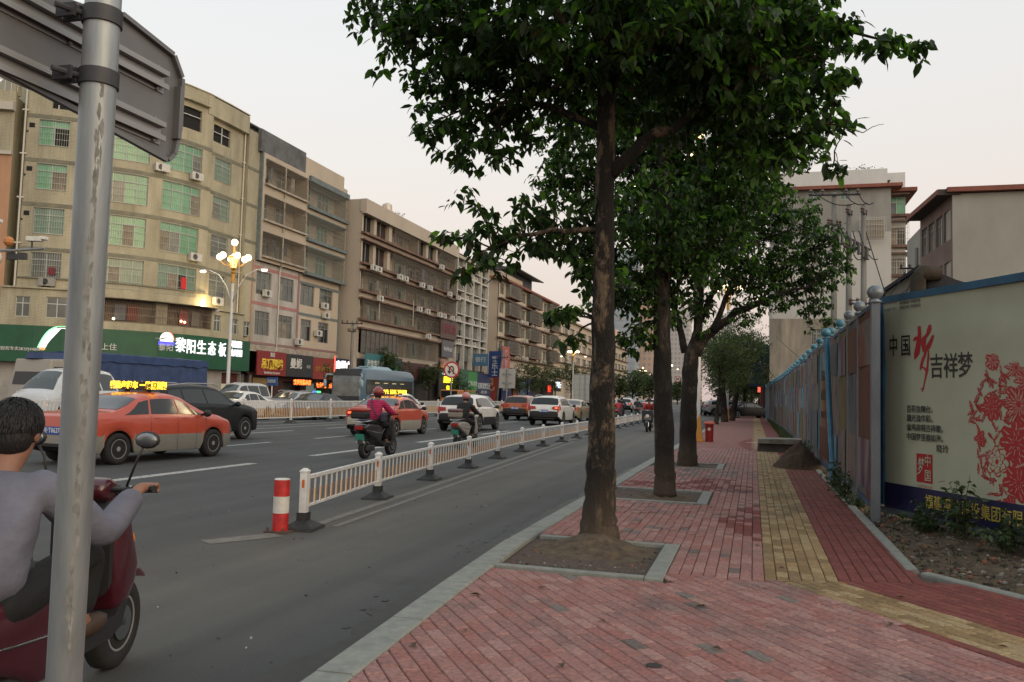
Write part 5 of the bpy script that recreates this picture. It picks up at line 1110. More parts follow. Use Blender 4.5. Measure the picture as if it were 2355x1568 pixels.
for i in range(n+1):
    u = i/n; nm_.v += [(q.x+.1+1.0*u, 13.5-.2*u, q.z+.02-.26*u+.03*math.sin(u*9)), (q.x+.1+1.0*u, 13.5-.2*u, 2.6)]
for i in range(n): nm_.f.append([2*i, 2*i+2, 2*i+3, 2*i+1]); nm_.m.append(0)
o = nm_.build('black_netting', M('netting', (.018, .018, .02), .9, var=.4, vs=20), smooth=True); o.modifiers.new('thick', 'SOLIDIFY').thickness = .03; tag(o, 'black netting slumped over the top of the billboard beside the pipe bend', 'netting')
# ================================================================== POLE AND SIGN IN FRONT LEFT
PO = thing('sign_pole', 'galvanised steel pole standing close in front at the left, carrying a sign seen from behind', 'pole')
pb0, pb1 = Vector((-1.565, 1.645, .1)), Vector((-1.395, 1.455, 3.4))
def pat(z): return pb0.lerp(pb1, (z-.1)/3.3)
MB().tube([pat(.1), pat(1), pat(2), pat(3.4)], .0385, 32).build('pole_tube', M('weathered_zinc', (.20, .22, .23), .48, metal=.6, var=.35, vs=4.5, bump=.10, bs=30, stretch=(1, 1, .16), col2=(.50, .54, .56)), PO, smooth=rad(40))
bp = MB().lathe([(.12, 0), (.12, .012), (.001, .013)], (pb0.x, pb0.y, .12), 16).build('base_plate', galv, PO)
rust = MB()
stain = M('zinc_stain', (.13, .13, .12), .8, var=.5, vs=40, col2=(.27, .27, .26))
for i in range(90):
    z = 1.0+1.3*R.random(); c = pat(z); a = math.atan2(-c.y, -c.x)+R.gauss(.15, .10); h = R.uniform(.006, .03); w_ = R.uniform(.03, .16)
    vs = []
    for k in range(9): t_ = 6.283*k/9; aa = a+w_*math.cos(t_)*R.uniform(.5, 1.2); zz = z+h*math.sin(t_)*R.uniform(.5, 1.3); c2 = pat(zz); vs.append((c2.x+.0391*math.cos(aa), c2.y+.0391*math.sin(aa), zz))
    rust.add(vs, [list(range(9))])
rust.build('corrosion_stain', stain, PO, kind='stuff')
XS = -1.60
SP = Path([(XS, -.2), (XS+.03, 3.2)])
def ssz(x, y): d = ray(x, y); q = SP.hit(x, y); return q
cor = [ssz(*p) for p in ((0, -60), (275, 38), (392, 130), (410, 180), (405, 290), (392, 352), (378, 363), (176, 251), (0, 157), (-300, 0), (-300, -200))]
sgm = M('sign_back', (.17, .17, .175), .5, metal=.45, var=.12, vs=3, bump=.03, bs=20)
ph = MB(); n = len(cor); fr_ = [SP.at(s, z, .0) for s, z in cor]; bk_ = [SP.at(s, z, -.006) for s, z in cor]
ph.add(fr_+bk_, [list(range(n))[::-1], list(range(n, 2*n))]+[[i, (i+1) % n, n+(i+1) % n, n+i] for i in range(n)])
SG = thing('road_sign_back', 'grey metal back of a road sign clamped to the pole at the upper left', 'sign')
ph.build('sheet', sgm, SG)
lip = MB()
for i in range(1, 9):
    a, b = cor[i], cor[i+1] if i+1 < n else cor[0]
    if i in (0,): continue
    dv = Vector((b[0]-a[0], b[1]-a[1])); L2 = dv.length
    if L2 < 1e-3: continue
    nn = Vector((-dv.y, dv.x)).normalized()*.012
    lip.hexa([SP.at(a[0], a[1], .0), SP.at(b[0], b[1], .0), SP.at(b[0], b[1], .014), SP.at(a[0], a[1], .014)], [SP.at(a[0]+nn.x, a[1]+nn.y, .0), SP.at(b[0]+nn.x, b[1]+nn.y, .0), SP.at(b[0]+nn.x, b[1]+nn.y, .014), SP.at(a[0]+nn.x, a[1]+nn.y, .014)])
lip.build('edge_lip', sgm, SG)
for (x0, y0, x1, y1) in ((-300, -215, 375, 188), (-300, -70, 367, 305)):
    (a, za), (b, zb) = ssz(x0, y0), ssz(x1, y1); za = zb
    ch = MB(); fbox(ch, SP, a, b, zb-.035, zb+.035, .001, .004); fbox(ch, SP, a, b, zb+.012, zb+.017, .004, .022); fbox(ch, SP, a, b, zb-.017, zb-.012, .004, .022); fbox(ch, SP, a, b, zb+.0172, zb+.026, .018, .022); fbox(ch, SP, a, b, zb-.026, zb-.0172, .018, .022)
    ch.build('channel_rail', M('alu_channel', (.30, .30, .30), .45, metal=.6), SG)
    rv = MB()
    for s_ in (b-.03, b-.33, b-.55, b-.8): rv.sphere(SP.at(s_, zb+.03, .008), .006, 8); rv.sphere(SP.at(s_, zb-.03, .008), .006, 8)
    rv.build('rivet', steel_gray, SG, kind='stuff')
(a, za), (b, zb) = ssz(412, 205), ssz(398, 320); ed = MB(); fbox(ed, SP, a-.02, a-.006, zb, za, -.008, .022); ed.build('side_bracket', sgm, SG)
clampm = M('clamp_steel', (.055, .055, .06), .55, metal=.5, var=.2, vs=10)
for py in (48, 184):
    zc = gy(225, py, 1.52).z; c = pat(zc); cb = MB(); cb.lathe([(.0395, -.018), (.043, -.018), (.043, .018), (.0395, .018)], (c.x, c.y, c.z), 32)
    cb.box((c.x-.05, c.y-.035, c.z), (.045, .010, .034)); cb.box((c.x-.05, c.y-.055, c.z), (.05, .008, .03)); cb.build('clamp', clampm, SG, smooth=rad(40))
    bo = MB(); bo.tube([(c.x-.05, c.y-.085, c.z), (c.x-.02, c.y-.02, c.z)], .007, 8); bo.build('bolt', clampm, SG)
# ================================================================== RAILINGS
wp = M('rail_white', (.62, .63, .63), .4, var=.15, vs=6, spec=.5); amber = M('reflective_amber', (.50, .24, .05), .35, var=.25, vs=20, spec=.6); orange_ref = M('reflective_orange', (.5, .12, .02), .4)
base_m = M('base_black', (.025, .027, .028), .7, var=.4, vs=6)
npost = [(-4.97, 8.62), (-5.41, 11.52), (-5.74, 14.44), (-5.95, 17.2), (-6.2, 20.15), (-6.37, 23.05), (-6.47, 25.95), (-6.52, 28.9), (-6.6, 31.9), (-6.66, 34.9), (-6.72, 37.9), (-6.8, 40.9), (-6.88, 43.9), (-6.95, 46.9), (-7.0, 49.9), (-7.05, 52.9), (-7.1, 56)]
NR = thing('guard_railing', 'low white lane railing with amber reflective strips on rubber feet beside the near lane', 'railing')
pm = MB(); pm.box((0, 0, .39), (.085, .085, .52)); pm.add([(-.05, -.05, .65), (.05, -.05, .65), (.05, .05, .65), (-.05, .05, .65), (-.05, -.05, .665), (.05, -.05, .665), (.05, .05, .665), (-.05, .05, .665), (-.018, -.018, .695), (.018, -.018, .695), (.018, .018, .695), (-.018, .018, .695)], [(3, 2, 1, 0), (0, 1, 5, 4), (1, 2, 6, 5), (2, 3, 7, 6), (3, 0, 4, 7), (4, 5, 9, 8), (5, 6, 10, 9), (6, 7, 11, 10), (7, 4, 8, 11), (8, 9, 10, 11)])
pme = pm.mesh('post', wp)
fm = MB(); fm.hexa([(-.22, -.19, 0), (.22, -.19, 0), (.22, .19, 0), (-.22, .19, 0)], [(-.21, -.18, .035), (.21, -.18, .035), (.21, .18, .035), (-.21, .18, .035)]); fm.hexa([(-.19, -.165, .035), (.19, -.165, .035), (.19, .165, .035), (-.19, .165, .035)], [(-.075, -.07, .10), (.075, -.07, .10), (.075, .07, .10), (-.075, .07, .10)]); fm.box((0, 0, .145), (.13, .12, .09)); fme = fm.mesh('foot', base_m)
cm = MB().box((0, 0, 0), (.03, .004, .09)).mesh('reflector', orange_ref)
bal = MB(); bal.box((0, 0, .415), (.013, .030, .30)); bal.box((-.0085, 0, .355), (.005, .031, .17), 1); bal.box((.0085, 0, .355), (.005, .031, .17), 1); balme = bal.mesh('baluster', [wp, amber])
nb = 0
for i, (x, y) in enumerate(npost):
    nx_, ny_ = npost[min(i+1, len(npost)-1)]; px_, py_ = npost[max(i-1, 0)]; ang = math.atan2(ny_-py_, nx_-px_)
    po = obj('post', pme, NR, (x, y, 0), ang); po.rotation_euler = (R.uniform(-.012, .012), R.uniform(-.012, .012), ang); obj('foot', fme, po, (0, 0, 0))
    r_ = obj('reflector', cm, po, (0, 0, .5)); r_.rotation_euler = (0, 0, math.pi/2); r_.location = (-.045, 0, .52)
    if i < len(npost)-1:
        a, b = Vector((x, y)), Vector((nx_, ny_)); d = (b-a).normalized(); L2 = (b-a).length; mid = (a+b)/2; an = math.atan2(d.y, d.x)
        rl = MB(); rl.box((0, 0, .585), (L2-.086, .045, .045)); rl.box((0, 0, .255), (L2-.086, .032, .03)); pn = rl.build('rail_panel', wp, NR, bevel=.004); pn.location = (mid.x, mid.y, 0); pn.rotation_euler = (0, 0, an)
        nn = 15
        if i < 12:
            for k in range(nn): bo = obj('baluster', balme, pn, (-(L2-.086)/2+(L2-.086)*(k+.5)/nn, 0, 0)); bo.rotation_euler = (0, 0, math.pi/2)
        else:
            bb = MB()
            for k in range(nn): u = -(L2-.086)/2+(L2-.086)*(k+.5)/nn; bb.box((u, 0, .415), (.03, .013, .30)); bb.box((u, 0, .34), (.022, .02, .15), 1)
            bb.build('balusters', [wp, amber], pn, kind='stuff')
FR = thing('median_railing', 'tall white median railing with amber lower bars dividing the two carriageways', 'railing')
pm = MB(); pm.box((0, 0, .6), (.10, .10, 1.0)); pm.lathe([(.065, 1.1), (.065, 1.13), (.03, 1.17), (.001, 1.18)], n=8); pm2 = pm.mesh('post', wp)
fm2 = MB(); fm2.hexa([(-.26, -.24, 0), (.26, -.24, 0), (.26, .24, 0), (-.26, .24, 0)], [(-.10, -.09, .16), (.10, -.09, .16), (.10, .09, .16), (-.10, .09, .16)]); fme2 = fm2.mesh('foot', base_m)
bal = MB(); bal.box((0, 0, .66), (.02, .045, .74)); bal.box((.0125, 0, .51), (.006, .047, .42), 1); bal.box((-.0125, 0, .51), (.006, .047, .42), 1); balme2 = bal.mesh('baluster', [wp, amber])
cm2 = MB().box((.053, 0, .86), (.006, .05, .2)).mesh('reflector', orange_ref)
yy = 8.0; k_ = 0
while yy < 150:
    x = -21.05-.004*(yy-30)*.5; po = obj('post', pm2, FR, (x, yy, 0)); obj('foot', fme2, po, (0, 0, 0)); obj('reflector', cm2, po, (0, 0, 0))
    L2 = 3.85; rl = MB(); rl.box((0, 0, 1.04), (.05, L2-.1, .05)); rl.box((0, 0, .28), (.04, L2-.1, .04)); pn = rl.build('rail_panel', wp, FR) if k_ == 0 else obj('rail_panel', pn.data, FR); pn.location = (x, yy+L2/2, 0)
    nn = 26
    if 3 <= k_ < 12:
        for q in range(nn): obj('baluster', balme2, pn, (0, -(L2-.1)/2+(L2-.1)*(q+.5)/nn, 0))
    else:
        if 'fbm' not in globals():
            bb = MB()
            for q in range(nn): u = -(L2-.1)/2+(L2-.1)*(q+.5)/nn; bb.box((0, u, .66), (.02, .045, .74)); bb.box((0, u, .51), (.031, .047, .42), 1)
            fbm = bb.mesh('balusters', [wp, amber])
        obj('balusters', fbm, pn, (0, 0, 0), kind='stuff')
    yy += 3.85; k_ += 1
bo = thing('bollard', 'red and white steel bollard at the near end of the lane railing', 'bollard', (-5.09, 8.33, 0))
bm = [M('bollard_red', (.42, .02, .02), .5, var=.3, vs=12), M('bollard_white', (.55, .54, .50), .5, var=.15, vs=8)]
b_ = MB(); zs_ = [(.02, .215, 0), (.215, .40, 1), (.40, .585, 0)]
for a, c, m_ in zs_: b_.lathe([(.088, a), (.088, c)], n=24, m=m_)
b_.lathe([(.088, .585), (.08, .595), (.001, .596)], n=24, m=1); b_.build('tube', bm, bo, smooth=rad(40)); MB().box((0, 0, .01), (.26, .26, .02)).build('base_plate', M('rusty_plate', (.08, .05, .04), .8, var=.4, vs=10), bo)
for x, y in ((-.1, -.1), (.1, -.1), (.1, .1), (-.1, .1)): MB().cyl((x, y, .02), (x, y, .06), .012, n=6).build('anchor_bolt', M('rusty_plate'), bo)
# ================================================================== STREET LAMPS
gold = M('gold_paint', (.50, .26, .05), .4, metal=.3); pole_w = M('lamp_pole_white', (.55, .56, .56), .4); globe = M('globe_lit', (1, .85, .6), .5, emit=(1, .80, .50), es=4.5); lant = M('lantern_lit', (1, .75, .35), .5, emit=(1, .72, .28), es=1.6); head_l = M('head_lit', (1, .8, .55), .5, emit=(1, .72, .45), es=6)
def lamp_proto(cone):
    t = empty('street_lamp')
    MB().tube([(0, 0, .0), (0, 0, 3), (0, 0, 8.6)], [.13, .12, .085], 14).build('pole', pole_w, t, smooth=rad(40))
    g_ = MB(); g_.lathe([(.09, 8.6), (.12, 8.62), (.11, 9.2), (.17, 9.3), (.10, 9.4), (.13, 9.5), (.28, 9.55), (.28, 9.6)], n=8)
    for k in range(8): a = 6.283*k/8; g_.tube([(.2*math.cos(a), .2*math.sin(a), 9.6), (.36*math.cos(a), .36*math.sin(a), 10.3)], .02, 4)
    g_.lathe([(.38, 10.28), (.40, 10.36), (.2, 10.45), (.06, 10.6), (.04, 11.05)], n=8); g_.build('gold_basket', gold, t)
    MB().lathe([(.17, 9.62), (.32, 10.27)], n=8).build('lantern', lant, t)
    for k in range(6):
        a = 6.283*k/6+.3; ca, sa = math.cos(a), math.sin(a); ar = MB().tube([(.2*ca, .2*sa, 9.75), (.6*ca, .6*sa, 9.8), (.95*ca, .95*sa, 10.1)], .022, 6).build('globe_arm', gold, t); MB().sphere((.95*ca, .95*sa, 10.33), .22, 14).build('globe', globe, ar, smooth=True)
    ar = MB().tube([(0, 0, 11.0), (0, 0, 11.15)], .03, 6).build('globe_arm', gold, t); MB().sphere((0, 0, 11.34), .22, 14).build('globe', globe, ar, smooth=True)
    for sx_ in (-1, 1):
        ar = MB().tube([(.06*sx_, 0, 7.3), (.5*sx_, 0, 8.4), (1.1*sx_, 0, 9.15), (1.8*sx_, 0, 9.45), (2.1*sx_, 0, 9.5)], [.045, .045, .04, .035, .03], 8).build('lamp_arm', pole_w, t, smooth=True)
        hd = MB(); hd.sphere((2.35*sx_, 0, 9.48), .3, 10, 0, (1, .5, .28)); hd.build('lamp_head', pole_w, ar, smooth=True); hl_ = MB(); hl_.sphere((2.37*sx_, 0, 9.42), .24, 10, 0, (1, .6, .4)); hl_.build('lit_lens', head_l, ar)
    if cone:
        c_ = MB(); c_.lathe([(.36, 0), (.36, .06), (.30, .07), (.15, .95), (.13, 1.0)], n=4); o = c_.build('orange_base_cover', M('orange_cover', (.50, .22, .03), .55), t); o.rotation_euler = (0, 0, .785)
    return t
L0 = lamp_proto(False); L0.location = (-33.5, 47.6, .0)
tag(L0, 'ornate lit street lamp in front of the curved green-signed block', 'street lamp', 'ornate street lamps')
for (x, y, lb_) in ((-33.5, 157, 'ornate lit street lamp just left of the first tree trunk'), (-33.5, 262, 'ornate lit street lamp between the first and second trunks, farther left one'), (-21, 215, 'ornate lit street lamp between the first and second trunks, nearer right one')):
    c_ = copy_tree(L0); c_.location = (x, y, 0); tag(c_, lb_, 'street lamp', 'ornate street lamps')
L1 = lamp_proto(True); L1.location = (-1.95, 30.6, .12); L1.scale = (1, 1, 1.0); tag(L1, 'ornate street lamp with an orange foot cover beside the third tree', 'street lamp', 'ornate street lamps')
c_ = copy_tree(L1); c_.location = (-1.95, 66.5, .12); tag(c_, 'ornate street lamp with an orange foot among the far pavement trees', 'street lamp', 'ornate street lamps')
for (x, y, z, e_) in ((-33.5, 47.6, 10.6, 500), (-1.95, 30.6, 10.6, 350)):
    l_ = bpy.data.lights.new('street_lamp_light', 'POINT'); l_.energy = e_; l_.color = (1, .75, .45); l_.shadow_soft_size = .9; o = bpy.data.objects.new('street_lamp_light', l_); COL.objects.link(o); o.location = (x, y, z)
t = thing('litter_bin', 'small red litter bin with a flat cap beside the orange lamp foot', 'bin', (-1.52, 30.9, .12))
b_ = MB(); b_.lathe([(.14, 0), (.15, .62)], n=10); b_.build('body', M('bin_red', (.30, .02, .015), .5), t, smooth=rad(40)); MB().lathe([(.21, .62), (.22, .66), (.12, .74), (.001, .75)], n=10).build('lid', M('bin_lid', (.36, .06, .03), .5), t); MB().sphere((0, -.14, .45), .06, 8, 0, (1, .4, 1)).build('slot_plate', white_paint, t)
# ================================================================== TRAFFIC SIGNS AND UTILITY POLES
t = thing('traffic_sign', 'round no U-turn sign with red ring and slash on the median', 'traffic sign', (-21.3, 57.2, 0))
MB().cyl((0, 0, 0), (0, 0, 2.9), .05).build('post', steel_gray, t)
MB().lathe([(.62, -.02), (.62, .0), (.001, .001)], (0, 0, 3.35), 32, axis='y').build('plate', M('sign_red', (.42, .02, .02), .45), t).rotation_euler = (0, 0, 0)
wv = MB(); wv.lathe([(.5, -.03), (.001, -.031)], (0, 0, 3.35), 32, axis='y'); wv.build('white_face', M('sign_white', (.62, .60, .55), .5), t)
ar = MB(); arc = [(.16, -.30), (.16, .08), (.12, .20), (0, .26), (-.12, .2), (-.16, .08), (-.16, -.1)]
for (x0, z0_), (x1, z1_) in zip(arc, arc[1:]): ar.tube([(x0, -.04, 3.35+z0_), (x1, -.04, 3.35+z1_)], .045, 6)
ar.add([(-.32, -.045, 3.27), (0, -.045, 3.27), (-.16, -.045, 3.02)], [(0, 1, 2)]); ar.build('arrow', ink, t)
sl_ = MB(); sl_.add([(-.40, -.05, 3.69), (-.34, -.05, 3.75), (.40, -.05, 3.01), (.34, -.05, 2.95)], [(0, 3, 2, 1)]); sl_.build('slash', M('sign_red'), t)
t = thing('traffic_sign', 'pale square sign board with rounded corners on a grey post, blank side showing', 'traffic sign', (-21.3, 71.5, 0))
MB().cyl((0, 0, 0), (0, 0, 4.0), .07).build('post', steel_gray, t); MB().box((0, .1, 3.1), (1.5, .04, 1.75)).build('plate', M('sign_back_pale', (.36, .35, .33), .6), t, bevel=.02); 
m2 = MB(); m2.box((0, -.01, 3.5), (.9, .03, .08)); m2.box((0, -.01, 2.7), (.9, .03, .08)); m2.build('bracket', steel_gray, t)
p = gy(1568, 900, 150); t = thing('traffic_sign', 'round 50 speed limit sign beside a blue no-parking sign seen between the trunks', 'traffic sign', (p.x, 150, 0))
MB().cyl((0, 0, 0), (0, 0, 5.6), .07).build('post', pole_w, t)
for xx, c1, c2, tx in ((-.75, M('sign_red'), M('sign_white'), '50'), (.75, M('sign_red'), M('sign_blue', (.03, .05, .25), .5), '')):
    MB().lathe([(.55, -.02), (.55, 0), (.001, .001)], (xx, 0, 5.3), 20, axis='y').build('plate', c1, t); MB().lathe([(.44, -.04), (.001, -.041)], (xx, 0, 5.3), 20, axis='y').build('face', c2, t)
    if tx: place_text(tx, .6, ink, (xx, -.06, 5.3), (1, 0, 0), parent=t, bold=.02)
q = gx(626, 877, -34.5); t = thing('street_name_sign', 'small blue street name plate on a white post by the shops', 'sign', (-34.5, q.y, 0))
MB().box((0, 0, q.z), (1.5, .06, .62)).build('plate', M('plate_blue', (.03, .10, .32), .5), t).rotation_euler = (0, 0, -.5); MB().cyl((0, 0, 0), (0, 0, q.z-.3), .05).build('post', pole_w, t); o = place_text('新浦东路', .3, M('lt_0.6_0.6_0.6_0'), (-.02, -.06, q.z), (math.cos(-.5), math.sin(-.5), 0), parent=t)
conc_p = M('concrete_pole', (.17, .168, .155), .85, var=.2, vs=3, stretch=(1, 1, .2))
def upole(x, y, h, label, arms, name='utility_pole', grp='utility poles behind the hoarding', lean=0):
    t = thing(name, label, 'utility pole', (x, y, 0), group=grp); MB().tube([(0, 0, 0), (lean*.5, 0, h/2), (lean, 0, h)], [.19, .16, .12], 10).build('pole', conc_p, t, smooth=True)
    for z, hw, rz in arms:
        a = MB(); d = Vector((math.cos(rz), math.sin(rz), 0))*hw; a.tube([Vector((lean*z/h, -.18, z))-d, Vector((lean*z/h, -.18, z))+d], .06, 6); ao = a.build('crossarm', dark_metal, t)
        for k in (-.9, -.45, .45, .9): c = Vector((lean*z/h, -.18, z))+d*k; MB().lathe([(.04, 0), (.10, .06), (.04, .12), (.10, .2), (.03, .3)], c, 6).build('insulator', M('insulator', (.10, .07, .06), .4), ao)
    return t
UY = 46.
for px, top, arms, lb_ in ((1918, 443, [(0, 1.3, .1), (-1.6, .5, .8)], 'leftmost concrete utility pole behind the hoarding, with a wide top crossarm'), (1952, 470, [(-.4, .4, 1.2), (-2.2, .5, 1.0)], 'middle concrete utility pole of the three behind the hoarding'), (1986, 473, [(-.3, .4, 1.2), (-5.0, .7, 0), (-7.6, 1.9, .1)], 'rightmost concrete utility pole of the three, thick and with low crossarms')):
    b_ = gy(px, top, UY); upole(b_.x, UY, b_.z, lb_, [(b_.z+a-.15, hw, rz) for a, hw, rz in arms])
pl, pm_, pr = gy(1918, 443, UY), gy(1952, 470, UY), gy(1986, 473, UY)
sw_ = MB(); 
a_, c_ = Vector((pl.x, UY-.3, pl.z-2.0)), Vector((pr.x+.3, UY-.3, pr.z-2.4)); sw_.tube([a_, c_], .06, 6)
for k in range(8): p = a_.lerp(c_, .1+.8*k/7); sw_.tube([p, p-Vector((0, 0, .6))], .085, 6)
tag(sw_.build('switch_gear', dark_metal), 'row of dark switch insulators hung between the three utility poles', 'switchgear')
b_ = gy(2108, 570, 60); upole(b_.x, 60, b_.z, 'lone concrete utility pole between the two right-hand blocks', [(b_.z-1.4, 1.1, .1), (b_.z-2.3, .5, .6)])
def cable(name, pts_list, label, r=.012, group=None, mat=wire_m):
    mb = MB()
    for a, b, sag in pts_list:
        a, b = Vector(a), Vector(b); mb.tube([a.lerp(b, u/10)-Vector((0, 0, sag*4*(u/10)*(1-u/10))) for u in range(11)], r, 4, caps=False)
    return tag(mb.build(name, mat), label, 'cables', group, kind='stuff')
bu = gy(2108, 600, 60)
cable('power_cables', [((pr.x+dx, UY-.2, pr.z-dz), (bu.x+dx*.5, 60, bu.z-.3-ez), .5) for dx, dz, ez in ((-.6, 5, 0), (.6, 5.0, .5), (-1.2, 7.6, .2), (1.2, 7.6, 0), (.2, 8.8, .8), (-.2, 9.3, .3))]+[((pl.x+dx, UY-.2, pl.z+.05), (pr.x+dx*.4, UY-.2, pr.z+.1), .35) for dx in (-1.0, .4, 1.1)]+[((pr.x, UY, pr.z-1), (pr.x+1.8, UY-.5, pr.z-7.6), 0), ((pr.x, UY, pr.z-5), (pr.x-1.5, UY-.5, pr.z-7.6), 0)]
      + [((pl.x+k*.3, UY-.2, pl.z-2.1), (pl.x+.5+k*.4, UY-.2, pl.z-3.6), .5) for k in range(5)], 'dark cables looping between the utility poles behind the hoarding', .026)
qa, qb = gy(1785, 775, 60), gy(1900, 893, 48); cable('stay_wire', [((qa.x, 60, qa.z), (qb.x, 48, 3.0), .1)], 'thin stay wire slanting down in front of the stained wall', .02)
q = gx(812, 738, -36.4); upole(-36.4, q.y, q.z, 'concrete utility pole with a top crossarm between the two left blocks', [(q.z-.25, 1.0, .4), (q.z-1.0, .4, .8)], grp='utility poles by the shops')
q = gx(1144, 806, -36.0); upole(-36.0, q.y, q.z, 'leaning utility pole in front of the navy signs', [(q.z-1.0, .9, .2)], grp='utility poles by the shops', lean=.9)
cq = gx(30, 576, -24); t = thing('traffic_camera_arm', 'arm with white traffic cameras and small flood lamps at the left frame edge', 'camera arm', (-24, cq.y, 0))
MB().tube([(-3.4, -1.5, 0), (-3.4, -1.5, cq.z-.1)], .12, 10).build('mast', steel_gray, t); MB().tube([(-3.4, -1.5, cq.z-.15), (0, 0, cq.z), (.9, .4, cq.z+.12)], [.07, .05, .045], 8).build('arm', steel_gray, t)
for x, y, z, s_ in ((.62, .25, .42, 1), (-.75, -.3, .95, .9)):
    c_ = MB(); c_.box((x, y, cq.z+z), (.52*s_, .2, .16), rz=.3); c_.box((x+.28*s_, y+.1, cq.z+z+.04), (.2, .24, .12), rz=.3); o = c_.build('camera', white_paint, t, bevel=.02); MB().cyl((x-.1, y, cq.z+z-.35), (x-.1, y, cq.z+z-.05), .03).build('camera_bracket', dark_metal, o)
MB().sphere((-.1, -.1, cq.z+.3), .17, 10).build('siren', M('siren_orange', (.45, .18, .05), .5), t); MB().sphere((-.45, -.2, cq.z-.28), .17, 10, 0, (1, 1, 1.3)).build('dome_camera', white_paint, t, smooth=True)
for x in (-.15, .3): MB().box((x, .1, cq.z-.18), (.26, .18, .22), rz=.3).build('flood_lamp', dark_metal, t)
# ================================================================== TREES
import numpy as np
NR_ = np.random.RandomState(3)
def leafmat(nm, c, tr=.35, rough=.42):
    m = bpy.data.materials.new(nm); m.use_nodes = True; t = m.node_tree; b = t.nodes['Principled BSDF']; b.inputs['Base Color'].default_value = (*c, 1); b.inputs['Roughness'].default_value = rough; b.inputs['Specular IOR Level'].default_value = .35
    tr_ = t.nodes.new('ShaderNodeBsdfTranslucent'); tr_.inputs[0].default_value = (c[0]*1.5, c[1]*1.9, c[2]*.7, 1); mx = t.nodes.new('ShaderNodeMixShader'); mx.inputs[0].default_value = tr
    o = t.nodes['Material Output']; t.links.new(b.outputs[0], mx.inputs[1]); t.links.new(tr_.outputs[0], mx.inputs[2]); t.links.new(mx.outputs[0], o.inputs[0]); return m
LM = [leafmat('leaf_dark', (.018, .036, .014)), leafmat('leaf_mid', (.034, .074, .020), .42), leafmat('leaf_light', (.085, .165, .032), .5), leafmat('leaf_brown', (.045, .030, .018))]
LC = [leafmat('camphor_dark', (.030, .048, .020)), leafmat('camphor_mid', (.050, .072, .027)), leafmat('camphor_light', (.085, .105, .035), .4), leafmat('camphor_yellow', (.13, .12, .03), .4)]
def barkmat(nm, dk, tn, lo, hi):
    m = M(nm, dk, .95); t = m.node_tree; b = t.nodes['Principled BSDF']; co = t.nodes.new('ShaderNodeTexCoord').outputs['Object']
    def noi(sc, det, st, ro=.65, dist=0):
        mp = t.nodes.new('ShaderNodeMapping'); mp.inputs['Scale'].default_value = st; n = t.nodes.new('ShaderNodeTexNoise'); n.inputs['Scale'].default_value = sc; n.inputs['Detail'].default_value = det; n.inputs['Roughness'].default_value = ro; n.inputs['Distortion'].default_value = dist
        t.links.new(co, mp.inputs[0]); t.links.new(mp.outputs[0], n.inputs['Vector']); return n.outputs['Fac']
    big = noi(4.5, 9, (1, 1, .45), .72, .3); fin = noi(38, 6, (1, 1, .5)); 
    r = t.nodes.new('ShaderNodeValToRGB'); r.color_ramp.elements[0].position = lo; r.color_ramp.elements[0].color = (*dk, 1); r.color_ramp.elements[1].position = hi; r.color_ramp.elements[1].color = (*tn, 1)
    e = r.color_ramp.elements.new((lo+hi)/2+.012); e.color = (tn[0]*.5, tn[1]*.5, tn[2]*.5, 1); t.links.new(big, r.inputs[0])
    mr = t.nodes.new('ShaderNodeMapRange'); mr.inputs[1].default_value = .3; mr.inputs[2].default_value = .7; mr.inputs[3].default_value = .45; mr.inputs[4].default_value = 1.45; t.links.new(fin, mr.inputs[0])
    mx = t.nodes.new('ShaderNodeMix'); mx.data_type = 'RGBA'; mx.blend_type = 'MULTIPLY'; mx.inputs[0].default_value = 1; t.links.new(r.outputs[0], mx.inputs[6]); t.links.new(mr.outputs[0], mx.inputs[7])
    g = t.nodes.new('ShaderNodeSeparateXYZ'); t.links.new(co, g.inputs[0]); mz = t.nodes.new('ShaderNodeMapRange'); mz.inputs[1].default_value = .75; mz.inputs[2].default_value = .1; mz.inputs[3].default_value = 0; mz.inputs[4].default_value = .75; t.links.new(g.outputs[2], mz.inputs[0])
    m3 = t.nodes.new('ShaderNodeMix'); m3.data_type = 'RGBA'; t.links.new(mz.outputs[0], m3.inputs[0]); t.links.new(mx.outputs[2], m3.inputs[6]); m3.inputs[7].default_value = (.085, .062, .042, 1); t.links.new(m3.outputs[2], b.inputs['Base Color'])
    ad_ = t.nodes.new('ShaderNodeMath'); t.links.new(big, ad_.inputs[0]); ad_.inputs[1].default_value = 0; sm_ = t.nodes.new('ShaderNodeMath'); sm_.operation = 'MULTIPLY_ADD'; t.links.new(fin, sm_.inputs[0]); sm_.inputs[1].default_value = .45; t.links.new(ad_.outputs[0], sm_.inputs[2])
    bp = t.nodes.new('ShaderNodeBump'); bp.inputs['Strength'].default_value = 1; bp.inputs['Distance'].default_value = .06; t.links.new(sm_.outputs[0], bp.inputs['Height']); t.links.new(bp.outputs[0], b.inputs['Normal']); return m
bark = barkmat('bark', (.010, .008, .006), (.125, .092, .062), .50, .565)
bark2 = barkmat('bark_plain', (.014, .011, .009), (.07, .054, .04), .50, .62)
LT = np.array([(0, 0, 0), (.30, .22, .02), (.30, -.22, .02), (.65, .20, -.03), (.65, -.20, -.03), (.42, 0, -.035), (1.0, 0, -.17)])
LF = [(0, 5, 1), (0, 2, 5), (1, 5, 3), (2, 4, 5), (5, 6, 3), (5, 4, 6)]
LTs = np.array([(0, 0, 0), (.5, .25, 0), (1.0, 0, -.1), (.5, -.25, 0)]); LFs = [(0, 3, 2, 1)]
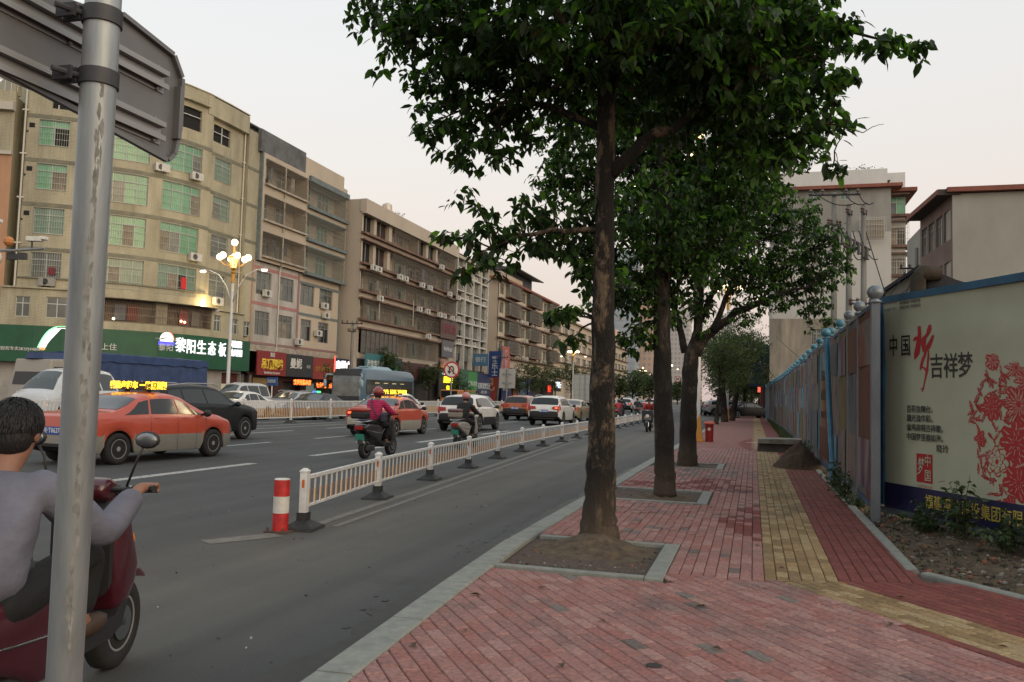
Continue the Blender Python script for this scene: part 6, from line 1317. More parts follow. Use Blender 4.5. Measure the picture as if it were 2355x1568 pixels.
def rotm(yaw, pitch, roll):
    cy, sy, cp, sp, cr, sr = np.cos(yaw), np.sin(yaw), np.cos(pitch), np.sin(pitch), np.cos(roll), np.sin(roll)
    Rz = np.array([[cy, -sy, 0*cy], [sy, cy, 0*cy], [0*cy, 0*cy, 0*cy+1]]); Ry = np.array([[cp, 0*cp, sp], [0*cp, 0*cp+1, 0*cp], [-sp, 0*cp, cp]]); Rx = np.array([[0*cr+1, 0*cr, 0*cr], [0*cr, cr, -sr], [0*cr, sr, cr]])
    f = lambda A: np.moveaxis(A, 2, 0); return f(Rz) @ f(Ry) @ f(Rx)
def leaves(centres, per, size, spread, droop=.5, jit=.35):
    """whorls of drooping leaves round twig tips -> positions, matrices, sizes"""
    P = []; Mx = []; S = []
    n = len(centres)*per
    c = np.repeat(np.array(centres), per, axis=0); yaw = NR_.uniform(0, 2*np.pi, n); pit = NR_.normal(droop, jit, n); roll = NR_.normal(0, .5, n)
    off = np.clip(NR_.normal(0, spread, (n, 3)), -1.25*spread, 1.25*spread); off[:, 2] *= .6
    return c+off, rotm(yaw, pit, roll), size*NR_.uniform(.6, 1.15, n)
def leaf_mesh(name, pos, rot, sz, mats, mi, tpl=LT, fcs=LF):
    k = len(tpl); n = len(pos); V = np.einsum('nij,kj->nki', rot, tpl)*sz[:, None, None]+pos[:, None, :]; V = V.reshape(-1, 3)
    nf = len(fcs); fl_ = len(fcs[0]); F = (np.array(fcs)[None]+(np.arange(n)*k)[:, None, None]).reshape(-1, fl_)
    me = bpy.data.meshes.new(name); me.vertices.add(len(V)); me.vertices.foreach_set('co', V.astype(np.float32).ravel()); me.loops.add(F.size); me.loops.foreach_set('vertex_index', F.astype(np.int32).ravel())
    me.polygons.add(len(F)); me.polygons.foreach_set('loop_start', (np.arange(len(F))*fl_).astype(np.int32)); me.polygons.foreach_set('material_index', np.repeat(mi, nf).astype(np.int32))
    for m in mats: me.materials.append(m)
    me.update(calc_edges=True); return me
def limb(mb, a, b, r0, r1, n=7, bend=.15, seg=5, up=.2):
    a, b = Vector(a), Vector(b); L = (b-a).length; pts = []; rs = []
    j = Vector((R.uniform(-1, 1), R.uniform(-1, 1), R.uniform(-.3, .6)))*L*bend*.5
    for i in range(seg+1):
        u = i/seg; p = a.lerp(b, u)+j*math.sin(math.pi*u)+Vector((0, 0, up*L*.3*math.sin(math.pi*u)))
        if 0 < i < seg: p += Vector((R.gauss(0, 1), R.gauss(0, 1), R.gauss(0, 1)))*L*.015
        pts.append(p); rs.append(r0+(r1-r0)*u)
    mb.tube(pts, rs, n); return pts
def make_tree(name, label, group, trunk, tr, limbs, blobs, leaf=.15, dens=900, per=9, mats=LM, bk=bark, droop=.6, singles=300, light=.12, fine=False, twigs=True, soft=.35):
    T = thing(name, label, 'tree', trunk[0], group=group); B0 = Vector(trunk[0])
    tb = MB(); pts = [Vector(p)-B0 for p in trunk]
    fine_pts = []; fr = []
    for i in range(len(pts)-1):
        for k in range(6):
            u = k/6; fine_pts.append(pts[i].lerp(pts[i+1], u)+Vector((R.gauss(0, .006), R.gauss(0, .006), 0))); fr.append((tr[i]+(tr[i+1]-tr[i])*u)*R.uniform(.965, 1.035))
    fine_pts.append(pts[-1]); fr.append(tr[-1]); tb.tube(fine_pts, fr, 18); o = tb.build('trunk', bk, T, smooth=True)
    nodes = [(p, r) for p, r in zip(fine_pts, fr) if p.z > fine_pts[-1].z*.35]
    for a, b, r0, r1 in limbs:
        lb = MB(); q = limb(lb, Vector(a)-B0, Vector(b)-B0, r0, r1, 9, .12, 7); lb.build('branch', bk, T, smooth=True)
        for i, p in enumerate(q[1:]): nodes.append((p, r0+(r1-r0)*(i+1)/len(q)))
    cents = []; tw = MB()
    for bc, br in blobs:
        bc = Vector(bc)-B0
        best = min(nodes, key=lambda nd: (nd[0]-bc).length+(.25 if nd[0].z > bc.z+.3 else 0)-.2*nd[1])
        rr = min(best[1]*.6, .012+.03*br)
        q = limb(tw, best[0], bc, rr, .008, 5, .2, 5, .25)
        nc = max(3, int(dens*br*br/per))
        for k in range(nc):
            while True:
                d = Vector((R.uniform(-1, 1), R.uniform(-1, 1), R.uniform(-1, 1)))
                if d.length < 1: break
            d = d*(.55+.45*R.random())if d.length < .5 and R.random() < soft else d
            nz = 1+.35*mnoise.noise((bc+d*br)*1.7)
            p = bc+Vector((d.x*br*1.05*nz, d.y*br*1.05*nz, d.z*br*.78*nz)); cents.append(tuple(p))
            if twigs and k % 3 == 0: s_ = q[R.randint(2, 5)]; tw.tube([s_, s_.lerp(p, .5)+Vector((0, 0, .04)), p], [.006, .004, .002], 4, caps=False)
    tw.build('twigs', bk, T, kind='stuff')
    pos, rot, sz = leaves(cents, per, leaf, leaf*.44 if not fine else .16, droop)
    n = len(pos); nv = np.array([mnoise.noise(Vector(p)*.9+Vector((5, 0, 0))) for p in pos[::per]]); nv = np.repeat(nv, per)[:n]
    rnd = NR_.uniform(0, 1, n); mi = np.where(rnd < .45, 0, 1); mi = np.where((nv > .28-light) & (rnd > .72), 2, mi); mi = np.where(rnd < light*.35, 2, mi); mi = np.where(rnd > .985, 3, mi)
    order = None
    if singles:
        W = pos+np.array(B0); dcam = (W-np.array(CAM)); depth = dcam @ np.array(FW); px = 1177.5+F_PX*(dcam @ np.array(RT))/depth; py = 784-F_PX*(dcam @ np.array(UP))/depth
        sc = np.where((px > 0) & (px < 2355) & (py > 0) & (py < 1568), depth, 1e6); idx = np.argsort(sc)[:singles]; keep = np.ones(n, bool); keep[idx] = False
        lme_ = [None]*4
        for i in idx:
            m_ = int(mi[i])
            if lme_[m_] is None: me = bpy.data.meshes.new('leaf'); me.from_pydata([tuple(v) for v in LT], [], LF); me.materials.append(mats[m_]); lme_[m_] = me
            lo_ = obj('leaf', lme_[m_], T); mm = Matrix([list(r) for r in rot[i]]).to_4x4(); s_ = sz[i]; lo_.matrix_local = Matrix.Translation(Vector(pos[i])) @ mm @ Matrix.Diagonal((s_, s_, s_, 1))
        pos, rot, sz, mi = pos[keep], rot[keep], sz[keep], mi[keep]
    me = leaf_mesh('foliage', pos, rot, sz, mats, mi, *( (LTs, LFs) if fine else (LT, LF))); obj('foliage', me, T, kind='stuff')
    return T
def bl(Y, lst): return [(gy(x, y, Y+dy), r) for x, y, dy, r in lst]
Y1 = 8.3
g1 = 'large-leaved trees in the pavement pits'
b1 = bl(Y1, [(880, 50, 0, .42), (950, 20, -.3, .5), (1000, 100, -.2, .62), (1050, 30, -.5, .7), (1010, 190, .2, .42), (1100, 120, -.2, .72), (1180, 40, .4, .8), (1110, 235, .2, .55), (1010, 275, -.2, .30), (1060, 320, 0, .33), (1120, 345, -.2, .32), (1190, 170, 0, .72), (1240, 260, .5, .5), (1180, 300, .3, .33), (1290, 90, -.4, .75), (1300, 200, .5, .5),
    (1085, 460, 0, .20), (1130, 535, -.1, .30), (1040, 550, -.1, .20), (1150, 595, 0, .27), (1215, 560, .2, .32), (1200, 490, .3, .27), (1270, 480, .4, .30), (1290, 560, .3, .34), (1340, 490, .2, .3), (1260, 725, .1, .13), (1310, 725, .1, .14), (1330, 640, .3, .2), (1345, 580, .5, .24), (1300, 720, .2, .12), (1318, 776, .2, .09), (1380, 640, .6, .25), (1080, 610, -.2, .2),
    (1400, 60, .8, .7), (1480, 120, .7, .75), (1500, 20, 0, .8), (1590, 80, -.1, .8), (1600, 200, .4, .6), (1690, 60, .2, .8), (1700, 190, .1, .7), (1780, 130, -.2, .65), (1800, 30, .2, .7), (1850, 90, 0, .42), (1760, 270, .2, .55), (1850, 230, -.2, .42), (1890, 290, 0, .26), (1830, 355, 0, .25), (1900, 150, 0, .25), (1640, 310, .5, .5), (1530, 250, .7, .6), (1740, 350, .2, .3), (1420, 200, .8, .6),
    (1900, 45, -.3, .2), (1960, 85, -.4, .15), (2025, 95, -.5, .15), (2070, 90, -.5, .17), (2095, 105, -.5, .12), (1905, 180, -.3, .16), (1935, 175, -.3, .12), (1915, 385, 0, .08),
    (1300, -140, .3, 1.0), (1500, -190, .3, 1.1), (1700, -140, .2, 1.0), (1090, -90, 0, .8), (1420, -60, -1.3, .9), (1850, -80, .2, .7), (1600, -60, -1.2, .8), (1200, -60, -1.2, .8)])
t1 = [(-1.50, 8.45, .12), (-1.50, 8.45, .42), (-1.49, 8.45, .9), tuple(gy(1387, 800, 8.45)), tuple(gy(1390, 450, 8.45)), tuple(gy(1398, 170, 8.45)), tuple(gy(1392, 0, 8.45))]
l1 = [(gy(1398, 190, 8.45), gy(1340, -10, 8.2), .085, .05), (gy(1402, 180, 8.45), gy(1440, -60, 8.7), .10, .06), (gy(1405, 400, 8.45), gy(1680, 225, 8.4), .075, .035), (gy(1395, 200, 8.45), gy(1150, 90, 8.3), .07, .03), (gy(1405, 140, 8.45), gy(1700, 110, 8.3), .07, .03), (gy(1392, 300, 8.5), gy(1180, 230, 8.3), .05, .025), (gy(1680, 225, 8.4), gy(1850, 130, 8.2), .035, .018), (gy(1780, 40, 8.3), gy(2050, 95, 7.85), .03, .009), (gy(1392, 530, 8.45), gy(1130, 570, 8.3), .035, .015), (gy(1850, 290, 8.2), gy(1985, 305, 8.0), .012, .004), (gy(1985, 305, 8.0), gy(2033, 285, 7.95), .004, .002)]
make_tree('street_tree', 'nearest big-leaved street tree, its scabby two-tone trunk in the first pit', g1, t1, [.225, .168, .145, .120, .098, .095, .07], l1, b1, leaf=.138, dens=1350, per=12, singles=300, light=.2)
Y2 = 13.1
b2 = bl(Y2, [(1330, 420, .4, .75), (1400, 250, .6, 1.0), (1350, 545, .2, .55), (1440, 640, .1, .62), (1480, 400, .8, 1.2), (1580, 300, .5, 1.2), (1590, 470, .5, 1.1), (1690, 400, .5, 1.0), (1650, 200, .5, 1.1), (1440, 110, .8, 1.1), (1290, 330, .3, .45), (1290, 400, .2, .4), (1480, 760, 0, .33), (1500, 690, .2, .6), (1580, 620, .2, .7), (1400, 690, 0, .35), (1540, 180, .5, 1.1), (1520, 540, -.4, .7), (1640, 540, .3, .7), (1750, 300, .6, .8), (1560, 60, .6, 1.1), (1700, 80, .6, 1.0), (1820, 200, .5, .7), (1850, 330, .4, .4), (1450, 800, -.1, .16), (1375, 600, .2, .35), (1500, 480, -1.0, .7), (1800, 90, .4, .8), (1450, 300, 1.2, 1.0), (1430, 770, 0, .2)])
t2 = [(-1.30, 13.05, .12), (-1.30, 13.05, .5), tuple(gy(1524, 900, 13.05)), tuple(gy(1522, 650, 13.05)), tuple(gy(1530, 350, 13.1)), tuple(gy(1530, 120, 13.1))]
l2 = [(gy(1522, 620, 13.05), gy(1420, 480, 13.2), .07, .03), (gy(1524, 560, 13.05), gy(1620, 420, 13.3), .07, .03), (gy(1526, 480, 13.05), gy(1420, 300, 13.5), .06, .03), (gy(1528, 400, 13.1), gy(1650, 250, 13.3), .06, .03), (gy(1524, 720, 13.05), gy(1600, 600, 13.2), .04, .02)]
make_tree('street_tree', 'second big-leaved street tree, straight dark trunk in the second pit', g1, t2, [.18, .155, .145, .125, .10, .05], l2, b2, leaf=.132, dens=1700, singles=300, light=.26, bk=bark2)
Y3 = 19.4
b3 = bl(Y3, [(1700, 480, .3, 1.2), (1780, 550, .3, 1.1), (1850, 600, .2, .85), (1900, 640, .1, .55), (1640, 590, .2, 1.1), (1720, 650, 0, .85), (1790, 680, 0, .5), (1890, 700, -.1, .28), (1750, 430, .3, .6), (1650, 450, .4, 1.1), (1560, 560, .5, 1.0), (1930, 570, .1, .32), (1900, 735, -.2, .2), (1600, 700, 0, .55), (1570, 420, .5, 1.2), (1830, 490, .2, .6), (1700, 730, -.4, .3), (1620, 770, -.3, .16), (1500, 620, .6, .9), (1500, 480, .7, 1.0), (1890, 540, .1, .5), (1760, 640, .8, .8), (1660, 540, -.9, .8), (1850, 700, 0, .3), (1545, 740, .2, .35), (1950, 620, 0, .2), (1860, 745, 0, .16)])
t3 = [(-1.43, 19.35, .12), (-1.43, 19.35, .5), tuple(gy(1583, 930, 19.35)), tuple(gy(1590, 820, 19.35)), tuple(gy(1605, 760, 19.4)), tuple(gy(1612, 640, 19.4)), tuple(gy(1600, 480, 19.4))]
l3 = [(gy(1600, 815, 19.35), gy(1640, 760, 19.3), .13, .11), (gy(1640, 760, 19.3), gy(1760, 690, 19.2), .11, .06), (gy(1760, 690, 19.2), gy(1860, 660, 19.1), .05, .025), (gy(1575, 810, 19.4), gy(1540, 690, 19.5), .09, .05), (gy(1640, 755, 19.3), gy(1690, 620, 19.4), .07, .04), (gy(1606, 750, 19.4), gy(1700, 560, 19.5), .07, .04)]
make_tree('street_tree', 'third street tree, forked low with a broad dome reaching towards the hoarding', g1, t3, [.24, .20, .185, .17, .10, .08, .05], l3, b3, leaf=.122, dens=1750, singles=300, light=.16, bk=bark2)
def camphor(x, y, h, r, label, group, px_tree=True, lean=(0, 0), dens=150, leaf=.16, mats=LC, tr_=.16, trunk_h=None, cz=.62, n=9):
    th = trunk_h or h*.35; T0 = (x, y, .12 if x > -3 else .1); bl_ = []
    for k in range(n):
        a = R.uniform(0, 6.28); q = R.uniform(.1, .62)*r; zz = h*cz+R.uniform(-.24, .30)*h; bl_.append((Vector((x+lean[0]+q*math.cos(a), y+lean[1]+q*math.sin(a), zz)), r*R.uniform(.38, .58)))
    tk = [T0, (x+lean[0]*.3, y+lean[1]*.3, th*.6), (x+lean[0]*.6, y+lean[1]*.6, th), (x+lean[0], y+lean[1], h*.7)]
    lm_ = [(tk[2], (x+lean[0]+r*.4*math.cos(a), y+r*.4*math.sin(a), th+.25*h), tr_*.5, tr_*.2) for a in (0.3, 2.2, 4.4)]
    return make_tree('camphor_tree', label, group, tk, [tr_*1.2, tr_, tr_*.8, tr_*.3], lm_, bl_, leaf=leaf, dens=dens, per=12, mats=mats, bk=bark2, singles=0, fine=True, droop=.3, twigs=False)
gc = 'fine-leaved trees along the pavement beyond the lamp'
camphor(-2.25, 54, 7.0, 2.5, 'slim camphor tree leaning over the far pavement, first of the group', gc, dens=520, lean=(.4, 0), tr_=.13)
camphor(-1.95, 61, 8.0, 2.9, 'camphor tree in the middle of the far pavement group, dark forked trunk', gc, dens=520, lean=(-.3, 0), tr_=.22)
camphor(-1.55, 65.5, 8.2, 3.0, 'camphor tree beside the white lamp pole in the far pavement group', gc, dens=520, lean=(.8, 0), tr_=.2)
camphor(-1.7, 82, 8.5, 3.6, 'camphor tree behind the parked black sedan', gc, dens=330, leaf=.22)
camphor(-2.0, 97, 9.5, 4.0, 'dark camphor tree farthest along the pavement', gc, dens=300, leaf=.24)
camphor(-.2, 108, 9.5, 4.2, 'dark camphor tree behind the far shop signs', gc, dens=280, leaf=.26)
camphor(-.9, 90, 7, 3.0, 'camphor tree right behind the parked black sedan roof', gc, dens=330, leaf=.24, cz=.55)
camphor(-3.2, 120, 9, 4.5, 'low-crowned tree closing the view down the near pavement', gc, dens=200, leaf=.3, cz=.48)
camphor(.8, 126, 9, 4.5, 'low-crowned tree right of the one closing the pavement view', gc, dens=200, leaf=.3, cz=.48)
camphor(-1.4, 140, 10, 5.5, 'farthest low-crowned tree behind the pavement trees', gc, dens=200, leaf=.34, cz=.42)
gl_ = 'small street trees in front of the left shops'
for x, y, h, r, lb_ in ((-36.6, 80.5, 6.3, 2.6, 'bushy street tree in front of the teal sign, right of the coach roof'), (-36.2, 90, 5.6, 2.4, 'dark street tree left of the round no U-turn sign'), (-36.4, 100.5, 5.2, 2.0, 'smaller street tree directly behind the no U-turn sign'), (-36.5, 66.5, 5.0, 1.3, 'thin autumnal tree in front of the dark red signboard'),
        (-36, 124, 6.8, 2.4, 'street tree left of the lit red sign'), (-36, 133, 7.2, 2.9, 'broad street tree between the lit red and white signs'), (-36, 143, 8, 3.4, 'street tree right of the lit white characters'), (-36, 153, 8, 3.2, 'street tree behind the far ornate lamp'), (-35.5, 165, 8.5, 3.4, 'street tree left of the white box truck'), (-35.5, 178, 8.5, 3.4, 'street tree hidden behind the box truck roof')):
    camphor(x, y, h, r, lb_, gl_, dens=230 if r > 1.5 else 110, leaf=.26, tr_=.12, n=8, cz=.6, mats=LC if 'autumn' not in lb_ else [LC[1], LC[2], LC[3], LC[3]])
gm = 'leafy trees far down the street'
for px, Y, h, r, lb_ in ((1425, 190, 8, 4, 'far tree right behind the first trunk'), (1455, 200, 9, 4.5, 'far round tree below the blue glass tower'), (1480, 215, 9, 4.5, 'far tree left of the second trunk'), (1500, 190, 7.5, 3.6, 'far lighter tree touching the second trunk'), (1558, 260, 8, 4.6, 'far tree closing the street between the second and third trunks'), (1545, 330, 8, 5, 'farthest tree at the street end')):
    q = gy(px, 900, Y); camphor(q.x, Y, h, r, lb_, gm, dens=110, leaf=.5, tr_=.2, n=9)
WM = [leafmat('weed_dark', (.020, .042, .014), .2, .6), leafmat('weed_mid', (.038, .070, .022), .2, .6), leafmat('weed_pale', (.06, .09, .035), .2, .6), leafmat('weed_dry', (.10, .085, .045), .2, .7)]
def weed(x, y, z, h, r, n, label, leaf=.09, group='weeds at the foot of the hoarding'):
    T = thing('weed_plant', label, 'weed', (x, y, z), group=group); st = MB(); cents = []
    for k in range(n):
        a = R.uniform(0, 6.28); q = r*math.sqrt(R.random()); hh = h*R.uniform(.5, 1)*(1-.45*q/r); tip = Vector((q*math.cos(a), q*math.sin(a), hh)); st.tube([(0.3*q*math.cos(a), .3*q*math.sin(a), 0), tip*.5+Vector((0, 0, .1*h)), tip], [.005, .004, .002], 4)
        for j in range(5): cents.append(tuple(tip*(.35+.65*j/4)))
    st.build('stem', M('weed_stem', (.05, .06, .025), .8), T, kind='stuff')
    leaf *= .8; pos, rot, sz = leaves(cents[::2], 5, leaf, leaf*.45, .25); mi = NR_.choice([0, 1, 1, 2], len(pos)); obj('foliage', leaf_mesh('foliage', pos, rot, sz, WM, mi), T, kind='stuff'); return T
weed(2.25, 10.45, .1, .95, .22, 16, 'tall leafy weed in front of the navy band of the billboard', .13)
weed(1.98, 11.0, .1, .5, .35, 22, 'low spreading weed at the billboard corner post', .10)
weed(2.55, 9.7, .15, .45, .45, 30, 'dense low weed under the middle of the billboard', .10)
weed(3.35, 8.75, .2, .85, .4, 26, 'dark leafy weed covering the board near the right frame edge', .12)
weed(3.1, 9.3, .15, .5, .4, 24, 'trailing weed below the yellow characters', .10)
weed(1.42, 14.3, .08, .62, .3, 26, 'bushy weed growing at the hoarding foot before the sand heap', .09)
weed(1.40, 15.7, .08, .75, .22, 18, 'upright weed beside the leaning blue post', .09)
weed(1.45, 13.2, .08, .35, .25, 18, 'low weed by the corner post of the hoarding', .08)
weed(1.42, 22.5, .08, .55, .25, 20, 'weed poking out behind the sand heap', .09)
weed(1.45, 24.0, .1, .6, .3, 20, 'weed beside the concrete slab end', .09)
def ggrass(name, n, fn, h, label, mats=WM):
    pos = np.array([fn() for _ in range(n)]); yaw = NR_.uniform(0, 6.28, n); pit = NR_.normal(-1.1, .35, n); rot = rotm(yaw, pit, NR_.normal(0, .4, n)); sz = NR_.uniform(.5, 1.2, n)*h
    tpl = np.array([(0, .035, 0), (0, -.035, 0), (.55, .03, 0), (.55, -.03, 0), (1, 0, -.15)]); fc = [(0, 1, 3), (0, 3, 2), (2, 3, 4)]
    return tag(obj(name, leaf_mesh(name, pos, rot, sz, mats, NR_.choice([0, 1, 1, 2, 3], n), tpl, fc)), label, 'grass', kind='stuff')
ggrass('grass', 9000, lambda: (R.uniform(1.12, 1.5), R.uniform(27, 72), .1), .26, 'rough grass between the kerb and the far part of the hoarding')
def gw():
    x, y, z = inverge(); return (x, y, z)
ggrass('grass_tufts', 900, gw, .10, 'thin weeds and grass blades among the rubble')
def gp():
    a, b, c, d = PITS[0]; return (R.uniform(a+.1, c-.2), R.choice((R.uniform(b+.12, b+.3), R.uniform(b+.12, d-.12))), .09)
ggrass('pit_grass', 260, gp, .05, 'tiny grass blades in the first tree pit')
for px, py, r, lb_ in ((1835, 398, 1.3, 'pale rooftop shrub on the left of the white parapet'), (1985, 396, 1.0, 'dark rooftop bush beside the satellite dish')):
    q = gy(px, py, 83); T = thing('rooftop_shrub', lb_, 'shrub', (q.x, 83, 22.6), group='roof plants'); cs = [tuple(Vector((R.gauss(0, .5), R.gauss(0, .4), .5+R.random()*r))) for _ in range(50)]; pos, rot, sz = leaves(cs, 8, .18, .12, .2); obj('foliage', leaf_mesh('foliage', pos, rot, sz, LC, NR_.choice([0, 0, 1], len(pos)), LTs, LFs), T, kind='stuff'); MB().tube([(0, 0, -.6), (0, 0, .8)], .04, 5).build('stem', bark2, T)
q = gx(905, 468, -39); T = thing('rooftop_shrub', 'scrubby plants on the tan block roof beside the steel tank', 'shrub', (-39, q.y, 20.8), group='roof plants'); cs = [tuple(Vector((R.gauss(0, .4), R.uniform(-2.5, 2.5), .3+R.random()*.8))) for _ in range(40)]; pos, rot, sz = leaves(cs, 8, .18, .15, .2); obj('foliage', leaf_mesh('foliage', pos, rot, sz, LC, NR_.choice([0, 0, 1], len(pos)), LTs, LFs), T, kind='stuff')
o = MB().lathe([(.01, 0), (.55, .02), (.6, .3), (.55, 1.3), (.25, 1.5), (.01, 1.55)], (0, 0, 0), 14).build('water_tank', M('tank_cream', (.5, .45, .38), .4, metal=.3), smooth=rad(40)); o.location = (-39.2, q.y-1.2, 21.0); tag(o, 'steel water tank on the tan block roof', 'water tank')
hb_ = MB(); nx, nyy = 40, 34
for r in range(nyy+1):
    for k in range(nx+1):
        x = .42+1.25*k/nx; y = 19.55+1.75*r/nyy; dx = (x-1.03)/.62; dy = (y-20.35)/.8; d = math.hypot(dx, dy)
        h = max(0, 1-d)**.95*.62*(1+.22*mnoise.noise((x*4, y*4, 1))); h += .035*mnoise.noise((x*14, y*14, 2))
        hb_.v.append((x, y, .10+max(-.03, h)))
for r in range(nyy):
    for k in range(nx): q = r*(nx+1)+k; hb_.f.append([q, q+1, q+nx+2, q+nx+1]); hb_.m.append(0)
tag(hb_.build('sand_heap', M('brown_sand', (.055, .035, .020), .98, var=.3, vs=14, bump=.8, bs=60, world=True), smooth=True), 'heap of dark brown sand dumped on the pavement against the hoarding', 'sand heap')
S_ = thing('concrete_slab', 'thick grey concrete block with a lighter capping slab lying across the pavement', 'slab')
s1 = MB(); s1.hexa([(.12, 26.1, .11), (1.42, 26.25, .11), (1.42, 27.0, .11), (.12, 26.9, .11)], [(.16, 26.15, .36), (1.42, 26.3, .36), (1.42, 27.0, .36), (.14, 26.85, .36)]); s1.build('block', M('dark_concrete', (.075, .07, .062), .9, var=.3, vs=4, bump=.4, bs=30), S_)
s1 = MB(); s1.hexa([(.13, 26.02, .362), (1.40, 26.2, .362), (1.42, 27.05, .362), (.2, 26.95, .362)], [(.14, 26.04, .50), (1.40, 26.22, .52), (1.42, 27.05, .53), (.2, 26.95, .51)]); s1.build('capping', M('pale_concrete', (.20, .195, .165), .9, var=.25, vs=5, bump=.3, bs=40), S_, bevel=.01)
o = MB().lathe([(.001, 0), (.11, .0), (.12, .02), (.001, .05)], (.30, 45, .13), 10).build('orange_cap', M('orange_plastic', (.5, .10, .03), .5)); tag(o, 'small orange plastic cap lying on the yellow tactile strip', 'cap')
o = MB().add([(0, 0, 0), (.42, .02, .0), (.40, .12, .005), (.1, .14, 0)], [(0, 1, 2, 3)]).build('paper_sheet', white_paint); o.location = (-.28, 31.3, .13); tag(o, 'scrap of white paper on the dark red paving patch', 'paper')
sb2 = MB(); n = 26; sb2.add([(-.05-.42*math.sin(math.pi*k/(n-1))*(1+.15*math.sin(k*1.7)), 26+9*k/(n-1), .1262) for k in range(n)], [list(range(n))]); struct(sb2.build('dark_red_paving', REDB[0]))
# ================================================================== VEHICLES
def lerp_prof(pr, t):
    if t <= pr[0][0]: return pr[0][1]
    for (a, b), (c, d) in zip(pr, pr[1:]):
        if t <= c:
            u = (t-a)/(c-a) if c > a else 1; return b+(d-b)*u
    return pr[-1][1]
STY = {
 'sedan': dict(top=[(0, .70), (.012, .94), (.03, 1.0), (.10, 1.045), (.16, 1.06), (.20, 1.13), (.30, 1.36), (.38, 1.44), (.46, 1.465), (.54, 1.455), (.61, 1.38), (.73, 1.08), (.76, 1.03), (.84, .97), (.93, .86), (.98, .70), (1, .55)],
    bot=[(0, .42), (.03, .30), (.1, .22), (.9, .20), (.97, .24), (1, .36)], plan=[(0, .80), (.02, .90), (.06, .96), (.15, .99), (.3, 1), (.72, 1), (.86, .965), (.94, .88), (.98, .76), (1, .60)], belt=[(0, .90), (.2, .945), (.7, .92), (1, .78)], h=1.465,
    side=[(.215, .36, .315, .375), (.375, .545, .388, .535), (.555, .735, .545, .60)], wshield=(.60, .745), rglass=(.185, .315), wheels=(.19, .80), R=.315),
 'suv': dict(top=[(0, .80), (.010, 1.02), (.022, 1.10), (.05, 1.30), (.085, 1.50), (.11, 1.565), (.18, 1.61), (.35, 1.65), (.5, 1.635), (.58, 1.56), (.72, 1.16), (.75, 1.11), (.85, 1.06), (.94, .96), (.98, .80), (1, .62)],
    bot=[(0, .48), (.03, .36), (.1, .26), (.9, .26), (.97, .28), (1, .42)], plan=[(0, .84), (.015, .92), (.05, .975), (.15, 1), (.75, 1), (.88, .97), (.95, .90), (.985, .78), (1, .66)], belt=[(0, 1.03), (.2, 1.03), (.7, .99), (1, .84)], h=1.65,
    side=[(.10, .235, .135, .235), (.245, .435, .245, .425), (.445, .71, .435, .575)], wshield=(.58, .735), rglass=(.024, .10), wheels=(.18, .81), R=.35),
 'van': dict(top=[(0, .9), (.01, 1.2), (.03, 1.7), (.06, 1.86), (.15, 1.92), (.6, 1.92), (.70, 1.86), (.80, 1.55), (.88, 1.20), (.91, 1.12), (.97, 1.0), (.99, .85), (1, .65)],
    bot=[(0, .42), (.05, .30), (.95, .28), (1, .38)], plan=[(0, .90), (.02, .96), (.08, 1), (.8, 1), (.92, .95), (.98, .86), (1, .74)], belt=[(0, 1.05), (.7, 1.02), (1, .80)], h=1.92,
    side=[(.06, .27, .07, .27), (.29, .55, .29, .55), (.57, .84, .57, .74)], wshield=(.715, .895), rglass=(.012, .055), wheels=(.19, .83), R=.31)}
glassm = M('car_glass', (.010, .013, .014), .05, spec=.55); tyre_m = M('tyre', (.014, .014, .014), .85, var=.3, vs=10); rim_m = M('alloy_rim', (.42, .43, .44), .35, metal=.5); tail_r = M('tail_red', (.32, .012, .008), .2, coat=.5); tail_on = M('tail_lit', (.9, .05, .02), .3, emit=(1, .10, .03), es=3.2); amber_on = M('amber_lit', (1, .3, .03), .3, emit=(1, .35, .06), es=3.0)
head_c = M('headlight_clear', (.45, .47, .5), .1, metal=.3, coat=.6); under = M('car_underside', (.012, .012, .012), .9); blue_plate = M('blue_plate', (.02, .06, .32), .5); green_plate = M('green_plate', (.05, .30, .22), .5); plate_txt = M('plate_text', (.6, .62, .65), .5); trim_b = M('black_trim', (.015, .015, .016), .5)
led_amber = M('led_amber_txt', (1, .6, .05), .5, emit=(1, .62, .04), es=2.2)
def wheel_mesh(Rw, wd, spokes=5):
    t = MB(); t.lathe([(Rw*.62, -wd/2), (Rw*.92, -wd/2), (Rw, -wd*.36), (Rw, wd*.36), (Rw*.92, wd/2), (Rw*.62, wd/2), (Rw*.6, 0)], n=28, axis='x')
    r = MB(); r.lathe([(Rw*.62, wd*.46), (Rw*.60, wd*.40), (Rw*.56, wd*.25), (.02, wd*.22)], n=28, axis='x', m=1); r.lathe([(Rw*.63, wd*.44), (Rw*.64, wd*.5), (Rw*.58, wd*.5), (Rw*.575, wd*.4)], n=28, axis='x')
    for k in range(spokes*2 if spokes == 5 else spokes):
        a = 6.2832*k/(spokes*2)+(.16 if k % 2 else -.16); a -= 6.2832/(spokes*2)*(k % 2); c, s = math.cos(a), math.sin(a)
        r.hexa([(wd*.30, .05*c-.02*s, .05*s+.02*c), (wd*.30, .05*c+.02*s, .05*s-.02*c), (wd*.30, Rw*.6*c+.025*s, Rw*.6*s-.025*c), (wd*.30, Rw*.6*c-.025*s, Rw*.6*s+.025*c)], [(wd*.44, .05*c-.02*s, .05*s+.02*c), (wd*.44, .05*c+.02*s, .05*s-.02*c), (wd*.46, Rw*.6*c+.02*s, Rw*.6*s-.02*c), (wd*.46, Rw*.6*c-.02*s, Rw*.6*s+.02*c)])
    r.lathe([(.055, wd*.30), (.05, wd*.46), (.001, wd*.47)], n=10, axis='x')
    return t.mesh('wheel', tyre_m, True), r.mesh('rim', [rim_m, under])
WH = {}
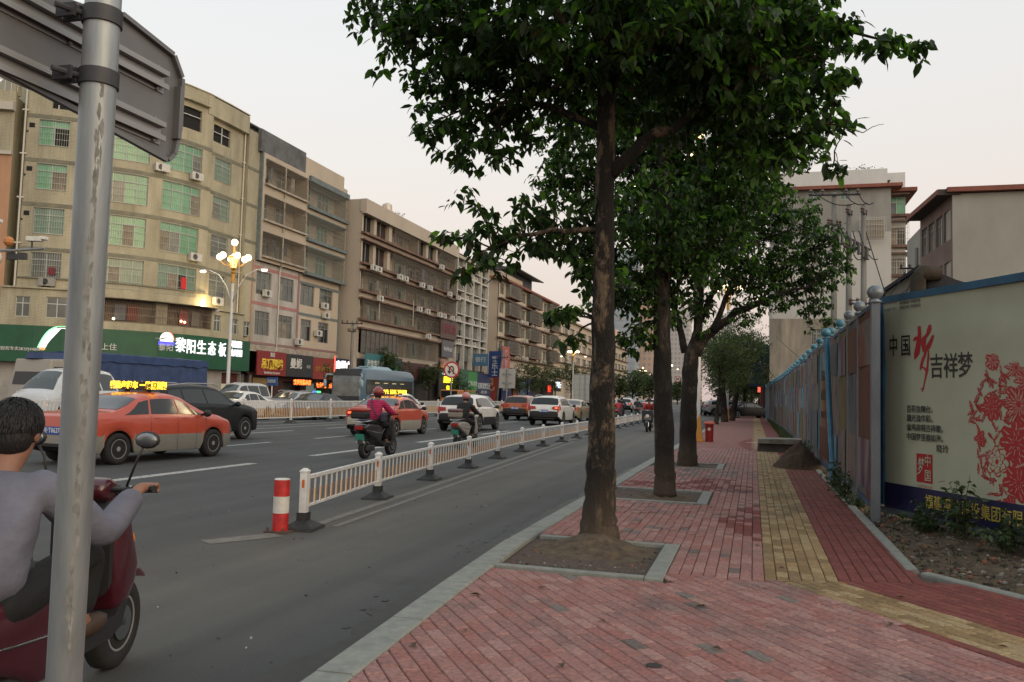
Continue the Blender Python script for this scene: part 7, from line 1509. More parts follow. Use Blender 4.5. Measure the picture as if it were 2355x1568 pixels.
def car(name, label, cat, loc, rz, style, L=4.6, W=1.78, Hs=1.0, paint=(.5, .5, .5), low=None, low_z=.5, clad=None, clad_z=.36, tail=('r', 'r'), group=None, plate=None, sign=None, seams=True, brake=False, roof_rails=False, heads=False, dark=None, rough=.25, metal=0, brow=None, tailh=None, rim=True):
    S = STY[style]; T = thing(name, label, cat, loc, rz, group); H0 = S['h']
    pm_ = M('paint_%s_%s' % (name, '_'.join('%.2f' % c for c in paint)), paint, rough if max(paint) > .05 else .45, metal=metal, coat=.35 if max(paint) > .05 else 0, spec=.5 if max(paint) > .05 else .25, var=.06, vs=3)
    low_m = M('lower_%s' % '_'.join('%.2f' % c for c in (low or (0, 0, 0))), low or (0, 0, 0), .3, coat=.4, metal=.3) if low else pm_
    Rw = S['R']; wy = [(-.5+q)*L for q in S['wheels']]; Ra = Rw+.055
    def ring(y):
        t = y/L+.5; zt = lerp_prof(S['top'], t)*Hs; zb = lerp_prof(S['bot'], t); w = lerp_prof(S['plan'], t)*W/2; zs = min(lerp_prof(S['belt'], t)*Hs, zt-.05); za = zb
        for c in wy:
            d = abs(y-c)
            if d < Ra: za = max(za, Rw+math.sqrt(Ra*Ra-d*d))
        za = min(za, zs-.12); g = zt-zs; k = min(1, max(0, (g-.10)/.25)); k = k*k*(3-2*k)
        x8 = w-.03-.06*(1-k)-.42*max(0, g-.10)*(W/1.8); z8 = zt-(.10*k+.018*(1-k)); x7 = w-.035; z7 = zs+min(.03, g*.4)
        zm = za+(zs-za)*.5
        return [(0, zb), (w-.24, zb), (w-.24, max(zb, za)), (w-.035, max(zb, za)), (w-.006, max(zb, za)+.05), (w, zm), (w-.008, zs-.04), (w-.02, zs), (x7, z7), (x8, z8), (x8-.09, zt-.035*k-.006), (x8*.45, zt-.004), (0, zt)]
    ys = sorted(set([round(-L/2+L*i/64, 4) for i in range(65)]+[round(c+s*Ra*q, 4) for c in wy for s in (-1, 1) for q in (.999, .97, .88, .7)]))
    mb = MB(); rg = [ring(y) for y in ys]; n = len(rg[0])
    for y, r in zip(ys, rg):
        mb.v += [(x, y, z) for x, z in r]+[(-x, y, z) for x, z in r[-2:0:-1]]
    N_ = 2*n-2
    for i in range(len(ys)-1):
        for k in range(N_):
            a, b = i*N_+k, i*N_+(k+1) % N_; zc = (mb.v[a][2]+mb.v[b][2]+mb.v[a+N_][2]+mb.v[b+N_][2])/4; kk = k if k < n-1 else N_-1-k
            mi = 0
            if kk <= 2: mi = 2
            elif clad and zc < clad_z: mi = 3
            elif clad and kk <= 3: mi = 3
            elif low and zc < low_z: mi = 1
            mb.f.append([a, b, b+N_, a+N_]); mb.m.append(mi)
    mb.f.append(list(range(N_))[::-1]); mb.m.append(1 if low else 3 if clad else 0); e = (len(ys)-1)*N_; mb.f.append([e+k for k in range(N_)]); mb.m.append(1 if low else 0)
    for f in mb.f: f.reverse()
    mb.build('body', [pm_, low_m, under, trim_b], T, smooth=rad(38))
    def sp(y, u, sd, off=.006):
        r = ring(y); i = min(int(u), n-2); f = u-i; (x0, z0), (x1, z1) = r[i], r[i+1]; x, z = x0+(x1-x0)*f, z0+(z1-z0)*f
        r2 = ring(min(L/2, y+.03)); r1 = ring(max(-L/2, y-.03)); xb, zb_ = r2[i][0]+(r2[i+1][0]-r2[i][0])*f, r2[i][1]+(r2[i+1][1]-r2[i][1])*f; xa, za_ = r1[i][0]+(r1[i+1][0]-r1[i][0])*f, r1[i][1]+(r1[i+1][1]-r1[i][1])*f
        tv = Vector((x1-x0, 0, z1-z0)).normalized(); ty = Vector((xb-xa, .06, zb_-za_)).normalized(); nn = ty.cross(tv); 
        if nn.x < 0 and i < 9 or (i >= 9 and nn.z < 0): nn = -nn
        nn.normalize(); p = Vector((x, y, z))+nn*off; return (sd*p.x, p.y, p.z)
    def patch(mb, y0b, y1b, y0t, y1t, u0, u1, sd, m=0, off=.006, ny=6, nu=3):
        o = len(mb.v)
        for j in range(nu+1):
            v = j/nu; a = y0b+(y0t-y0b)*v; b = y1b+(y1t-y1b)*v
            for i in range(ny+1): mb.v.append(sp((a+(b-a)*i/ny-.5)*L, u0+(u1-u0)*v, sd, off))
        for j in range(nu):
            for i in range(ny):
                q = o+j*(ny+1)+i; f = [q, q+1, q+ny+2, q+ny+1]; mb.f.append(f if sd > 0 else f[::-1]); mb.m.append(m)
    gm = glassm
    for sd in (1, -1):
        for (a, b, c, d) in S['side']:
            g_ = MB(); patch(g_, a, b, c, d, 8.10, 8.90, sd); g_.build('side_window', gm, T, smooth=True)
    def topglass(nm, y0, y1, mt, u0=9.9):
        g_ = MB()
        for sd in (1, -1): patch(g_, y0, y1, y0+(.0), y1, u0, 12, sd, ny=6, nu=5)
        g_.build(nm, mt, T, smooth=True)
    topglass('windscreen', S['wshield'][0]+.006, S['wshield'][1]-.006, M('windscreen_glass', (.035, .045, .045), .07, spec=.9)); topglass('rear_window', S['rglass'][0]+.004, S['rglass'][1]-.006, M('rear_glass', (.045, .05, .055), .1, spec=.9) if style == 'sedan' else gm, 9.5)
    if seams:
        s_ = MB(); 
        for sd in (1, -1):
            for (a, b, c, d) in S['side'][:]:
                y = (b+d)/2 if style != 'van' else b
                patch(s_, y, y+.0018, y, y+.0018, 3.2, 8, sd, off=.003, ny=1, nu=6)
            q = S['side'][-1][1]; patch(s_, q, q+.0018, q, q+.0018, 3.2, 7.5, sd, off=.003, ny=1, nu=6)
            h0 = S['side'][-1][0]+.0; 
        s_.build('door_gap', trim_b, T)
        hb = MB()
        for sd in (1, -1):
            for (a, b, c, d) in S['side'][-2:]: patch(hb, a+.015, a+.05, a+.015, a+.05, 6.3, 6.75, sd, off=.03, ny=2, nu=2)
        hb.build('door_handle', pm_, T)
    my = (S['side'][-1][1]-.5-.025)*L; r_ = ring(my)
    for sd in (1, -1):
        m_ = MB(); m_.sphere((sd*(W/2+.11), my, r_[8][1]+.06), .11, 10, 0, (1, .55, .75)); m_.box((sd*(W/2+.02), my+.01, r_[8][1]+.03), (.12, .05, .05)); m_.build('mirror', trim_b if clad or low else pm_, T, smooth=True)
    for sd in (1, -1):
        on = brake if isinstance(brake, bool) else brake == sd; tl = MB(); u0, u1 = (5.7, 8.6) if style == 'sedan' else (5.6, 8.8) if style == 'suv' else (5, 7.5)
        patch(tl, .001, .035, .001, .05, u0, u1, sd, off=.01, ny=4, nu=5); rr = ring(-L/2); zz = .74*Hs if style == 'sedan' else .88*Hs if style == 'suv' else .9
        y0 = (.004-.5)*L; x_ = ring(y0)[5][0]; 
        tl.hexa([(sd*x_*.98, -L/2-.012, zz+.0), (sd*x_*.55, -L/2-.015, zz+.04), (sd*x_*.55, -L/2+.05, zz+.04), (sd*x_*.98, -L/2+.06, zz)], [(sd*x_*.98, -L/2-.005, zz+.19), (sd*x_*.60, -L/2-.005, zz+.17), (sd*x_*.6, -L/2+.06, zz+.17), (sd*x_*.98, -L/2+.06, zz+.19)])
        tlo = tl.build('tail_light', tail_r, T, smooth=rad(30))
        if on: b_ = MB(); b_.box((sd*x_*.84, -L/2-.018, zz+.10), (.16*x_, .02, .07)); b_.build('lit_bulb', tail_on if on != 'a' else amber_on, tlo)
        if heads or True:
            hd = MB(); patch(hd, .955, .985, .935, .975, 5.5, 7.2, sd, off=.01, ny=4, nu=3); ho = hd.build('headlight', head_c, T, smooth=True)
            if heads == 'a': b_ = MB(); b_.sphere((sd*W*.40, L/2-.10, .66*Hs), .05, 8); b_.build('lit_bulb', amber_on, ho)
    if brake is True or brake == 'c': b_ = MB(); b_.box((0, (S['rglass'][0]-.5)*L+(.03 if style == 'sedan' else -.04), (1.10 if style == 'sedan' else 1.60)*Hs), (.34, .04, .035)); b_.build('high_brake_light', tail_on, T)
    zp = .68*Hs if style == 'sedan' else .80*Hs
    p_ = MB(); p_.box((0, -L/2-.02, zp), (.46, .02, .15)); po = p_.build('number_plate', blue_plate, T)
    if plate: place_text(plate, .135, plate_txt, (0, -L/2-.032, zp), (1, 0, 0), parent=po, ext=.001, sx=.85, bold=.003)
    p_ = MB(); p_.box((0, L/2+.0, .5), (.46, .03, .14)); p_.build('number_plate', blue_plate, T)
    d_ = MB(); d_.box((0, -L/2-.005, .40*Hs), (W*.62, .03, .06)); d_.build('rear_bumper_slot', trim_b, T)
    g2 = MB(); g2.box((0, L/2-.03, .62*Hs), (W*.5, .06, .16)); g2.build('grille', trim_b, T)
    key = (round(Rw, 3),); 
    if key not in WH: WH[key] = wheel_mesh(Rw, .21)
    for c in wy:
        for sd in (1, -1):
            wo = obj('wheel', WH[key][0], T, (sd*(W/2-.125), c, Rw)); wo.rotation_euler = (R.uniform(0, 1.2), 0, 0 if sd > 0 else math.pi); ro = obj('rim', WH[key][1], wo, (0, 0, 0))
    if roof_rails:
        for sd in (1, -1): rr_ = MB(); rr_.tube([(sd*(W*.36), -.36*L, 1.585*Hs), (sd*(W*.365), -.2*L, 1.66*Hs), (sd*(W*.365), .03*L, 1.67*Hs), (sd*(W*.36), .09*L, 1.60*Hs)], .018, 6); rr_.build('roof_rail', M('rail_silver', (.4, .4, .4), .4, metal=.6), T)
    if sign:
        zr = lerp_prof(S['top'], .45)*Hs; tb = MB(); tb.box((0, -.15, zr+.13), (.95, .12, .19)); sg = tb.build('roof_sign', M('sign_case', (.03, .025, .01), .5), T, bevel=.01); tb2 = MB(); tb2.box((-.3, -.15, zr+.015), (.05, .1, .05)); tb2.box((.3, -.15, zr+.015), (.05, .1, .05)); tb2.build('sign_foot', trim_b, T)
        for yy_, xd in ((-.212, 1), (-.088, -1)): place_text(sign, .17, led_amber, (0, -.15+(-.064 if xd > 0 else .064), zr+.13), (xd, 0, 0), parent=sg, ext=.001, bold=.008, sx=.93)
        bx = MB(); bx.sphere((.0, .10, zr+.09), .10, 10, 0, (1.6, .6, 1)); bx.build('roof_lamp', M('lamp_cream', (.5, .45, .3), .4), T, smooth=True)
    return T
OR = (.45, .075, .042); WHT = (.60, .60, .58)
car('taxi', 'orange and silver taxi nearest the camera, front wheel past the steel pole, lit roof board', 'taxi', (-12.92, 15.3, 0), rad(-4.0), 'sedan', 4.55, 1.72, 1.0, OR, low=(.30, .29, .26), low_z=.50, tail=1, plate='闽E·T0637', sign='乘坐出租车 一路顺风', brake=True, group='taxis')
car('suv', 'dark grey SUV overtaking just beyond the near orange taxi', 'SUV', (-16.3, 21.3, 0), rad(-2), 'suv', 4.9, 1.90, 1.02, (.014, .016, .019), brake='c', group='cars on the near carriageway', roof_rails=True)
car('taxi', 'orange and silver taxi farther away, right behind the rider in the magenta jacket', 'taxi', (-13.2, 29.0, 0), rad(1.5), 'sedan', 4.55, 1.74, 1.0, OR, low=(.42, .40, .34), low_z=.50, plate='闽E·T0299', sign='高新时代 清新漳州', brake=True, group='taxis')
CG = 'cars on the near carriageway'
car('suv', 'white SUV with its right rear lamp lit, ahead of the farther taxi', 'SUV', (-17.1, 38.3, 0), rad(-1), 'suv', 4.35, 1.79, .97, WHT, clad=1, brake=1, group=CG)
car('suv', 'white SUV with black lower bumper directly behind the pink-helmet rider', 'SUV', (-12.2, 35.4, 0), rad(1.5), 'suv', 4.35, 1.79, .97, WHT, clad=1, clad_z=.55, plate='闽E·2H510', group=CG)
car('suv', 'metallic orange SUV between the two white SUVs', 'SUV', (-14.6, 53.2, 0), rad(0), 'suv', 4.5, 1.84, .99, (.30, .075, .02), clad=1, plate='闽E·1380J', group=CG, metal=.3)
car('suv', 'white SUV with its left-hand rear lamps glowing amber, nearest the first trunk', 'SUV', (-10.95, 46.1, 0), rad(1.0), 'suv', 4.65, 1.90, 1.0, WHT, clad=1, plate='闽E·6H817', brake=1, group=CG, roof_rails=True)
car('sedan_car', 'white hatchback roof showing between the orange and the rightmost white SUV', 'car', (-17.6, 62.5, 0), rad(0), 'sedan', 4.4, 1.76, 1.03, WHT, brake='c', group=CG)
car('sedan_car', 'champagne sedan half hidden by the first tree trunk', 'car', (-11.6, 54.6, 0), rad(0), 'sedan', 4.7, 1.80, 1.0, (.32, .27, .16), plate='闽E·67A82', group=CG, metal=.3)
car('sedan_car', 'pale green-grey car glimpsed between the white and the orange SUV', 'car', (-19.0, 57.0, 0), rad(0), 'sedan', 4.4, 1.7, 1.05, (.22, .27, .24), group=CG)
car('suv', 'white SUV far ahead between the first and second trunks with its amber lamp lit', 'SUV', (-14.4, 98.5, 0), 0, 'suv', 4.6, 1.85, 1.0, WHT, clad=1, brake=1, group=CG)
car('suv', 'white SUV farther ahead just left of the second trunk', 'SUV', (-15.0, 128, 0), 0, 'suv', 4.6, 1.85, 1.0, WHT, clad=1, brake=-1, group=CG)
car('sedan_car', 'grey car in the distance left of the far white SUV', 'car', (-17.8, 108, 0), 0, 'sedan', 4.6, 1.8, 1.0, (.12, .13, .14), group=CG)
car('sedan_car', 'silver car far ahead in the middle lane', 'car', (-17.5, 135, 0), 0, 'sedan', 4.6, 1.8, 1.0, (.3, .3, .3), group=CG)
OG = 'cars coming the other way'
car('minivan', 'silver minivan facing the camera at the left frame edge behind the railing', 'van', (-27.4, 28.0, 0), rad(180+11), 'van', 5.0, 1.85, 1.16, (.46, .48, .49), group=OG, heads='a')
car('sedan_car', 'white car whose roof shows between the pole and the blue-tarped truck', 'car', (-23.9, 30.6, 0), rad(180), 'sedan', 4.6, 1.8, 1.02, WHT, group=OG)
car('sedan_car', 'white car nose behind the dark SUV windscreen', 'car', (-25.0, 33.5+3, 0), rad(180), 'sedan', 4.4, 1.75, 1.0, WHT, group=OG)
car('minivan', 'small pale grey minivan beneath the ornate lamp', 'van', (-28.6, 42.0, 0), rad(180), 'van', 4.0, 1.6, 1.0, (.40, .42, .42), group=OG)
car('suv', 'silver estate car with black roof behind the dark sedan', 'SUV', (-26.0, 43.2, 0), rad(180), 'suv', 4.8, 1.85, .92, (.30, .31, .32), group=OG, roof_rails=True)
car('sedan_car', 'dark sedan facing the camera right behind the median railing', 'car', (-23.2, 41.2, 0), rad(180), 'sedan', 4.8, 1.82, .99, (.035, .038, .045), group=OG)
PG2 = 'cars at the far end of the pavement'
car('sedan_car', 'black sedan parked across the far end of the pavement', 'car', (-.45, 78.6, .12), rad(-62), 'sedan', 4.8, 1.82, 1.0, (.012, .012, .014), group=PG2)
car('suv', 'silver car behind the black sedan on the pavement', 'car', (-2.6, 87, .12), rad(-70), 'suv', 4.6, 1.8, .98, (.28, .29, .30), group=PG2, brake=False)
car('sedan_car', 'dark parked car at the kerb beyond the pavement trees', 'car', (-4.2, 92, 0), 0, 'sedan', 4.6, 1.8, 1.0, (.03, .03, .035), group=PG2)
def coach():
    T = thing('coach', 'steel-blue coach facing the camera on the opposite carriageway', 'coach', (-29.6, 61.8, 0), rad(180-2)); L, W, Hh = 9.6, 2.5, 3.35
    bl_ = M('coach_blue', (.06, .12, .17), .35, coat=.5); bd = M('coach_dark', (.02, .022, .028), .3, coat=.4); 
    prof = [(-L/2, .35), (-L/2, 2.7), (-L/2+.15, 3.05), (-L/2+.6, Hh-.08), (-L/2+1.4, Hh), (L/2-1.2, Hh), (L/2-.5, Hh-.12), (L/2-.18, 2.9), (L/2-.05, 2.3), (L/2, 1.2), (L/2, .35)]
    mb = MB(); w = W/2
    lay = [(w-.16, 0, .0), (w-.05, 0, .0), (w, 0, 0)]
    n = len(prof); cx, cz = 0, 1.8
    rings = [[(w-.22, 1.0), ], ]
    def sc(p, s): return (p[0]*s[0], (p[1]-1.8)*s[1]+1.8)
    secs = [(-w, .93, .93), (-w+.04, .985, .975), (-w+.12, 1, 1), (w-.12, 1, 1), (w-.04, .985, .975), (w, .93, .93)]
    for x, a, b in secs: mb.v += [(x, p[0]*(.985 if a < .99 else 1)*(1 if a > .95 else .995), (p[1] if p[1] < 1.9 else 1.8+(p[1]-1.8)*b)) for p in prof]
    for i in range(len(secs)-1):
        for k in range(n): a, b = i*n+k, i*n+(k+1) % n; mb.f.append([a, b, b+n, a+n]); mb.m.append(0)
    mb.f.append(list(range(n))[::-1]); mb.m.append(0); e = (len(secs)-1)*n; mb.f.append([e+k for k in range(n)]); mb.m.append(0)
    mb.build('body', [bl_, bd], T, smooth=rad(35))
    g_ = MB(); g_.add([(q*(w-.12), L/2+y, z) for y, z in ((.015, 1.22), (-.03, 2.3), (-.14, 2.78)) for q in (-1, 1)], [(0, 1, 3, 2), (2, 3, 5, 4)]); g_.build('windscreen', M('coach_screen', (.10, .115, .11), .08, var=.5, vs=1.2, spec=.9), T)
    g_ = MB(); g_.add([(-w+.1, L/2-.08, 2.80), (w-.1, L/2-.08, 2.80), (w-.1, L/2-.45, Hh-.06), (-w+.1, L/2-.45, Hh-.06)], [(0, 1, 2, 3)]); g_.box((0, L/2+.012, .85), (W-.1, .03, .72)); g_.build('dark_mask', bd, T)
    for sd in (1, -1):
        sw = MB(); sw.box((sd*(w+.0), -.35, 1.95), (.03, L-1.4, 1.15)); sw.build('window_band', M('coach_window', (.03, .035, .032), .08, spec=.9), T)
        for k in range(7): pb_ = MB(); pb_.box((sd*(w+.018), -L/2+1.1+k*1.25, 1.95), (.012, .07, 1.15)); pb_.build('pillar', bd, T)
        ba = MB(); ba.box((sd*(w+.012), -1.2, 1.05), (.02, L-3.4, .65)); ba.build('side_panel', M('coach_panel', (.09, .18, .27), .4), T)
        ml = MB(); ml.tube([(sd*(w-.1), L/2-.2, 2.8), (sd*(w+.25), L/2+.25, 2.85), (sd*(w+.33), L/2+.35, 2.55)], .06, 8); ml.sphere((sd*(w+.33), L/2+.35, 2.15), .3, 10, 0, (.45, .45, 1.15)); ml.build('mirror', M('mirror_blue', (.22, .33, .38), .4), T, smooth=True)
        for c in (-L*.30, L*.30):
            key = ('coach',)
            if key not in WH: WH[key] = wheel_mesh(.5, .3)
            wo = obj('wheel', WH[key][0], T, (sd*(w-.16), c, .5)); wo.rotation_euler = (0, 0, 0 if sd > 0 else math.pi); obj('rim', WH[key][1], wo)
        hl_ = MB(); hl_.box((sd*(w-.35), L/2+.03, .62), (.4, .04, .2)); hl_.build('headlight', head_c, T)
    rb_ = MB(); rb_.hexa([(-.8, -1.5, Hh-.01), (.8, -1.5, Hh-.01), (.8, 2.4, Hh-.01), (-.8, 2.4, Hh-.01)], [(-.6, -1.0, Hh+.26), (.6, -1.0, Hh+.26), (.6, 1.6, Hh+.26), (-.6, 1.6, Hh+.26)]); rb_.build('roof_unit', M('mirror_blue'), T); 
    vn = MB()
    for k in range(8): vn.box((-.35+.1*k, 2.03, Hh+.14), (.04, .05, .07))
    vn.build('vents', bd, T, kind='stuff')
    li = MB(); 
    for k in range(4): li.box((-w-.02, -2.4+k*1.5, 2.28), (.01, .7, .03))
    li.build('cabin_lights', M('cabin_light', (.8, .7, .4), .5, emit=(.9, .75, .4), es=.8), T)
coach()
def tarp_truck():
    T = thing('tarp_truck', 'lorry with its load under a deep blue tarpaulin behind the pole', 'truck', (-32.2, 36.2, 0), rad(180)); L = 11.5; w = 1.25; tb = MB()
    tm = M('tarp_blue', (.018, .036, .10), .7, var=.35, vs=1.6, bump=.8, bs=4, col2=(.035, .065, .16))
    ny_, nz_ = 60, 10; P_ = [(-w, .95), (-w, 2.8), (-w+.12, 3.15), (-.4, 3.22), (.4, 3.22), (w-.12, 3.15), (w, 2.8), (w, .95)]
    sub = []
    for (a, b), (c, d) in zip(P_, P_[1:]):
        for q in range(4): sub.append((a+(c-a)*q/4, b+(d-b)*q/4))
    sub.append(P_[-1]); n = len(sub)
    for i in range(ny_+1):
        y = -L/2+(L-2.2)*i/ny_; sag = .07*abs(math.sin(y*2.3))
        for x, z in sub: k = mnoise.noise((x*1.2, y*1.5, z*1.3)); tb.v.append((x*(1+.03*k), y, z-(sag if z > 2.7 else 0)+.05*k))
    for i in range(ny_):
        for k in range(n-1): a = i*n+k; tb.f.append([a, a+1, a+n+1, a+n]); tb.m.append(0)
    tb.f.append(list(range(n))[::-1]); tb.m.append(0); tb.f.append([ny_*n+k for k in range(n)]); tb.m.append(0); tb.build('tarpaulin', tm, T, smooth=rad(50))
    fl_ = MB(); fl_.box((0, -1.1, .85), (2.4, L-2.2, .2)); fl_.build('deck', dark_metal, T)
    dp = MB(); 
    for i in range(ny_): 
        y0, y1 = -L/2+(L-2.2)*i/ny_, -L/2+(L-2.2)*(i+1)/ny_; h0 = 2.72+.10*mnoise.noise((i*.23, 0, 0)); h1 = 2.72+.10*mnoise.noise(((i+1)*.23, 0, 0)); dp.quad((-w*1.04-.03, y0, h0), (-w*1.04-.03, y1, h1), (-w*1.02, y1, 3.1), (-w*1.02, y0, 3.1))
    dp.build('top_sheet', M('tarp_dark', (.014, .04, .12), .65, var=.3, vs=2, bump=.5, bs=5), T)
    cb = MB(); cb.hexa([(-1.1, L/2-2.1, .6), (1.1, L/2-2.1, .6), (1.1, L/2, .6), (-1.1, L/2, .6)], [(-1.05, L/2-2.1, 2.75), (1.05, L/2-2.1, 2.75), (1.05, L/2-.35, 2.7), (-1.05, L/2-.35, 2.7)]); cb.build('cab', M('cab_paint', (.30, .28, .24), .4), T, bevel=.06)
    wm = MB(); wm.add([(-.95, L/2-.13, 1.5), (.95, L/2-.13, 1.5), (.92, L/2-.33, 2.5), (-.92, L/2-.33, 2.5)], [(0, 1, 2, 3)]); wm.build('windscreen', glassm, T)
    wm = MB(); wm.box((-1.09, L/2-1.0, 2.0), (.03, 1.0, .7)); wm.box((1.09, L/2-1.0, 2.0), (.03, 1.0, .7)); wm.build('side_window', glassm, T)
    ht = MB(); ht.lathe([(.001, .3), (.9, .3), (1.0, 0)], (0, L/2-1.2, 2.72), 12); ht.build('cab_tarp', tm, T)
    for sd in (1, -1):
        for c in (-3.6, -2.4, L/2-1.2): wo = obj('wheel', WH[('coach',)][0], T, (sd*(w-.16), c, .5)); wo.rotation_euler = (0, 0, 0 if sd > 0 else math.pi); obj('rim', WH[('coach',)][1], wo)
tarp_truck()
def box_truck():
    T = thing('box_truck', 'white box lorry seen from behind, half hidden by the first trunk', 'truck', (-16.6, 87, 0), 0); w = 1.2
    MB().box((0, 0, 2.5), (2.4, 6.2, 2.9)).build('cargo_box', M('box_white', (.42, .44, .42), .6, var=.2, vs=1, stretch=(1, 1, .3)), T, bevel=.03)
    d_ = MB()
    for x in (-.59, .59): d_.box((x, -3.11, 2.5), (1.1, .03, 2.7))
    for o_ in (0,): pass
    d_.build('rear_doors', M('box_door', (.40, .42, .39), .6), T, kind=None)
    e_ = MB()
    for x in (-.45, -.05, .05, .45): e_.tube([(x*1.2, -3.15, 1.15), (x*1.2, -3.15, 3.85)], .02, 5)
    for x in (-1.17, 1.17): e_.box((x, -3.13, 2.5), (.05, .05, 2.85))
    e_.box((0, -3.13, 3.93), (2.4, .05, .06)); e_.build('locking_bars', M('truck_rail', (.3, .31, .3), .5), T, kind='stuff')
    for k in range(5): pl_ = MB(); pl_.box((-.0, -3.14, 1.3+.55*k), (2.2, .015, .02)); pl_.build('door_rib', M('truck_rail'), T)
    MB().box((0, .3, .85), (2.0, 6.6, .25)).build('chassis', under, T); MB().box((0, 3.9, 1.6), (2.2, 1.6, 1.9)).build('cab', white_paint, T, bevel=.06)
    for sd in (1, -1):
        m_ = MB(); m_.box((sd*1.1, -3.14, 1.0), (.25, .04, .12)); m_.build('tail_light', tail_r, T)
        for c in (-1.8, 3.6): wo = obj('wheel', WH[('coach',)][0], T, (sd*(w-.2), c, .46)); wo.scale = (.9, .9, .9); wo.rotation_euler = (0, 0, 0 if sd > 0 else math.pi); obj('rim', WH[('coach',)][1], wo)
box_truck()
q = gx(1052, 903, -24.5)
T = thing('flatbed_truck', 'small orange flatbed truck showing above the white SUV roofs', 'truck', (-25.5, q.y+3, 0), rad(180)); MB().box((0, 1.6, 1.2), (1.7, 1.5, 1.5)).build('cab', M('truck_orange', (.42, .15, .03), .5), T, bevel=.1)
f_ = MB()
for y in (-2.5, -1.2, .1, .6): f_.box((-.85, y, 1.55), (.06, .06, .7)); f_.box((.85, y, 1.55), (.06, .06, .7))
for z in (1.45, 1.9): f_.box((-.85, -.95, z), (.05, 3.2, .08)); f_.box((.85, -.95, z), (.05, 3.2, .08))
f_.box((0, -.95, 1.0), (1.75, 3.3, .25)); f_.box((0, .65, 1.9), (1.7, .06, .08)); f_.build('bed_frame', M('truck_orange'), T); MB().box((0, 2.33, 1.55), (1.5, .05, .6)).build('windscreen', glassm, T)
for sd in (1, -1):
    for c in (-1.7, 1.5): wo = obj('wheel', WH[(.315,)][0], T, (sd*.75, c, .315)); obj('rim', WH[(.315,)][1], wo)
# ================================================================== PEOPLE AND SCOOTERS
skin = M('skin', (.25, .125, .08), .6, var=.1, vs=10); hair_m = M('hair_black', (.008, .007, .007), .6, bump=.6, bs=90, stretch=(1, 1, .2))
def skinned(name, verts, edges, radii, mat, parent, root=0, sub=2, kind=None):
    me = bpy.data.meshes.new(name); me.from_pydata([tuple(v) for v in verts], edges, []); o = bpy.data.objects.new(name+'_t', me); COL.objects.link(o)
    sk = o.modifiers.new('skin', 'SKIN'); sk.use_smooth_shade = True; sk.branch_smoothing = .6
    if not me.skin_vertices: 
        bpy.context.view_layer.objects.active = o
        try: me.skin_vertices
        except Exception: pass
    if len(me.skin_vertices) == 0:
        me.attributes.new  # noqa
    lay = me.skin_vertices[0].data if len(me.skin_vertices) else None
    if lay is None:
        import bmesh
        bm = bmesh.new(); bm.from_mesh(me); l = bm.verts.layers.skin.verify()
        for i, v in enumerate(bm.verts): v[l].radius = radii[i] if isinstance(radii[i], tuple) else (radii[i], radii[i]); v[l].use_root = (i == root)
        bm.to_mesh(me); bm.free()
    else:
        for i, d in enumerate(lay): d.radius = radii[i] if isinstance(radii[i], tuple) else (radii[i], radii[i]); d.use_root = (i == root)
    sb_ = o.modifiers.new('sub', 'SUBSURF'); sb_.levels = sub; sb_.render_levels = sub
    dg = bpy.context.evaluated_depsgraph_get(); nm = bpy.data.meshes.new_from_object(o.evaluated_get(dg)); bpy.data.objects.remove(o); nm.name = name; nm.materials.clear(); nm.materials.append(mat); nm.shade_smooth()
    return obj(name, nm, parent, kind=kind)
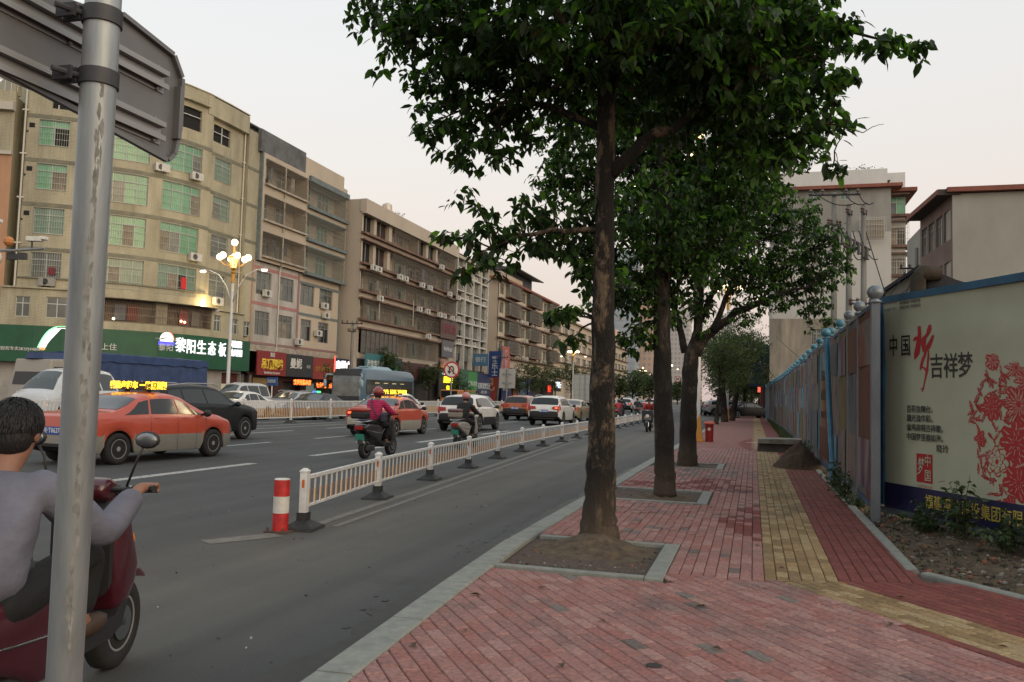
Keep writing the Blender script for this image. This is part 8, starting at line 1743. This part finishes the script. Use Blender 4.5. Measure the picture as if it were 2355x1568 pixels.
def person(label, loc, rz, jacket, trousers, head='helmet', head_col=(.4, .02, .02), pose='ride', s=1.0, puffy=False, detail=False, group=None, shoe=(.02, .02, .02), bag=None, lean=0., over=None, drop=0, loose=1):
    T = thing('person', label, 'person', loc, rz, group); V = Vector
    if pose == 'ride':
        J = dict(pel=(0, -.26, .84), w=(0, -.24, .98), ch=(0, -.17+lean, 1.16), nk=(0, -.11+lean, 1.335), hd=(0, -.055+lean, 1.435), sh=(.165, -.14+lean, 1.27), el=(.27, .06+lean, 1.05), wr=(.29, .27, 1.00), ha=(.30, .335, 1.0), hip=(.10, -.22, .80), kn=(.16, .17, .74), an=(.14, .12, .36), to=(.15, .29, .31))
    elif pose == 'stand':
        J = dict(pel=(0, 0, .93), w=(0, 0, 1.05), ch=(0, .0, 1.26), nk=(0, .0, 1.44), hd=(0, .02, 1.56), sh=(.17, 0, 1.37), el=(.22, -.02, 1.10), wr=(.21, .08, .87), ha=(.21, .10, .80), hip=(.09, 0, .88), kn=(.10, .02, .49), an=(.10, -.02, .09), to=(.11, .14, .04))
    if over: J.update(over)
    J = {k: V(v)*s-V((0, 0, drop if k in ('pel', 'w', 'ch', 'nk', 'hd', 'sh', 'hip', 'el') else 0)) for k, v in J.items()}; m_ = lambda v: V((-v.x, v.y, v.z))
    f = s
    body_v = [J['pel'], J['w'], J['ch'], J['nk'], J['hd']-V((0, .0, .03))*s, J['hd']+V((0, .01, .05))*s]; br = [.13, .115, .125, .052, .072, .082]
    body_e = [(0, 1), (1, 2), (2, 3), (3, 4), (4, 5)]
    for sg in (1, -1):
        mm = (lambda v: v) if sg > 0 else m_; b = len(body_v)
        body_v += [mm(J['sh']), mm(J['el']), mm(J['wr']), mm(J['ha']), mm(J['hip']), mm(J['kn']), mm(J['an']), mm(J['to'])]; br += [.055, .040, .027, .032, .085, .055, .038, .030]
        body_e += [(2, b), (b, b+1), (b+1, b+2), (b+2, b+3), (0, b+4), (b+4, b+5), (b+5, b+6), (b+6, b+7)]
        if detail:
            h = mm(J['ha']); sx_ = sg
            for k in range(4):
                ln = (1, 1.08, 1.0, .82)[k]; o_ = V((sx_*(-.024+.0165*k), .02, .008)); q = [h+o_, h+o_+V((0, .030*ln, .004)), h+o_+V((0, .046*ln, -.020)), h+o_+V((0, .030*ln, -.040))]
                b2 = len(body_v); body_v += [p for p in q]; br += [.0105, .0095, .0085, .0075]; body_e += [(b+3, b2), (b2, b2+1), (b2+1, b2+2), (b2+2, b2+3)]
            b2 = len(body_v); body_v += [h+V((-sx_*.032, -.005, -.006)), h+V((-sx_*.048, .018, -.018)), h+V((-sx_*.04, .036, -.034))]; br += [.012, .011, .009]; body_e += [(b+3, b2), (b2, b2+1), (b2+1, b2+2)]
    br = [r*f for r in br]; skinned('body', body_v, body_e, br, skin, T, 0, 2)
    pf = (1.13 if puffy else 1.0)*loose; jm = M('jacket_%s%d' % ('_'.join('%.2f' % c for c in jacket), puffy), jacket, .8, var=.16, vs=5, bump=.8, bs=9)
    if puffy: 
        t_ = jm.node_tree
        if not any(n.type == 'TEX_WAVE' for n in t_.nodes):
            wv_ = t_.nodes.new('ShaderNodeTexWave'); wv_.wave_type = 'BANDS'; wv_.bands_direction = 'Z'; wv_.inputs['Scale'].default_value = 5.5; wv_.inputs['Distortion'].default_value = .8; bp_ = t_.nodes.new('ShaderNodeBump'); bp_.inputs['Strength'].default_value = .5; bp_.inputs['Distance'].default_value = .02
            tcn = t_.nodes.new('ShaderNodeTexCoord'); t_.links.new(tcn.outputs['Object'], wv_.inputs[0]); t_.links.new(wv_.outputs['Fac'], bp_.inputs['Height']); t_.links.new(bp_.outputs[0], t_.nodes['Principled BSDF'].inputs['Normal'])
    jv = [J['pel']+V((0, -.01, -.05))*s, J['w'], J['ch'], J['nk']-V((0, 0, .035))*s]; jr = [(.185, .15), (.165, .14), (.175, .14), (.075, .075)]; je = [(0, 1), (1, 2), (2, 3)]
    for sg in (1, -1):
        mm = (lambda v: v) if sg > 0 else m_; b = len(jv); jv += [mm(J['sh']), mm(J['el']), mm(J['wr'].lerp(J['el'], .12))]; jr += [.085, .066, .046]; je += [(2, b), (b, b+1), (b+1, b+2)]
    jr = [(r[0]*f*pf, r[1]*f*pf) if isinstance(r, tuple) else r*f*pf for r in jr]; skinned('jacket', jv, je, jr, jm, T, 0, 2)
    tm = M('trousers_%s' % '_'.join('%.2f' % c for c in trousers), trousers, .85, var=.2, vs=8, bump=.7, bs=11)
    tv = [J['pel']+V((0, 0, .02))*s]; tr_ = [(.125, .12)]; te = []
    for sg in (1, -1):
        mm = (lambda v: v) if sg > 0 else m_; b = len(tv); tv += [mm(J['hip']), mm(J['kn']), mm(J['an'].lerp(J['kn'], .08))]; tr_ += [.100, .076, .056]; te += [(0, b), (b, b+1), (b+1, b+2)]
    tr_ = [(r[0]*f, r[1]*f) if isinstance(r, tuple) else r*f for r in tr_]; skinned('trousers', tv, te, tr_, tm, T, 0, 2)
    for sg in (1, -1):
        mm = (lambda v: v) if sg > 0 else m_; a, t_ = mm(J['an']), mm(J['to']); sb_ = MB(); d = (t_-a); c = (a+t_)/2-V((0, 0, .012)); sb_.sphere((c.x, c.y, c.z), 1, 10, 0, (.048*s, .145*s, .05*s)); sb_.build('shoe', M('shoe_%s' % '_'.join('%.2f' % q for q in shoe), shoe, .6), T, smooth=True)
    hc_ = J['hd']+V((0, 0, .035))*s
    fb_ = MB(); fb_.sphere((hc_.x, hc_.y+.094*s, hc_.z-.015*s), .016*s, 6, 0, (.8, 1.0, 1.5)); fb_.build('nose', skin, T, smooth=True)
    for sg in (1, -1):
        e_ = MB(); e_.sphere((sg*.032*s, hc_.y+.080*s, hc_.z+.012*s), .011*s, 8); e_.build('eye', M('eye_dark', (.02, .015, .012), .2), T, smooth=True); e_ = MB(); e_.sphere((sg*.083*s, hc_.y-.0, hc_.z-.01*s), .028*s, 8, 0, (.4, .7, 1.1)); e_.build('ear', skin, T, smooth=True)
    mo = MB(); mo.sphere((0, hc_.y+.084*s, hc_.z-.055*s), .02*s, 8, 0, (1.1, .4, .35)); mo.build('mouth', M('lips', (.22, .08, .07), .5), T, smooth=True)
    hm = MB(); hcx = (hc_.x, hc_.y-.012*s, hc_.z+.035*s)
    if head == 'hair':
        hm.sphere(hcx, 1, 24, 0, (.103*s, .115*s, .103*s)); hm.sphere((0, hc_.y-.040*s, hc_.z-.012*s), 1, 20, 0, (.090*s, .078*s, .085*s))
        for k in range(len(hm.v)): v = V(hm.v[k]); v += (v-hc_).normalized()*.008*s*mnoise.noise(v*22); hm.v[k] = tuple(v)
        ho = hm.build('hair', hair_m, T, smooth=True)
        if detail:
            RH = random.Random(4); st = MB(); cc = V((0, hcx[1]-.006, hcx[2]))
            for k in range(1500):
                a = RH.uniform(0, 6.283); ph = RH.uniform(.0, 1.75) if math.cos(a-math.pi*1.5) > -.35 else RH.uniform(0, 1.0); d0 = V((math.sin(ph)*math.cos(a), math.sin(ph)*math.sin(a), math.cos(ph))); R3 = V((.104*s, .116*s, .104*s))
                p0 = cc+V((d0.x*R3.x, d0.y*R3.y, d0.z*R3.z)); dn = V((d0.x*.4, d0.y*.4-.15, -.9)); dn = (dn-dn.dot(d0)*d0).normalized(); sd_ = d0.cross(dn).normalized()*.0022; L_2 = RH.uniform(.02, .04)
                p1 = p0+dn*L_2*.5+d0*.004; p2 = p0+dn*L_2+d0*RH.uniform(-.002, .007); st.add([p0-sd_, p0+sd_, p1+sd_, p1-sd_, p2], [(0, 1, 2, 3), (3, 2, 4)])
            st.build('hair_strands', hair_m, ho, kind='stuff')
    else:
        hm.sphere(hcx, 1, 20, 0, (.122*s, .138*s, .125*s)); cut = hc_.z-.035*s
        for k in range(len(hm.v)):
            v = hm.v[k]
            if v[2] < cut: hm.v[k] = (v[0], v[1], cut+(v[2]-cut)*.25)
        hm.build('helmet', M('helmet_%s' % '_'.join('%.2f' % q for q in head_col), head_col, .3, coat=.6), T, smooth=True)
        vz = MB(); vz.lathe([(.145*s, 0), (.150*s, .012*s), (.128*s, .03*s)], (0, hc_.y-.005, hc_.z-.005*s), 20); vz.build('helmet_rim', M('helmet_rim_%s' % '_'.join('%.2f' % q for q in head_col), tuple(q*.6 for q in head_col), .4), T, smooth=True)
        nk = MB(); nk.sphere((0, hc_.y-.02*s, hc_.z-.05*s), 1, 12, 0, (.085*s, .08*s, .085*s)); nk.build('hair', hair_m, T, smooth=True)
    if bag:
        st = MB(); a = J['nk']+V((-.10, -.09, -.02))*s; c = J['pel']+V((.19, -.08, .06))*s; md = (a+c)/2+V((0, -.115, .02))*s; st.tube([a+V((0, .04, .03)), a, a.lerp(md, .5)+V((0, -.05, 0)), md, md.lerp(c, .5)+V((0, -.03, 0)), c], .014, 6); st.build('shoulder_strap', M('strap_%s' % '_'.join('%.2f' % q for q in bag), bag, .7), T)
        bg = MB(); bg.box(tuple(J['pel']+V((.24, .05, .08))*s), (.09, .26, .2)); bg.build('shoulder_bag', M('strap_%s' % '_'.join('%.2f' % q for q in bag), bag, .7), T, bevel=.03)
    return T
def prism_b(mb, poly, w0, w1=None, m=0, ins=.02):
    """side profile (y,z) extruded across x with softened flanks"""
    w1 = w1 or w0; cy = sum(p[0] for p in poly)/len(poly); cz = sum(p[1] for p in poly)/len(poly); n = len(poly); o = len(mb.v)
    for x, k in ((-w0/2, .86), (-w0/2+ins, .96), (-w0/2+2.2*ins, 1), (w0/2-2.2*ins, 1), (w0/2-ins, .96), (w0/2, .86)):
        for y, z in poly: mb.v.append((x, cy+(y-cy)*k, cz+(z-cz)*k))
    for i in range(5):
        for k in range(n): a, b = o+i*n+k, o+i*n+(k+1) % n; mb.f.append([a, b, b+n, a+n]); mb.m.append(m)
    mb.f.append([o+k for k in range(n)][::-1]); mb.m.append(m); mb.f.append([o+5*n+k for k in range(n)]); mb.m.append(m)
SWH = wheel_mesh(.235, .10, 5)
def scooter(label, loc, rz, col, seat=(.015, .015, .015), box=None, group=None, back=(.02, .02, .02), s=1.0, front_box=None, plate=green_plate, lit=False, head_on=False, apron=None, low=0):
    T = thing('scooter', label, 'scooter', loc, rz, group); pm_ = M('scooter_%s' % '_'.join('%.2f' % c for c in col), col, .3, coat=.6, var=.1, vs=5); bk_ = M('scooter_back_%s' % '_'.join('%.2f' % c for c in back), back, .5)
    for y in (-.60, .64):
        wo = obj('wheel', SWH[0], T, (0, y, .235)); wo.rotation_euler = (.3, 0, 0); wo2 = obj('rim', SWH[1], wo); r2 = obj('rim', SWH[1], wo); r2.rotation_euler = (0, 0, math.pi)
    b_ = MB(); prism_b(b_, [(-.86, .62), (-.92, .72), (-.80, .80), (-.40, .79), (.0, .74), (.02, .56), (-.08, .38), (-.28, .34), (-.44, .46), (-.62, .50)], .34, ins=.035); b_.build('rear_body', pm_, T, smooth=rad(50))
    b_ = MB(); prism_b(b_, [(-.72, .80), (-.70, .87), (-.40, .90), (-.1, .855), (.02, .83), (.02, .77), (-.4, .78)], .27, ins=.03); b_.build('seat', M('seat_%s' % '_'.join('%.2f' % c for c in seat), seat, .7), T, smooth=rad(50))
    b_ = MB(); prism_b(b_, [(-.10, .30), (-.10, .36), (.34, .36), (.44, .44), (.50, .42), (.42, .28), (.30, .24), (0, .24)], .33); b_.build('footboard', bk_, T, smooth=rad(40))
    b_ = MB(); prism_b(b_, [(.34, .34), (.30, .60), (.28, .86), (.30, .95), (.38, .97), (.46, .86), (.52, .66), (.60, .56), (.54, .42), (.44, .32)], .36, ins=.05); b_.build('front_shield', pm_, T, smooth=rad(50))
    b_ = MB(); prism_b(b_, [(.27, .46), (.26, .86), (.30, .93), (.31, .50)], .30); b_.build('inner_shield', bk_, T)
    b_ = MB(); prism_b(b_, [(.42, .42), (.46, .52), (.64, .55), (.84, .50), (.92, .40), (.80, .47), (.64, .495), (.5, .46)], .15); b_.build('front_fender', pm_, T, smooth=rad(40))
    b_ = MB(); b_.tube([(.055, .46, .70), (.06, .60, .30), (.06, .64, .235)], .022, 8); b_.tube([(-.055, .46, .70), (-.06, .60, .30), (-.06, .64, .235)], .022, 8); b_.build('fork', chrome, T)
    b_ = MB(); prism_b(b_, [(.22, .93), (.22, 1.02), (.30, 1.06), (.42, 1.0), (.45, .93), (.36, .90)], .26, ins=.04); b_.build('handlebar_cover', pm_, T, smooth=rad(50))
    hb_ = MB(); hb_.tube([(-.36, .24, 1.0), (-.2, .30, .985), (0, .31, .98), (.2, .30, .985), (.36, .24, 1.0)], .014, 8); hb_.tube([(.24, .285, .99), (.37, .235, 1.0)], .019, 8); hb_.tube([(-.24, .285, .99), (-.37, .235, 1.0)], .019, 8); hb_.build('handlebar', trim_b, T)
    for sg in (1, -1):
        l_ = MB(); l_.tube([(sg*.2, .34, .995), (sg*.35, .32, .975)], .007, 6); l_.build('brake_lever', chrome, T)
        m_ = MB(); m_.tube([(sg*.2, .30, 1.0), (sg*.24, .32, 1.14), (sg*.27, .31, 1.2)], .006, 6); m_.sphere((sg*.29, .31, 1.235), 1, 12, 0, (.065, .018, .045)); m_.build('mirror', trim_b, T, smooth=True); g_ = MB(); g_.sphere((sg*.29, .298, 1.235), 1, 12, 0, (.055, .008, .036)); g_.build('mirror_glass', M('mirror_dull', (.25, .26, .27), .3, metal=.9), T, smooth=True)
    h_ = MB(); h_.sphere((0, .44, .955), 1, 12, 0, (.085, .05, .06)); h_.build('headlight', head_l if head_on else head_c, T, smooth=True)
    t_ = MB(); t_.box((0, -.905, .70), (.20, .05, .10)); t_.build('tail_light', tail_on if lit else tail_r, T, bevel=.015)
    p_ = MB(); p_.hexa([(-.11, -.83, .40), (.11, -.83, .40), (.11, -.82, .40), (-.11, -.82, .40)], [(-.11, -.88, .56), (.11, -.88, .56), (.11, -.87, .56), (-.11, -.87, .56)]); p_.build('number_plate', plate, T); 
    p_ = MB(); p_.hexa([(-.11, -.815, .355), (.11, -.815, .355), (.11, -.805, .355), (-.11, -.805, .355)], [(-.11, -.83, .40), (.11, -.83, .40), (.11, -.82, .40), (-.11, -.82, .40)]); p_.build('plate_strip', white_paint, T)
    c_ = MB(); c_.tube([(.16, .31, 1.0), (.12, .40, .93), (.07, .44, .80)], .006, 5); c_.tube([(-.16, .31, 1.0), (-.12, .40, .93), (-.07, .44, .80)], .006, 5); c_.build('cable', trim_b, T, kind='stuff')
    c_ = MB(); c_.tube([(.172, -.82, .64), (.176, -.5, .60), (.172, -.12, .56), (.170, -.02, .66)], .005, 5); c_.tube([(-.172, -.82, .64), (-.176, -.5, .60), (-.172, -.12, .56), (-.170, -.02, .66)], .005, 5); c_.tube([(.10, .545, .58), (.12, .51, .78), (.06, .45, .93)], .006, 5); c_.build('trim_strip', chrome, T, kind='stuff')
    for sg in (1, -1): d_ = MB(); d_.sphere((sg*.13, .515, .70), 1, 8, 0, (.03, .02, .045)); d_.build('indicator', M('indicator_orange', (.5, .16, .02), .3), T, smooth=True)
    d_ = MB(); d_.lathe([(.085, -.004), (.09, .004), (.02, .006)], (.055, .64, .235), 20, axis='x'); d_.build('brake_disc', chrome, T)
    f_ = MB(); prism_b(f_, [(-.86, .34), (-.80, .46), (-.60, .50), (-.42, .44), (-.60, .53), (-.82, .56)], .14); f_.build('rear_fender', bk_, T)
    e_ = MB(); e_.box((.0, -.52, .24), (.26, .34, .14)); e_.build('motor', dark_metal, T, bevel=.03)
    rr = MB(); rr.tube([(-.14, -.55, .86), (-.15, -.86, .84), (-.1, -.97, .83), (.1, -.97, .83), (.15, -.86, .84), (.14, -.55, .86)], .012, 6); rr.build('rear_rack', chrome, T)
    if box:
        bx = MB(); bx.box((0, -.86, .98), (.36, .30, .16)); bx.build('top_box', M('topbox_%s' % '_'.join('%.2f' % c for c in box[0]), box[0], .45), T, bevel=.04); bx = MB(); bx.box((0, -.86, 1.10), (.38, .32, .10)); bx.build('top_box_lid', M('topbox_%s' % '_'.join('%.2f' % c for c in box[1]), box[1], .3, coat=.5), T, bevel=.045)
    if apron: ap = MB(); ap.box((0, .50, .74), (.52, .05, .52)); ap.build('wind_apron', M('apron_%s' % '_'.join('%.2f' % c for c in apron), apron, .7), T, bevel=.06); ap = MB(); ap.sphere((0, .535, .74), 1, 14, 0, (.09, .01, .08)); ap.build('apron_badge', white_paint, T)
    for c_ in T.children:
        if c_.name.split('.')[0] in ('rear_body', 'front_shield', 'handlebar_cover', 'seat', 'front_fender'): c_.data.shade_smooth(); sb_ = c_.modifiers.new('round', 'SUBSURF'); sb_.levels = sb_.render_levels = 2
        if low and c_.name.split('.')[0] in ('rear_body', 'seat', 'rear_rack', 'tail_light', 'trim_strip', 'rear_fender', 'number_plate', 'plate_strip'): c_.location.z -= low
    T.scale = (s, s, s); return T
RG = 'scooter riders on the road'; SG2 = 'scooters on the road'
def rider(loc, rz, sl, pl, scol, jacket, trousers, ploc=None, ps=None, **k):
    sk_ = {q: k.pop(q) for q in ('low', 'box', 'seat', 'back', 'front_box', 'lit', 'head_on', 'apron') if q in k}; s = k.pop('s', 1.0)
    scooter(sl, loc, rz, scol, s=s, group=SG2, **sk_); person(pl, ploc or loc, rz, jacket, trousers, s=ps or s, group=RG, **k)
rider((-3.324, 3.345, 0), rad(15), 'maroon scooter in the left foreground half hidden by the steel pole', 'bareheaded rider in a lilac-grey shirt in the left foreground', (.055, .007, .014), (.125, .128, .165), (.006, .007, .008), head='hair', detail=True, s=1.06, ploc=(-3.257, 3.092, 0), ps=1.12, drop=.275, low=.15, loose=1.2, over=dict(wr=(.30, .425, .955), ha=(.31, .49, .95), el=(.29, .12, 1.03), kn=(.17, .27, .70), an=(.14, .25, .38), to=(.15, .42, .34)), shoe=(.05, .03, .02), back=(.02, .02, .022), lit=False)
rider((-8.85, 18.75, 0), rad(-3), 'dark scooter with a red and black top box, nearest beyond the railing', 'rider in a magenta quilted jacket and red helmet', (.02, .02, .022), (.40, .015, .085), (.012, .012, .014), head='helmet', head_col=(.24, .02, .02), puffy=True, bag=(.03, .03, .05), box=((.015, .015, .015), (.40, .05, .03)), s=1.06)
rider((-8.2, 23.4, 0), rad(-2), 'cream and grey scooter with a rounded top box behind the railing', 'rider in a black quilted jacket and pink helmet', (.30, .28, .25), (.010, .011, .013), (.010, .010, .012), head='helmet', head_col=(.48, .17, .17), puffy=True, box=((.26, .22, .18), (.14, .07, .06)), s=1.02)
rider((-4.95, 41.3, 0), rad(180), 'black scooter with a dark wind apron coming along the near lane', 'rider in a dark red jacket riding towards the camera', (.02, .02, .02), (.22, .015, .015), (.02, .02, .022), head='hair', apron=(.02, .022, .025), s=1.04)
rider((-9.6, 61.5, 0), rad(0), 'scooter partly behind the first trunk edge', 'child-like rider in a bright red and white jacket just right of the first trunk', (.3, .03, .02), (.40, .04, .06), (.1, .12, .2), head='helmet', head_col=(.03, .03, .03), s=.95)
rider((-10.1, 62.5, 0), rad(0), 'second scooter partly behind the first trunk edge', 'rider in a yellow-orange jacket just right of the first trunk', (.05, .05, .05), (.45, .25, .04), (.05, .06, .1), head='hair', s=.9)
rider((-10.6, 69.5, 0), rad(0), 'dark scooter ahead of the colourful riders', 'rider all in black left of the far white SUV', (.02, .02, .02), (.012, .012, .012), (.012, .012, .012), head='hair', s=1.06)
rider((-9.55, 71.5, 0), rad(0), 'dark scooter of the rider with the pink skirt', 'rider in black top and long pink skirt between the trunks', (.03, .03, .03), (.02, .02, .02), (.38, .16, .17), head='hair', s=1.04)
rider((-8.3, 76, 0), rad(180), 'scooter with its headlight on beside the far riders', 'dark-clad rider facing the camera beside the second trunk', (.03, .03, .03), (.03, .03, .035), (.02, .02, .02), head='hair', head_on=True, s=1.04)
rider((-5.45, 92, 0), rad(0), 'mint-green scooter right of the orange lamp foot', 'rider in a pale pink jacket on the mint-green scooter', (.20, .38, .32), (.36, .22, .20), (.03, .03, .03), head='hair', box=((.35, .4, .38), (.4, .45, .42)), s=1.08)
rider((-5.0, 104, 0), rad(0), 'dark scooter right of the mint-green one', 'rider in a bright red coat beyond the orange lamp foot', (.03, .03, .03), (.40, .02, .03), (.02, .02, .02), head='helmet', head_col=(.4, .03, .04), s=1.08)
rider((-4.4, 99, 0), rad(180), 'scooter with an amber lamp by the far pavement trees', 'dark rider by the far pavement trees', (.04, .04, .04), (.03, .04, .05), (.02, .02, .02), head='helmet', head_col=(.25, .25, .25), head_on=True, s=1.05)
q = gx(1097, 905, -22.6); person('man in a dark jacket standing by the median between the two white SUVs', (-22.6, q.y, .12), rad(150), (.02, .022, .03), (.03, .03, .03), head='hair', pose='stand', s=1.03)
